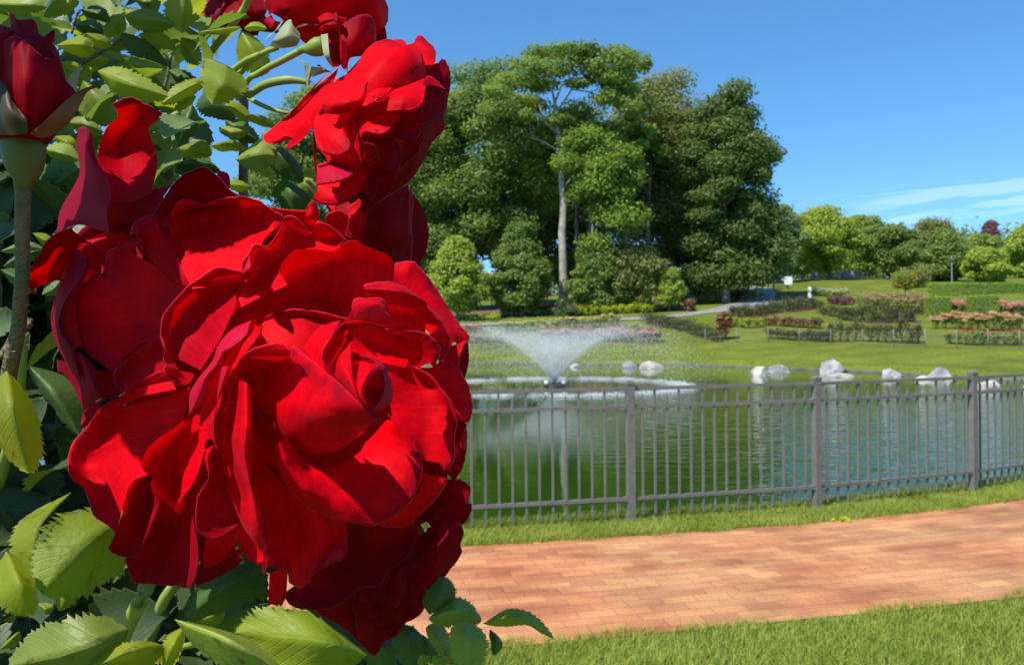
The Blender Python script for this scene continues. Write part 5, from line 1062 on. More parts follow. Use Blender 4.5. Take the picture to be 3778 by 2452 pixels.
# ---------------------------------------------------------------- lower bloom in the shade
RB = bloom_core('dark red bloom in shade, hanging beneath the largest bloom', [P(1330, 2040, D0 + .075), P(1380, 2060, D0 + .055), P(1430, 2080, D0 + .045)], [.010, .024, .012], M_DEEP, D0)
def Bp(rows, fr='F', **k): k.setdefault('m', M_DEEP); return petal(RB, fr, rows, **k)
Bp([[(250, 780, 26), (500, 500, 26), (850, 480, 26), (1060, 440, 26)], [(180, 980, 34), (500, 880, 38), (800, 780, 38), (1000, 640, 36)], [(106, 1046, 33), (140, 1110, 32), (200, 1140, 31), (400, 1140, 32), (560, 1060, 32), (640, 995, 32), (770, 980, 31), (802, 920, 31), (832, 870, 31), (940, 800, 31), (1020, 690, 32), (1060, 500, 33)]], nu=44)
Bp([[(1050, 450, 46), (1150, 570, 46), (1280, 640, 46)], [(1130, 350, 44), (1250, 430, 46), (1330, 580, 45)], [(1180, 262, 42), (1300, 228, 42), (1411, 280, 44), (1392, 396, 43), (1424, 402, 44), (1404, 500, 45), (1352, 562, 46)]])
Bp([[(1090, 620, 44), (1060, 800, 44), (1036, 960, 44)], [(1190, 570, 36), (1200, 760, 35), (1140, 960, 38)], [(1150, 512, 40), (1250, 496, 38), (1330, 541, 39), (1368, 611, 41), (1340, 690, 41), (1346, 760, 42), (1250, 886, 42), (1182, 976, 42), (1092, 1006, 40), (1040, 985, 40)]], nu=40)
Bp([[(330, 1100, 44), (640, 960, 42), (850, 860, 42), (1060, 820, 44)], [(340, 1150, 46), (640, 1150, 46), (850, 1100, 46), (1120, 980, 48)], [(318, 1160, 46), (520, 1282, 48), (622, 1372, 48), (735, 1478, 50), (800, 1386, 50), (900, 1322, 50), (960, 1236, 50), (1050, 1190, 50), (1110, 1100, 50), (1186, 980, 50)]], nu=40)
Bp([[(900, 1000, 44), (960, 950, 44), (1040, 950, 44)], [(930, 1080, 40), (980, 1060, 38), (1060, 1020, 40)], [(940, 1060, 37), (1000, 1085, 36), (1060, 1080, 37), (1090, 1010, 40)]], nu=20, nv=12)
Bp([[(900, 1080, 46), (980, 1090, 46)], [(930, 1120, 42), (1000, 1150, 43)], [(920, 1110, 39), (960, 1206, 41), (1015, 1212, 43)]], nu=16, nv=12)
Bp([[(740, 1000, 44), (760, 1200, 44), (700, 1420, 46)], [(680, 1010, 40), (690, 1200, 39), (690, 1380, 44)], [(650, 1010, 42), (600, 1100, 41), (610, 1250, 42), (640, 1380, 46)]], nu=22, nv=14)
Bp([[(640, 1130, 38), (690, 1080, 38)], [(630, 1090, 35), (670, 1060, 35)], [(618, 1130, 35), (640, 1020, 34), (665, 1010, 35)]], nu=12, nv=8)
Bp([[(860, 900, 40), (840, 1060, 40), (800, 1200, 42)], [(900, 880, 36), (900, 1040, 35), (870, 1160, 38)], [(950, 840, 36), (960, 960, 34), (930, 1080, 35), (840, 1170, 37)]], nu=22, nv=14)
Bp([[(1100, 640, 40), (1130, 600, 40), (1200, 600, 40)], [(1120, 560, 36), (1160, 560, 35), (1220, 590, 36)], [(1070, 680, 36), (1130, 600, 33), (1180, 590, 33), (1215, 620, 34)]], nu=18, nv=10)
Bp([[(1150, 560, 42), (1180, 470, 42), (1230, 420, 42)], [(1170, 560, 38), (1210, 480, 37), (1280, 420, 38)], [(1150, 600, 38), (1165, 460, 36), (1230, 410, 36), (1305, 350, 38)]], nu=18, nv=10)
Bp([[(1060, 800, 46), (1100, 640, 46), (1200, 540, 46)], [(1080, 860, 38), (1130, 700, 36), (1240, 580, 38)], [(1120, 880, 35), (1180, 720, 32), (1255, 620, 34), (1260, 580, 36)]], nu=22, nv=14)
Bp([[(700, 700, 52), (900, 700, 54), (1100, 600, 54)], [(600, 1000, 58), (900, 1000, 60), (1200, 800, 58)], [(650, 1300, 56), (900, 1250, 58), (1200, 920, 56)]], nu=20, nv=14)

# ---------------------------------------------------------------- upper bloom seen from the side
ZH = 120.0
RC = bloom_core('upper bloom seen from the side, drooping against the sky', [P(1290, 330, D0 + .125), P(1340, 360, D0 + .125), P(1420, 400, D0 + .125), P(1500, 450, D0 + .124)], [.006, .020, .034, .022], M_ROSE, D0)
def Hp(rows, fr='H', **k): k.setdefault('z0', ZH); k.setdefault('zk', 1.85); return petal(RC, fr, rows, **k)
Hp([[(1130, 500, 2), (1200, 570, 2), (1320, 660, 2)], [(1130, 480, 4), (1250, 500, 4), (1350, 620, 4)], [(1130, 466, 5), (1280, 456, 5), (1312, 421, 7), (1352, 470, 7), (1368, 545, 6), (1356, 640, 6)]], m=M_DEEP)
Hp([[(560, 600, 0), (760, 530, -6), (900, 500, -6), (1260, 460, 0)], [(690, 465, 2), (850, 400, 2), (1060, 385, 3), (1200, 400, 3), (1270, 430, 4)], [(712, 440, 2), (790, 346, 6), (862, 302, 8), (960, 290, 8), (1062, 346, 7), (1110, 311, 10), (1150, 258, 12), (1240, 326, 11), (1272, 386, 9)]], nu=40)
Hp([[(960, 330, 12), (1060, 350, 12)], [(970, 300, 14), (1060, 320, 14)], [(960, 296, 15), (1020, 290, 15), (1060, 310, 14)]], nu=14, nv=8)
Hp([[(560, 565, -2), (720, 500, -4), (960, 482, -4), (1020, 452, -2)], [(510, 650, -10), (640, 620, -12), (780, 570, -12), (960, 510, -8)], [(470, 730, -14), (620, 720, -18), (740, 690, -17), (790, 580, -13), (960, 535, -9)], [(462, 750, -14), (500, 800, -15), (610, 800, -17), (735, 752, -17), (766, 690, -16), (778, 590, -13), (850, 546, -10), (1018, 516, -5)]], nu=40)
Hp([[(1015, 452, -3), (1120, 470, -3), (1140, 500, -2)], [(1060, 470, -6), (1110, 480, -6), (1130, 510, -5)], [(1085, 470, -7), (1112, 525, -7), (1130, 480, -6)]], nu=12, nv=8, back=True)
Hp([[(780, 590, -8), (880, 552, -8), (985, 570, -6)], [(765, 680, -15), (850, 650, -16), (960, 620, -12)], [(745, 758, -18), (800, 745, -19), (822, 702, -18), (880, 700, -18), (926, 674, -16)]], nu=28)
Hp([[(820, 700, -18), (790, 750, -17), (760, 765, -17)], [(860, 700, -21), (810, 735, -21), (770, 760, -20)], [(926, 674, -19), (880, 720, -20), (820, 715, -20), (790, 752, -20), (745, 762, -19)]], nu=18, nv=8, back=True)
Hp([[(950, 600, -6), (1120, 575, -6), (1205, 555, -4)], [(880, 690, -16), (1050, 680, -18), (1190, 670, -14)], [(790, 772, -18), (900, 793, -20), (1040, 787, -20), (1086, 791, -20), (1165, 746, -18), (1192, 670, -15)]], nu=34)
Hp([[(1140, 790, -12), (1150, 700, -12), (1190, 560, -8)], [(1170, 700, -10), (1200, 620, -8), (1260, 600, -6)], [(1190, 620, -8), (1205, 552, -6), (1260, 570, -4), (1334, 637, -2)]], nu=20, nv=12, m=M_ROSE)
Hp([[(580, 480, 4), (420, 620, 8), (235, 800, 12), (155, 870, 14), (40, 965, 14)], [(540, 600, -4), (440, 720, -3), (320, 850, 3), (200, 940, 8), (60, 1016, 10)], [(520, 640, -6), (450, 780, -6), (395, 900, -2), (300, 1000, 4), (255, 1010, 6), (232, 965, 7), (150, 1022, 9)], [(500, 700, -6), (430, 830, -5), (392, 912, -2), (302, 1004, 4), (210, 1069, 7), (228, 975, 8), (150, 1024, 10)]], nu=40, nv=28)
Hp([[(500, 520, 2), (380, 650, 6), (235, 800, 10)], [(440, 590, 6), (350, 690, 9), (240, 790, 12)], [(505, 510, 5), (400, 620, 8), (232, 805, 11)]], back=True, nu=18, nv=8)
Hp([[(450, 700, 0), (420, 1000, 4), (430, 1300, 6)], [(410, 800, 0), (405, 1050, 2), (415, 1300, 4)], [(400, 880, -2), (398, 1060, 0), (420, 1320, 2)]], nu=16, nv=10, m=M_DEEP)
Hp([[(430, 770, -4), (520, 800, -6), (695, 770, -10)], [(400, 900, -8), (500, 940, -13), (620, 900, -13)], [(420, 1032, -12), (480, 1086, -14), (570, 1106, -16), (646, 1076, -17), (661, 1020, -16), (610, 910, -15)]], nu=30)
Hp([[(640, 800, -8), (600, 1000, -4), (430, 1050, -2)], [(700, 880, -14), (660, 1080, -10), (500, 1150, -5)], [(705, 800, -14), (722, 1020, -16), (740, 1140, -15), (706, 1212, -14), (640, 1188, -13), (560, 1152, -12), (430, 1186, -9)]], nu=34)
Hp([[(432, 1170, -6), (560, 1140, -8), (706, 1200, -8)], [(425, 1240, -12), (540, 1220, -15), (680, 1230, -14)], [(405, 1392, -13), (424, 1318, -15), (520, 1302, -17), (600, 1281, -17), (642, 1266, -16), (704, 1214, -14)]], nu=28, nv=20, back=True)
Hp([[(440, 1230, 0), (600, 1240, 0), (770, 1180, -2)], [(430, 1340, -3), (580, 1380, -6), (770, 1250, -8)], [(402, 1400, -3), (440, 1441, -4), (540, 1456, -6), (640, 1422, -8), (742, 1342, -10), (790, 1200, -10)]], nu=30)
Hp([[(690, 780, -6), (850, 790, -8), (1010, 790, -8)], [(710, 880, -14), (850, 880, -18), (1000, 850, -14)], [(736, 986, -17), (766, 938, -19), (870, 956, -20), (926, 930, -20), (986, 880, -17)]], nu=28, m=M_ROSE)
Hp([[(900, 790, -6), (1050, 790, -6), (1160, 760, -6)], [(940, 890, -12), (1050, 900, -13), (1150, 860, -10)], [(926, 940, -13), (1000, 980, -14), (1112, 1002, -15), (1168, 916, -13)]], nu=26, m=M_DEEP)
Hp([[(1100, 560, -4), (1100, 850, -6), (1000, 1100, -6), (860, 1300, -4)], [(1260, 580, 2), (1250, 800, 0), (1150, 1020, -2), (980, 1260, -2)], [(1366, 545, 6), (1356, 680, 6), (1326, 820, 6), (1329, 906, 7), (1272, 980, 6), (1236, 1020, 5), (1172, 1155, 5), (1082, 1286, 4), (950, 1372, 3), (790, 1490, 2)]], nu=46, m=M_DEEP)
Hp([[(760, 1180, -10), (780, 1010, -8), (860, 1000, -8)], [(760, 1120, -16), (800, 1040, -17), (840, 1060, -16)], [(745, 985, -19), (752, 1015, -20), (830, 1040, -19), (838, 1100, -18), (790, 1152, -17)]], nu=22, nv=14, m=M_DEEP)
Hp([[(800, 1000, -6), (900, 980, -6), (990, 1000, -6)], [(860, 1060, -12), (950, 1060, -14), (1000, 1080, -12)], [(880, 1130, -13), (950, 1190, -15), (1000, 1210, -15), (1018, 1080, -14), (970, 990, -12)]], nu=24, m=M_DEEP)
Hp([[(1040, 990, -8), (1130, 1000, -8), (1180, 900, -6)], [(1050, 1080, -10), (1120, 1090, -11), (1180, 1000, -8)], [(1000, 1205, -12), (1060, 1160, -13), (1130, 1100, -12), (1165, 1010, -11)]], nu=22, nv=14, m=M_DEEP)
Hp([[(1150, 720, -6), (1230, 740, -4), (1330, 700, 0)], [(1150, 820, -9), (1230, 830, -8), (1320, 800, -2)], [(1150, 890, -11), (1226, 852, -11), (1320, 860, -4)]], nu=20, nv=12, m=M_DEEP)
Hp([[(560, 1430, 2), (700, 1300, -2), (880, 1200, -4)], [(640, 1440, 0), (800, 1380, -4), (980, 1250, -4)], [(738, 1340, -8), (742, 1490, -6), (790, 1492, -5), (950, 1370, -4)]], nu=22, nv=14, m=M_DEEP)
Hp([[(760, 1200, -6), (820, 1250, -6), (900, 1240, -6)], [(770, 1300, -10), (830, 1320, -11), (920, 1280, -9)], [(745, 1350, -10), (800, 1420, -11), (850, 1360, -11), (845, 1260, -10)]], nu=20, nv=12, m=M_DEEP)
Hp([[(430, 800, 14), (560, 1150, 14), (700, 1400, 12)], [(700, 650, 20), (850, 1000, 20), (900, 1320, 14)], [(1000, 480, 18), (1200, 750, 18), (1180, 1050, 14)]], m=M_DEEP, nu=22, nv=16)
# small sepals of this bloom, pale green, with its stalk
# ---------------------------------------------------------------- bloom cut by the top of the picture
ZU = 150.0
RD = bloom_core('bright red bloom cut off by the top of the picture', [P(1170, 130, D0 + .15), P(1200, 60, D0 + .155), P(1240, -20, D0 + .16)], [.012, .030, .030], M_ROSE, D0)
def Up(rows, fr='H', **k): k.setdefault('z0', ZU); k.setdefault('zk', 1.35); return petal(RD, fr, rows, **k)
Up([[(430, 190, 4), (600, 210, 2), (845, 180, 6)], [(420, 90, -4), (600, 60, -8), (830, 120, 0)], [(300, -120, 4), (420, -160, 2), (600, -160, 0), (740, 0, 4), (802, 85, 6), (848, 168, 8)]], nu=34, m=M_MID)
Up([[(600, 200, 4), (440, 180, 2), (300, 200, 0)], [(560, 60, -2), (430, 90, -6), (300, 120, -4)], [(480, -100, 0), (400, -60, -4), (300, -40, -6)]], nu=24, m=M_MID)
Up([[(420, 110, -6), (500, 70, -8), (630, 100, -6)], [(440, 150, -12), (520, 130, -14), (640, 130, -10)], [(450, 185, -12), (540, 150, -14), (625, 170, -12)]], nu=20, nv=14, m=M_MID)
Up([[(640, 520, -14), (660, 420, -12), (760, 400, -8)], [(600, 330, -16), (700, 300, -16), (830, 310, -8)], [(598, 190, -14), (680, 135, -14), (780, 112, -12), (834, 180, -8), (842, 300, -6)]], nu=28, m=M_MID)
Up([[(630, 500, -20), (650, 300, -20)], [(600, 480, -24), (600, 280, -24)], [(590, 420, -22), (584, 200, -20)]], nu=20, nv=10, m=M_MID)
Up([[(500, 440, 0), (560, 480, 0), (620, 440, 0)], [(480, 330, -4), (560, 340, -7), (620, 320, -4)], [(500, 240, -4), (570, 260, -6), (620, 200, -4)]], nu=18, nv=14, back=True, m=M_MID)
Up([[(600, 190, -10), (540, 210, -8), (450, 220, -8)], [(580, 175, -16), (520, 185, -16), (450, 205, -12)], [(560, 160, -16), (500, 170, -16), (438, 212, -14)]], nu=16, nv=10, m=M_MID)
Up([[(590, 190, -16), (600, 130, -16)], [(570, 160, -19), (575, 110, -19)], [(545, 130, -18), (565, 92, -18)]], nu=10, nv=8, back=True, m=M_MID)
Up([[(780, 320, 6), (860, 310, 6), (920, 290, 6)], [(800, 250, 6), (870, 250, 5), (922, 260, 6)], [(830, 200, 8), (880, 205, 8), (914, 208, 8)]], nu=16, nv=12, m=M_DEEP)
Up([[(420, 200, 4), (300, 180, 4), (200, 150, 4)], [(400, 60, -2), (260, 60, -6), (110, 100, 2)], [(380, -80, 0), (220, -100, -4), (60, 0, 4), (92, 105, 6)]], nu=26, m=M_MID)
Up([[(330, 240, 6), (300, 210, 6), (340, 160, 6)], [(400, 250, 2), (390, 200, -2), (420, 150, 0)], [(440, 270, 4), (430, 220, 2), (430, 170, 2)]], nu=16, nv=10, m=M_MID)
Up([[(200, 160, 10), (150, 210, 10)], [(130, 150, 6), (100, 200, 6)], [(100, 110, 8), (60, 150, 8), (90, 207, 9)]], nu=14, nv=10, m=M_MID)
# ---------------------------------------------------------------- bloom behind, between the two
ZM = 175.0
RE = bloom_core('shaded bloom showing between the largest and the upper bloom', [P(1380, 860, D0 + .20), P(1410, 850, D0 + .19)], [.020, .030], M_DEEP, D0)
def Mp(rows, fr='B', **k): k.setdefault('z0', ZM); k.setdefault('zk', 1.4); return petal(RE, fr, rows, **k)
Mp([[(1100, 520, 4), (1250, 620, 4)], [(1140, 430, -4), (1240, 500, -6)], [(1120, 330, -2), (1222, 262, -4), (1245, 340, -6), (1280, 350, -6), (1270, 440, -6), (1225, 586, -2)]], nu=24)
Mp([[(1240, 640, -2), (1400, 760, 2), (1560, 720, 6)], [(1250, 460, -10), (1400, 480, -12), (1560, 480, -2)], [(1270, 340, -8), (1400, 260, -6), (1560, 160, 2)]], nu=26, m=M_DEEP)
Mp([[(1420, 740, -4), (1450, 560, -6), (1500, 250, -4)], [(1520, 700, 2), (1530, 480, 0), (1560, 240, 2)], [(1568, 700, 6), (1580, 600, 6), (1574, 420, 6), (1590, 290, 6), (1570, 160, 6)]], nu=26, m=M_DEEP)
Mp([[(1000, 500, 8), (1100, 520, 8)], [(1000, 380, 6), (1120, 420, 5)], [(970, 300, 8), (1020, 290, 8), (1120, 330, 6)]], nu=16, nv=12)
# ---------------------------------------------------------------- dark bloom behind the leaves at the top
ZV = 230.0
RF = bloom_core('dark red bloom behind the leaves at the top of the picture', [P(860, 40, D0 + .25), P(880, 10, D0 + .25)], [.02, .03], M_DEEP, D0)
def Vp(rows, fr='J', **k): k.setdefault('z0', ZV); k.setdefault('zk', 1.5); k.setdefault('m', M_DEEP); return petal(RF, fr, rows, **k)
Vp([[(1560, -60, 4), (1760, -60, 0), (1880, 0, 2)], [(1520, 100, -6), (1700, 80, -10), (1860, 120, -4)], [(1400, 200, -2), (1560, 225, -6), (1700, 190, -6), (1840, 250, 0)]], nu=26)
Vp([[(1600, -80, 4), (1480, 0, 4), (1420, 60, 6)], [(1600, 20, -8), (1500, 100, -8), (1420, 130, -2)], [(1590, 120, -6), (1560, 200, -8), (1420, 210, -4)]], nu=20, back=True)
Vp([[(1700, -100, 4), (1860, -60, 4)], [(1740, 40, -6), (1900, 60, -4)], [(1720, 230, -2), (1830, 240, -4), (1890, 110, 0)]], nu=20)

# ---------------------------------------------------------------- half open bud on its stalk
ZB = -6.0
RG_ = bloom_core('half open dark bud on a thick upright stalk', [P(80, 520, D0 - .002), P(80, 440, D0 - .002), P(82, 300, D0 - .002), P(85, 180, D0), P(75, 120, D0)], [.008, .0125, .0135, .0105, .005], M_DEEP, D0)
def Kp(rows, fr='J', **k): k.setdefault('z0', ZB); k.setdefault('m', M_DEEP); return petal(RG_, fr, rows, **k)
Kp([[(-60, 900, 2), (200, 960, -12), (420, 900, 0)], [(-60, 600, -4), (180, 620, -16), (430, 560, -2)], [(-40, 380, -4), (180, 440, -14), (400, 400, -2)], [(-40, 330, -2), (120, 270, -10), (280, 390, -10), (388, 470, -3)]], nu=30)
Kp([[(200, 950, -4), (400, 880, 0), (520, 760, 6)], [(300, 700, -4), (420, 650, 1), (560, 720, 6)], [(300, 300, 0), (390, 400, 3), (440, 540, 4), (592, 720, 8)]], nu=24)
Kp([[(-60, 500, 6), (140, 520, -4), (360, 470, 4)], [(-40, 260, 2), (140, 330, -8), (370, 320, 4)], [(-40, 190, 6), (60, 240, -4), (100, 215, -3), (250, 300, -2), (330, 250, 4), (382, 218, 6), (386, 300, 6)]], nu=30)
Kp([[(70, 420, 4), (200, 430, 0), (300, 380, 4)], [(80, 240, 4), (180, 260, -2), (280, 260, 6)], [(68, 100, 8), (100, 110, 4), (128, 150, 2), (240, 150, 6), (275, 230, 8)]], nu=24)
Kp([[(-40, 420, 2), (60, 420, 0), (140, 330, 0)], [(-40, 260, 2), (40, 260, -3), (110, 260, -2)], [(-40, 175, 6), (30, 195, 0), (80, 225, -2), (120, 250, -3)]], nu=20)
mb = MB(); mb.tube([P(85, 700, D0), P(86, 665, D0), P(88, 640, D0), P(88, 600, D0), P(86, 550, D0), P(82, 505, D0), P(80, 485, D0)], [.0026, .0030, .0048, .0062, .0069, .0066, .0058], 20); mb.build('hip', leafy('shaded_hip', (.085, .125, .025), (.14, .12, .04), (.12, .16, .02), .1, 50), RG_)
M_SEP = leafy('sepal', (.045, .042, .018), (.075, .040, .018), (.08, .04, .01), .25, 70)  # this and the orange sepal darkened to stand in for shade on the bud
M_SEPO = leafy('orange_sepal', (.20, .085, .018), (.09, .045, .018), (.3, .10, .01), .25, 50)
M_SEPP = leafy('pale_sepal', (.34, .38, .22), (.22, .28, .13), (.26, .34, .14), .3, 60, .6)
Kp([[(-50, 960, -10), (90, 965, -14), (200, 950, -14)], [(-40, 780, -13), (60, 800, -17), (190, 860, -16)], [(-20, 560, -12), (40, 620, -14), (90, 720, -15), (150, 800, -16)]], m=M_SEP, name='sepal', nu=22, nv=18, jag=.4)
Kp([[(210, 955, -13), (300, 985, -8), (420, 945, -2)], [(330, 850, -10), (420, 850, -5), (500, 870, 0)], [(480, 710, -2), (520, 740, 0), (560, 770, 2)], [(600, 630, 2), (640, 625, 3), (620, 660, 3)], [(700, 606, 5), (712, 612, 5), (704, 617, 5)]], m=M_SEPO, name='sepal', nu=16, nv=26, jag=.2)
Kp([[(470, 590, 30), (550, 660, 30)], [(500, 540, 30), (552, 600, 30)], [(575, 460, 32), (582, 462, 32)]], m=M_SEPP, name='sepal', nu=10, nv=14, jag=.2)
mb = MB(); mb.tube([P(84, 650, D0), P(84, 720, D0), P(82, 860, D0 + .002), P(84, 1000, D0 + .004), P(70, 1200, D0 + .008), P(45, 1320, D0 + .014), P(10, 1500, D0 + .03)], [.0026, .0024, .0023, .0023, .0024, .0026, .003], 14); mb.build('stalk', M_STEMD, RG_)
prk = MB()
for k in range(26):
    y = 700 + k * 24 + random.uniform(-8, 8); sd = random.choice((-1, 1)); a = P(84 - (y - 700) * .01 + sd * 22, y, D0 + .003); b_ = a + XC * sd * .0013 + YC * .0002
    prk.tube([a, b_], [.00035, .00005], 5)
prk.build('prickle', M_STEMD, RG_)

# hips, stalks and sepals of the upper blooms
def stalk(fr, pts, rpx, m=None, parent=None, name='stalk'):
    q = [S(fr, p) for p in pts]; sp = spline(np.array(q), 16); mb = MB()
    k = FR[fr][2]; rs = rpx if isinstance(rpx, (list, tuple)) else [rpx] * 2
    mb.tube([P(x, y, D0 + z / 1000) for x, y, z in sp], [np.interp(t, np.linspace(0, 1, len(rs)), rs) * k * (D0 + sp[i][2] / 1000) / F for i, t in enumerate(np.linspace(0, 1, 16))], 14)
    return mb.build(name, m or M_STEM, parent or BUSH)
stalk('H', [(470, 325, 118), (430, 335, 118), (380, 348, 118), (330, 352, 119), (300, 362, 120)], [62, 68, 56, 30, 24], M_HIP, RC, 'hip')
stalk('H', [(310, 360, 120), (180, 430, 122), (80, 480, 126), (0, 530, 134), (-60, 560, 150), (-140, 700, 190)], [25, 24, 22, 20], None, RC)
stalk('H', [(140, 340, 160), (60, 370, 165), (-40, 430, 172), (-120, 520, 185)], [20, 20, 20], None, RD)
stalk('H', [(370, 590, 150), (250, 570, 150), (140, 580, 152), (40, 610, 158), (-60, 680, 175)], [18, 30, 30, 24], None)
stalk('H', [(240, 810, 170), (160, 795, 170), (80, 770, 172), (0, 735, 176), (-60, 700, 185)], [12, 16, 16], None)
stalk('J', [(1780, -40, 190), (1740, 60, 195), (1640, 200, 200), (1560, 300, 205), (1480, 400, 215)], [24, 24, 24], None, RF)
stalk('J', [(1660, 500, 180), (1760, 430, 172), (1850, 390, 165)], [22, 22], None)
stalk('J', [(1060, 920, 190), (1160, 880, 186), (1270, 810, 184)], [26, 30, 24], None)
stalk('J', [(570, 460, 200), (640, 420, 200), (740, 360, 205), (860, 280, 210)], [14, 14, 12], M_STEMD)
stalk('J', [(1160, 660, 260), (1200, 520, 260), (1220, 380, 262), (1240, 340, 265)], [12, 12, 10], M_STEMD)
stalk('J', [(510, 240, 280), (540, 130, 280), (570, 70, 282)], [10, 10], M_STEMD)
stalk('K', [(700, 1700, 110), (800, 1420, 75), (880, 1230, 55), (940, 1110, 46), (1000, 960, 52), (1060, 600, 70)], [46, 48, 50, 54, 40], None)
stalk('K', [(960, 1500, 120), (1080, 1150, 86), (1130, 1060, 80), (1200, 950, 80), (1260, 640, 95)], [36, 38, 40], None)
stalk('K', [(1180, 1425, 10), (1280, 1410, 12), (1380, 1390, 18)], [18, 22, 20], None)
stalk('G', [(190, 60, 70), (170, 300, 74), (150, 560, 80), (100, 900, 90), (-20, 1300, 110)], [45, 48, 50], None)
stalk('G', [(10, 270, 40), (70, 190, 40), (130, 90, 40), (250, -20, 44)], [40, 44, 30], M_STEMD)
Up([[(80, 330, -8), (180, 345, -12), (280, 330, -10)], [(110, 290, -13), (200, 270, -17), (300, 290, -14)], [(170, 200, -12), (230, 200, -15), (300, 240, -12)], [(200, 160, -10), (240, 150, -10), (250, 180, -10)]], m=M_SEPP, name='sepal', nu=20, nv=18, jag=.3)
Up([[(50, 290, -6), (80, 250, -6)], [(110, 240, -8), (140, 210, -8)], [(160, 170, -6), (175, 165, -6)]], m=M_SEPP, name='sepal', nu=10, nv=10, jag=.3)
Up([[(250, 215, -14), (300, 180, -14)], [(330, 185, -17), (350, 172, -17)], [(430, 175, -16), (436, 185, -16)]], m=M_SEP, name='sepal', nu=10, nv=12, jag=.3)
Hp([[(450, 250, -4), (500, 240, -4)], [(470, 380, -8), (510, 370, -9)], [(500, 440, -7), (525, 430, -8)], [(540, 490, -4), (548, 485, -4)]], m=M_SEPP, name='sepal', nu=10, nv=20, jag=.2)
Hp([[(520, 515, 4), (480, 520, 4)], [(430, 480, 2), (380, 560, 2)], [(345, 470, 4), (355, 640, 6)]], m=M_SEPP, name='sepal', nu=12, nv=14, jag=.3)
Hp([[(355, 490, 4), (365, 470, 4)], [(320, 450, 4), (330, 440, 4)], [(284, 424, 5), (290, 420, 5)]], m=M_SEPP, name='sepal', nu=8, nv=10, jag=.2)
Hp([[(440, 460, 0), (420, 465, 0)], [(480, 490, -3), (470, 500, -3)], [(520, 512, -2), (516, 518, -2)]], m=M_SEP, name='sepal', nu=8, nv=10, jag=.2)

# ---------------------------------------------------------------- leaves of the bush
def leaf_mat(name, c0, c1, under, trans, tw, rough, spec):
    m, t, o = mat(name); b = N(t, 'ShaderNodeBsdfPrincipled')
    tcn = N(t, 'ShaderNodeTexCoord'); su = N(t, 'ShaderNodeSeparateXYZ'); link(t, tcn.outputs['UV'], su.inputs[0])
    ge = N(t, 'ShaderNodeNewGeometry')
    oi = N(t, 'ShaderNodeObjectInfo')
    base, f = noise_col(t, 26.0, c0, c1, 4, coord='Object', lo=.3, hi=.7)
    # veins: a pale midrib and side veins that run forward from it
    av = tmath(t, 'ABSOLUTE', su.outputs[0])
    vv = tmath(t, 'SINE', tmath(t, 'MULTIPLY', tmath(t, 'SUBTRACT', su.outputs[1], tmath(t, 'MULTIPLY', av, .22)), 64.0))
    vv = tmath(t, 'POWER', tmath(t, 'MAXIMUM', vv, 0.0), 14.0)
    mid = tmath(t, 'LESS_THAN', av, .035)
    vein = tmath(t, 'MAXIMUM', tmath(t, 'MULTIPLY', vv, .30), tmath(t, 'MULTIPLY', mid, .7))
    c = mixc(t, tmath(t, 'MULTIPLY', vein, .35), base, tuple(x * 1.7 + .02 for x in c1))
    hv = N(t, 'ShaderNodeHueSaturation'); link(t, c, hv.inputs['Color'])
    hv.inputs['Hue'].default_value = .5; link(t, tmath(t, 'ADD', .78, tmath(t, 'MULTIPLY', oi.outputs['Random'], .44)), hv.inputs['Value'])
    spt, sf = noise_col(t, 160.0, (1, 1, 1), (.50, .40, .26), 3, coord='Object', lo=.62, hi=.72)
    c = mixc(t, 1.0, hv.outputs[0], spt, 'MULTIPLY')
    c = mixc(t, ge.outputs['Backfacing'], c, under)
    rimf = N(t, 'ShaderNodeMapRange'); rimf.inputs['From Min'].default_value = .90; rimf.inputs['From Max'].default_value = 1.0; link(t, av, rimf.inputs['Value'])
    c = mixc(t, tmath(t, 'MULTIPLY', rimf.outputs[0], .4), c, (.28, .24, .10))
    link(t, c, b.inputs['Base Color']); b.inputs['Roughness'].default_value = rough; b.inputs['Specular IOR Level'].default_value = spec
    rn, rf = noise_col(t, 90.0, (0, 0, 0), (1, 1, 1), 4)
    bp = N(t, 'ShaderNodeBump'); bp.inputs['Strength'].default_value = .45; bp.inputs['Distance'].default_value = .0016
    fin = N(t, 'ShaderNodeTexNoise'); fin.inputs['Scale'].default_value = 520; fin.inputs['Detail'].default_value = 2; link(t, tcn.outputs['Object'], fin.inputs['Vector'])
    link(t, tmath(t, 'SUBTRACT', tmath(t, 'ADD', tmath(t, 'MULTIPLY', rf, .8), tmath(t, 'MULTIPLY', fin.outputs['Fac'], .30)), tmath(t, 'MULTIPLY', vein, .5)), bp.inputs['Height']); link(t, bp.outputs[0], b.inputs['Normal'])
    tr = N(t, 'ShaderNodeBsdfTranslucent'); tr.inputs[0].default_value = (*trans, 1)
    ms = N(t, 'ShaderNodeMixShader'); ms.inputs[0].default_value = tw; link(t, b.outputs[0], ms.inputs[1]); link(t, tr.outputs[0], ms.inputs[2]); link(t, ms.outputs[0], o.inputs[0]); return m
ML_G = leaf_mat('rose_leaf', (.200, .262, .016), (.280, .325, .030), (.17, .25, .07), (.36, .48, .02), .42, .50, .28)
ML_Y = leaf_mat('young_rose_leaf', (.235, .285, .016), (.300, .335, .028), (.22, .29, .06), (.46, .52, .02), .48, .48, .25)
ML_D = leaf_mat('dark_rose_leaf', (.050, .105, .022), (.080, .140, .032), (.08, .13, .06), (.10, .18, .02), .25, .46, .28)  # darker green, for some outer leaves and part of the fill
ML_B = leaf_mat('blue_rose_leaf', (.175, .235, .030), (.240, .290, .046), (.14, .21, .08), (.22, .34, .04), .30, .46, .3)
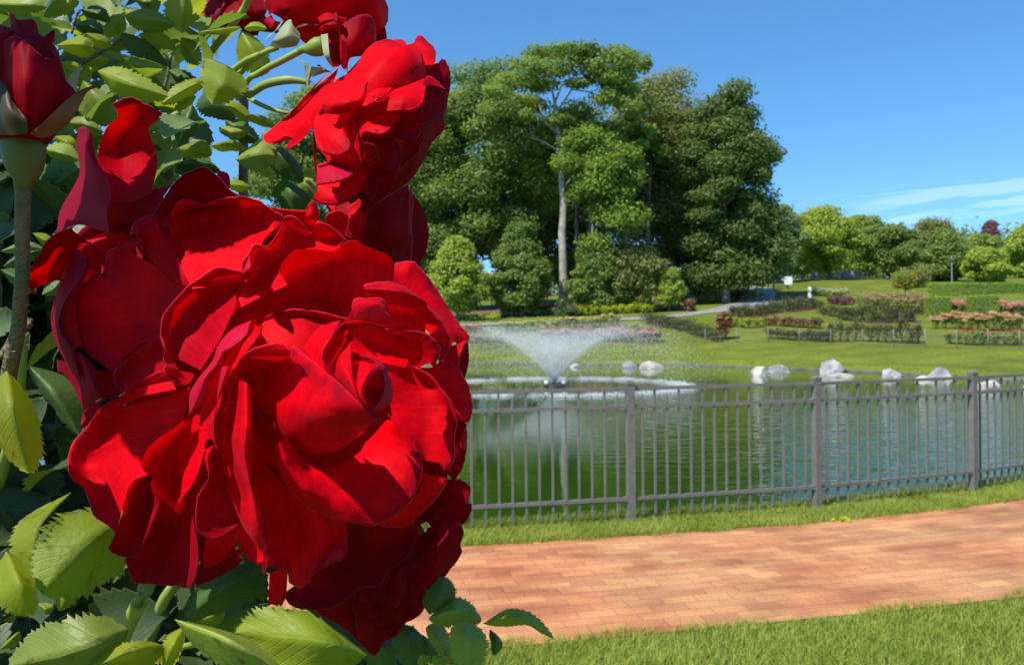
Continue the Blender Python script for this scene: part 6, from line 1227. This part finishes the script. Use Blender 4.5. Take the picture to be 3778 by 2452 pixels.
ML_F = leaf_mat('shaded_inner_leaf', (.022, .052, .014), (.045, .085, .020), (.05, .08, .03), (.08, .13, .01), .20, .5, .25)  # fill leaf green darkened so the gaps look shaded
ML_P = leaf_mat('bronze_rose_leaf', (.140, .120, .060), (.200, .140, .075), (.18, .13, .08), (.28, .22, .05), .28, .42, .4)

def leaf_geo(mid, L, Rr, teeth=11, cup=0.0, seed=0, nk=5, tooth=.13, wav=.02, prof=None):
    """a serrated leaflet: midrib points, and where the left and the right margin lie at its widest"""
    mid = np.asarray(mid, float); nt_ = teeth * 2 + 1
    mc = spline(mid, nt_ + 1)
    mm = mc[int(.44 * nt_)]; sides = {-1: np.asarray(L, float) - mm, 1: np.asarray(Rr, float) - mm}
    size = np.linalg.norm(mc[-1] - mc[0]); V = []; UV = []; rr = np.random.default_rng(seed)
    fwd = np.gradient(mc, axis=0)
    nrm = np.cross(sides[1] - sides[-1], mc[-1] - mc[0]); nrm /= np.linalg.norm(nrm) + 1e-12
    cols = [-1 + i / nk for i in range(nk)] + [0] + [(i + 1) / nk for i in range(nk)]
    for i in range(nt_ + 1):
        t = i / nt_
        w_ = (math.sin(math.pi * min(1, max(0, t)) ** .82) ** .72) if 0 < t < 1 else 0.0
        w_ /= .985
        for s in cols:
            sg = -1 if s < 0 else 1; a = abs(s)
            wid = w_
            p = mc[i].copy()
            if a > .999 and 0 < i < nt_:
                k = (1.0 if i % 2 else 1 - tooth) * (1 + .06 * rr.normal()); wid *= k
                if i % 2: p = p + fwd[i] * .5
            dv_ = sides[sg] * wid * a + fwd[i] * (a * .55 * (1 - t) * 1.3)
            z = -cup * a * a * size * w_ + wav * size * mnoise.noise(Vector((t * 5 + seed, s * 2.2, seed * .37))) * (.3 + a)
            V.append(p + dv_ + nrm * z); UV.append((s, t))
    n = len(cols); f = np.array([(i * n + j, i * n + j + 1, (i + 1) * n + j + 1, (i + 1) * n + j) for i in range(nt_) for j in range(n - 1)])
    return np.array(V), f, np.array(UV)
NLEAF = [0]
def leaf(fr, mid, L, Rr, m=None, zoff=0.0, **k):
    """a leaflet traced from the photo: midrib base to tip and both margins, third number is mm behind the largest bloom's middle"""
    def w3(p):
        x, y, z = S(fr, p); return np.array(P(x, y, D0 + (z + zoff) / 1000))
    M3 = [w3(p) for p in mid]; l3, r3 = w3(L), w3(Rr)
    NLEAF[0] += 1; k.setdefault('seed', NLEAF[0])
    V, f, UV = leaf_geo(M3, l3, r3, **k)
    a = np.cross(V[f[:, 1]] - V[f[:, 0]], V[f[:, 3]] - V[f[:, 0]]); up = np.array([-.2, -.35, .9])
    if (a.sum(0) * up).sum() < 0: f = f[:, ::-1].copy()
    return obj('leaf', mesh('leaf', V, f, m or ML_G, True, UV), BUSH)
G_, Y_, D_, B_, PU = ML_G, ML_Y, ML_D, ML_B, ML_P
# upper left
for a in [
 ('J', [(1300, 240, 200), (1320, 100, 190), (1330, -80, 185)], (1150, 80, 200), (1480, 20, 200), Y_),
 ('J', [(1255, 320, 210), (1130, 270, 205), (985, 255, 205)], (1130, 205, 200), (1190, 350, 214), Y_),
 ('J', [(1195, 480, 215), (1020, 340, 210), (870, 235, 208)], (1110, 320, 206), (960, 400, 216), D_),
 ('J', [(1195, 490, 205), (1010, 480, 200), (830, 495, 204)], (960, 390, 198), (1000, 540, 208), G_),
 ('J', [(688, 505, 150), (900, 590, 140), (1200, 690, 142)], (890, 478, 146), (850, 705, 150), G_),
 ('J', [(1490, 560, 160), (1320, 640, 152), (1150, 742, 150)], (1290, 585, 158), (1350, 705, 160), Y_),
 ('J', [(1610, 460, 150), (1580, 600, 136), (1512, 748, 140)], (1420, 440, 156), (1790, 630, 152), G_),
 ('J', [(1480, 620, 175), (1500, 740, 172), (1670, 860, 176)], (1600, 745, 170), (1390, 790, 182), D_),
 ('J', [(1370, 740, 190), (1330, 860, 185), (1280, 1015, 188)], (1245, 870, 192), (1430, 900, 192), D_),
 ('J', [(1255, 1060, 180), (1380, 1060, 174), (1505, 1110, 176)], (1420, 995, 180), (1300, 1125, 182), G_),
 ('J', [(1080, 990, 215), (1110, 1060, 210), (1130, 1170, 212)], (1255, 1080, 214), (1020, 1080, 216), B_),
 ('J', [(1500, 1040, 195), (1620, 1030, 190), (1755, 1062, 192)], (1630, 995, 196), (1600, 1080, 196), Y_),
 ('S', [(868, 590, 150), (940, 570, 144), (1024, 575, 148)], (955, 512, 152), (948, 632, 150), B_),
 ('H', [(75, 1040, 190), (200, 1130, 186), (330, 1295, 190)], (240, 1080, 192), (105, 1220, 194), D_),
 ('H', [(180, 1270, 200), (240, 1380, 196), (250, 1505, 200)], (380, 1400, 202), (100, 1400, 204), D_),
 ('H', [(300, 1260, 215), (350, 1320, 212), (420, 1420, 215)], (410, 1290, 216), (300, 1360, 218), B_),
 ('J', [(590, 570, 170), (690, 700, 166), (795, 880, 170)], (810, 720, 168), (550, 830, 176), B_),
 ('J', [(745, 945, 165), (620, 890, 162), (480, 870, 166)], (620, 830, 166), (610, 960, 168), B_),
 ('J', [(740, 960, 200), (600, 1000, 196), (480, 1080, 200)], (590, 920, 200), (640, 1080, 202), G_),
 ('J', [(300, 1060, 120), (420, 1090, 116), (565, 1140, 120)], (450, 1010, 122), (400, 1150, 124), B_),
 ('J', [(380, 970, 150), (470, 1010, 146), (560, 1090, 150)], (500, 970, 150), (440, 1060, 152), Y_),
 ('J', [(230, 1420, 150), (400, 1300, 144), (580, 1190, 150)], (360, 1130, 150), (440, 1490, 156), D_),
 ('J', [(-60, 30, 120), (140, 40, 114), (330, 50, 118)], (200, -70, 120), (120, 105, 122), B_),
 ('J', [(570, 10, 190), (450, 40, 186), (310, 120, 190)], (420, -20, 190), (480, 105, 194), Y_),
 ('J', [(575, 70, 205), (690, 100, 202), (785, 158, 205)], (700, 35, 206), (640, 135, 208), D_),
 ('J', [(525, 175, 230), (640, 190, 226), (745, 252, 230)], (650, 135, 230), (610, 250, 232), D_),
 ('J', [(885, 110, 215), (820, 180, 211), (740, 255, 214)], (790, 120, 216), (895, 240, 216), G_),
 ('J', [(885, 110, 200), (1060, 130, 194), (1245, 180, 198)], (1040, 65, 198), (1000, 240, 206), G_),
 ('J', [(395, 325, 165), (540, 320, 160), (665, 335, 164)], (560, 250, 166), (590, 415, 168), Y_),
 ('J', [(610, 235, 180), (700, 280, 176), (785, 340, 180)], (730, 250, 182), (660, 330, 184), Y_),
 ('J', [(420, 445, 190), (500, 460, 187), (585, 500, 190)], (510, 435, 190), (490, 510, 192), Y_),
 ('J', [(590, 450, 220), (680, 430, 217), (775, 430, 220)], (690, 400, 220), (680, 490, 222), Y_),
 ('J', [(640, 480, 205), (560, 540, 201), (480, 590, 204)], (530, 470, 206), (640, 610, 206), G_),
 ('S', [(888, 110, 220), (930, 180, 215), (985, 275, 219)], (978, 170, 222), (872, 230, 222), G_),
 ('J', [(1290, 265, 230), (1350, 360, 226), (1425, 465, 230)], (1410, 310, 232), (1290, 400, 232), B_),
 ('J', [(1410, 232, 185), (1560, 215, 181), (1715, 195, 184)], (1560, 190, 188), (1570, 245, 188), Y_),
 ('J', [(1735, 205, 185), (1800, 190, 182), (1900, 205, 185)], (1810, 150, 188), (1810, 220, 188), Y_),
 ('J', [(1150, 10, 225), (1050, 20, 220), (940, -30, 224)], (1040, -60, 226), (1080, 110, 228), B_),
 ('J', [(930, 290, 235), (850, 300, 232), (770, 340, 235)], (840, 250, 236), (880, 370, 238), B_),
 ('J', [(1210, 600, 240), (1270, 620, 236), (1330, 680, 240)], (1290, 590, 242), (1230, 680, 242), D_),
 ('J', [(980, 520, 235), (1060, 570, 232), (1180, 660, 235)], (1090, 540, 236), (1030, 640, 238), B_),
 ('J', [(1190, 480, 250), (1150, 420, 246), (1100, 380, 250)], (1110, 420, 250), (1200, 400, 252), D_),
 ('J', [(1200, 500, 245), (1300, 560, 240), (1420, 600, 245)], (1330, 500, 246), (1280, 620, 248), D_),
 ('J', [(1540, 760, 200), (1640, 760, 196), (1800, 860, 200)], (1680, 720, 202), (1640, 830, 204), G_),
 ('J', [(1600, 850, 215), (1700, 920, 211), (1850, 1010, 215)], (1740, 860, 216), (1660, 990, 218), D_),
 ('J', [(1560, 900, 205), (1640, 940, 200), (1670, 1010, 204)], (1770, 900, 206), (1580, 960, 208), B_),
 ('J', [(1730, 830, 190), (1840, 850, 186), (1920, 880, 190)], (1840, 810, 192), (1840, 890, 192), Y_),
 ('J', [(1100, 940, 225), (1180, 960, 221), (1260, 1000, 225)], (1190, 920, 226), (1170, 1010, 228), G_),
 ('J', [(1260, 1180, 205), (1390, 1160, 200), (1570, 1220, 204)], (1410, 1120, 206), (1350, 1240, 208), D_),
 ('J', [(1600, 1310, 200), (1690, 1320, 196), (1785, 1330, 200)], (1690, 1280, 202), (1690, 1370, 202), Y_),
 ('J', [(1240, 1190, 220), (1190, 1200, 217), (1130, 1190, 220)], (1180, 1170, 222), (1200, 1300, 222), PU),
 ('J', [(1130, 1190, 230), (1140, 1270, 226), (1170, 1350, 230)], (1250, 1260, 232), (1090, 1280, 232), B_),
 ('H', [(310, 1230, 230), (350, 1220, 227), (420, 1230, 230)], (370, 1195, 231), (360, 1275, 232), Y_),
 ('H', [(-10, 870, 210), (60, 870, 206), (130, 910, 210)], (60, 840, 212), (40, 905, 212), Y_),
 ('H', [(0, 330, 240), (30, 400, 236), (60, 520, 240)], (75, 400, 242), (-40, 460, 242), D_),
 ('H', [(20, 1160, 240), (60, 1200, 237), (110, 1250, 240)], (100, 1180, 242), (20, 1250, 242), Y_),
 # left edge and bottom
 ('G', [(55, 360, -4), (100, 680, -16), (238, 1206, -12)], (320, 800, -2), (-190, 700, -4), Y_),
 ('G', [(235, 325, 40), (430, 560, 34), (650, 895, 36)], (650, 520, 44), (330, 600, 50), D_),
 ('K', [(900, 520, 42), (600, 730, 26), (276, 1066, 14)], (330, 560, 30), (780, 960, 42), G_),
 ('K', [(480, 385, 46), (260, 640, 28), (236, 1010, 24)], (110, 640, 36), (330, 560, 38), Y_),
 ('K', [(40, 780, 10), (130, 1000, -2), (212, 1214, 2)], (-60, 1060, 6), (235, 960, 8), Y_),
 ('K', [(620, 900, 30), (500, 990, 28), (400, 1180, 30)], (390, 1010, 32), (560, 1060, 32), G_),
 ('K', [(870, 1300, 0), (560, 1440, -14), (50, 1560, -8)], (420, 1210, -4), (560, 1650, 0), B_),
 ('K', [(1090, 1410, -2), (850, 1460, -12), (560, 1590, -8)], (850, 1380, -6), (960, 1580, -2), Y_),
 ('K', [(1235, 1290, 4), (1160, 1420, -6), (1090, 1600, 0)], (1090, 1380, 0), (1195, 1480, 4), Y_),
 ('K', [(1165, 1236, -4), (1500, 1360, -22), (1900, 1600, -16)], (1560, 1330, -4), (1440, 1545, -8), B_),
 ('F', [(690, 1480, 14), (330, 1370, 2), (-260, 1320, 8)], (150, 1118, 12), (200, 1640, 8), G_),
 ('K', [(1750, 850, 60), (1500, 1020, 54), (1240, 1240, 58)], (1380, 960, 60), (1720, 1160, 62), D_),
 ('K', [(1800, 1130, 40), (1620, 1180, 36), (1360, 1330, 40)], (1560, 1150, 42), (1640, 1330, 42), D_),
 ('K', [(1250, 1260, 30), (1350, 1240, 26), (1500, 1190, 30)], (1380, 1215, 32), (1400, 1310, 32), G_),
 ('F', [(1130, 1190, 40), (1200, 1080, 34), (1230, 920, 38)], (1080, 1060, 42), (1310, 1080, 42), D_),
 ('F', [(1120, 1220, 44), (1300, 1170, 38), (1500, 1235, 42)], (1310, 1068, 46), (1280, 1290, 46), B_),
 ('F', [(1330, 1230, 30), (1400, 1400, 22), (1430, 1640, 26)], (1270, 1420, 34), (1545, 1350, 34), B_),
 ('F', [(1100, 1280, 50), (1200, 1390, 45), (1330, 1580, 48)], (1240, 1290, 52), (1170, 1450, 52), B_),
 ('F', [(950, 1255, 60), (980, 1380, 55), (990, 1580, 58)], (860, 1400, 62), (1095, 1370, 62), D_),
 ('F', [(1080, 1330, 66), (1120, 1420, 62), (1150, 1540, 65)], (1060, 1440, 68), (1190, 1440, 68), D_),
 ('F', [(750, 1350, 70), (800, 1430, 66), (820, 1600, 70)], (660, 1480, 72), (910, 1440, 72), D_),
 ('L', [(556, 890, 34), (800, 850, 20), (1080, 1003, 26)], (770, 792, 30), (800, 925, 32), G_),
 ('L', [(610, 930, 60), (650, 1000, 55), (645, 1120, 58)], (700, 1030, 60), (610, 1040, 62), D_),
 ('F', [(1060, 1560, 36), (1090, 1500, 32), (1085, 1475, 34)], (1040, 1520, 38), (1130, 1520, 38), Y_),
 ('F', [(1200, 1580, 36), (1190, 1520, 32), (1185, 1470, 34)], (1140, 1530, 38), (1260, 1540, 38), Y_),
 ('K', [(250, 1130, 60), (300, 1170, 56), (330, 1200, 60)], (340, 1140, 60), (280, 1190, 62), B_),
 ('K', [(0, 1440, 30), (60, 1390, 26), (130, 1320, 30)], (40, 1380, 32), (110, 1420, 32), B_),
 ('I', [(0, 1210, 60), (150, 1180, 56), (300, 1190, 60)], (140, 1150, 60), (150, 1230, 62), B_),
 ('I', [(300, 1200, 70), (160, 1240, 66), (20, 1320, 70)], (170, 1200, 70), (200, 1300, 72), D_),
 ('I', [(430, 1420, 90), (380, 1480, 86), (300, 1520, 90)], (360, 1440, 90), (430, 1510, 92), B_),
 ('I', [(0, 1340, 80), (120, 1400, 76), (260, 1500, 80)], (140, 1340, 82), (100, 1460, 82), D_),
 ('I', [(230, 1080, 110), (320, 1130, 106), (420, 1180, 110)], (330, 1090, 110), (310, 1180, 112), G_),
]:
    fr, mid, L, Rr, m = a; big = fr in ('F', 'K', 'G')
    leaf(fr, mid, L, Rr, m, teeth=21 if big else 14, cup=.05, tooth=.12 if big else .15, wav=.030 if big else .024)
print('traced leaves', NLEAF[0])
# loose leaves behind: fill of the shrub, farther back and below
def in_bush(px, py):
    n_ = mnoise.noise(Vector((px * .004, py * .004, 5.0)))
    if py < 720: return px < 680 + 330 * n_ + max(0, (720 - py)) * .15
    if py < 2050: return px < 1300 and (py > 950 or px < 500 + 120 * n_)
    return px < 1560 - (2452 - py) * .55 + 200 * n_
fr_rng = np.random.default_rng(21)
FV, FF, FU, FM = [], [], [], []
nb = 0; tries = 0
def add_fill(px, py, d, size, mi, seed):
    global nb
    c = np.array(P(px, py, d)); a = fr_rng.uniform(0, 6.28)
    nrm = fr_rng.normal(size=3) * .55 + np.array([-.25, -.45, .65]); nrm /= np.linalg.norm(nrm)
    ax = np.cross(nrm, [math.cos(a), math.sin(a), .3 * math.sin(a * 2)]); ax /= np.linalg.norm(ax); sd = np.cross(nrm, ax)
    droop = np.array([0, 0, -1.0])
    mid = [c - ax * size * .5, c + nrm * size * .05, c + ax * size * .5 + droop * size * .12]
    mm = c + nrm * size * .05; w_ = size * fr_rng.uniform(.27, .36)
    V, f, UV = leaf_geo(mid, mm - sd * w_ + nrm * size * .07, mm + sd * w_ + nrm * size * .07, teeth=8, nk=2, seed=seed, cup=.03, tooth=.14)
    n = sum(len(v) for v in FV); FV.append(V); FF.append(f + n); FU.append(UV); FM.extend([mi] * len(f)); nb += 1
while nb < 1050 and tries < 9000:
    tries += 1
    px = fr_rng.uniform(-500, 1650); py = fr_rng.uniform(-300, 2650)
    if not in_bush(px, py): continue
    d = D0 + fr_rng.uniform(.085, .40) if py > 720 else D0 + fr_rng.uniform(.16, .52)
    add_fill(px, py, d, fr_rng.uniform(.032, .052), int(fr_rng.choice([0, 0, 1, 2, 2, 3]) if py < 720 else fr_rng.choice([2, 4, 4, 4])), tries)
for k in range(170):
    add_fill(fr_rng.uniform(-60, 430), fr_rng.uniform(680, 1560), D0 + fr_rng.uniform(.13, .36), fr_rng.uniform(.036, .054), 4, 12000 + k)
# leaves added out of view, up the sun's ray from the bud, to shade it
for k in range(46):
    c = P(90, 120 + fr_rng.uniform(-420, 620), D0) + SUN * fr_rng.uniform(.085, .13) + Vector((fr_rng.uniform(-.024, .016), fr_rng.uniform(-.02, .02), fr_rng.uniform(-.01, .01))); q = c - CAM
    add_fill(CX + F * q.x / q.y, CY - F * q.z / q.y, q.y, fr_rng.uniform(.030, .044), 0, 5000 + k)
# a shading layer of leaves that lie out of the picture, up and to the left
for k in range(70):
    add_fill(fr_rng.uniform(-1300, -160), fr_rng.uniform(-900, 400), D0 + fr_rng.uniform(.06, .34), fr_rng.uniform(.034, .054), int(fr_rng.choice([0, 2, 3])), 7000 + k)
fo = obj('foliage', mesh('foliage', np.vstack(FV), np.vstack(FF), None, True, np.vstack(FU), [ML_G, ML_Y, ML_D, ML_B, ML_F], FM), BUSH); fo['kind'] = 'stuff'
# dense inner shrub that the outer leaves grow from, and the body down to the soil
FV, FF, FU, FM = [], [], [], []
for k in range(1700):
    x = fr_rng.uniform(-1.1, -.10); y = fr_rng.uniform(.42, 1.35); z = fr_rng.uniform(.10, 1.52 + .25 * max(0, -x - .15))
    if x > -.22 and z > 1.35 + .2 * (y - .5): continue
    if CAM.z - z > 0 and x > -.02 - (y - .42) * .3: continue
    q = Vector((x, y, z)) - CAM; px = CX + F * q.x / q.y; py = CY - F * q.z / q.y
    if px > 330 and py < 2100 : continue
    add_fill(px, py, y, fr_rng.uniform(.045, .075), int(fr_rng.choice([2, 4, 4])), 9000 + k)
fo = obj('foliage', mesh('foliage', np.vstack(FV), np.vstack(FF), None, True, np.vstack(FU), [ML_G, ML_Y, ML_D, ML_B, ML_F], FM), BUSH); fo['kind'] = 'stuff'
# canes from the ground up
rc = random.Random(8)
for top in [(170, 900, .40), (520, 620, .48), (900, 300, .50), (200, 2100, .42), (800, 2300, .40), (1250, 2400, .42), (-400, 1200, .45), (100, 200, .52), (640, 1700, .42)]:
    tp = P(*top); b0 = Vector((-.30 + rc.uniform(-.16, .16), .78 + rc.uniform(-.2, .2), -.03))
    mid = b0.lerp(tp, .55) + Vector((rc.uniform(-.06, .02), rc.uniform(0, .08), .05))
    pts = spline(np.array([b0, b0.lerp(mid, .5) + Vector((-.02, .02, 0)), mid, tp]), 20)
    mb = MB(); mb.tube([tuple(p) for p in pts], [.008 - .0052 * i / 19 for i in range(20)], 9); mb.build('stem', M_STEMD, BUSH)
# little yellow flowered weed at the path edge
p = G(3105, 1928); T = thing('weed', 'small yellowish weed at the edge of the brick path below the second fence post', 'weed', p)
C = [(p.x + random.uniform(-.07, .07), p.y + random.uniform(-.04, .04), .03) for _ in range(5)]; v, f = leaf_cloud(C, [(.035, .035, .02)] * 5, [16] * 5, .012, seed=5); obj('foliage', mesh('foliage', v, f, leafm('lime'), False), T)
mb = MB(); mb.tube([p, p + Vector((0, 0, .07))], [.003, .002], 5); mb.build('stem', M_STEM, T)
print('objects', len(bpy.data.objects))
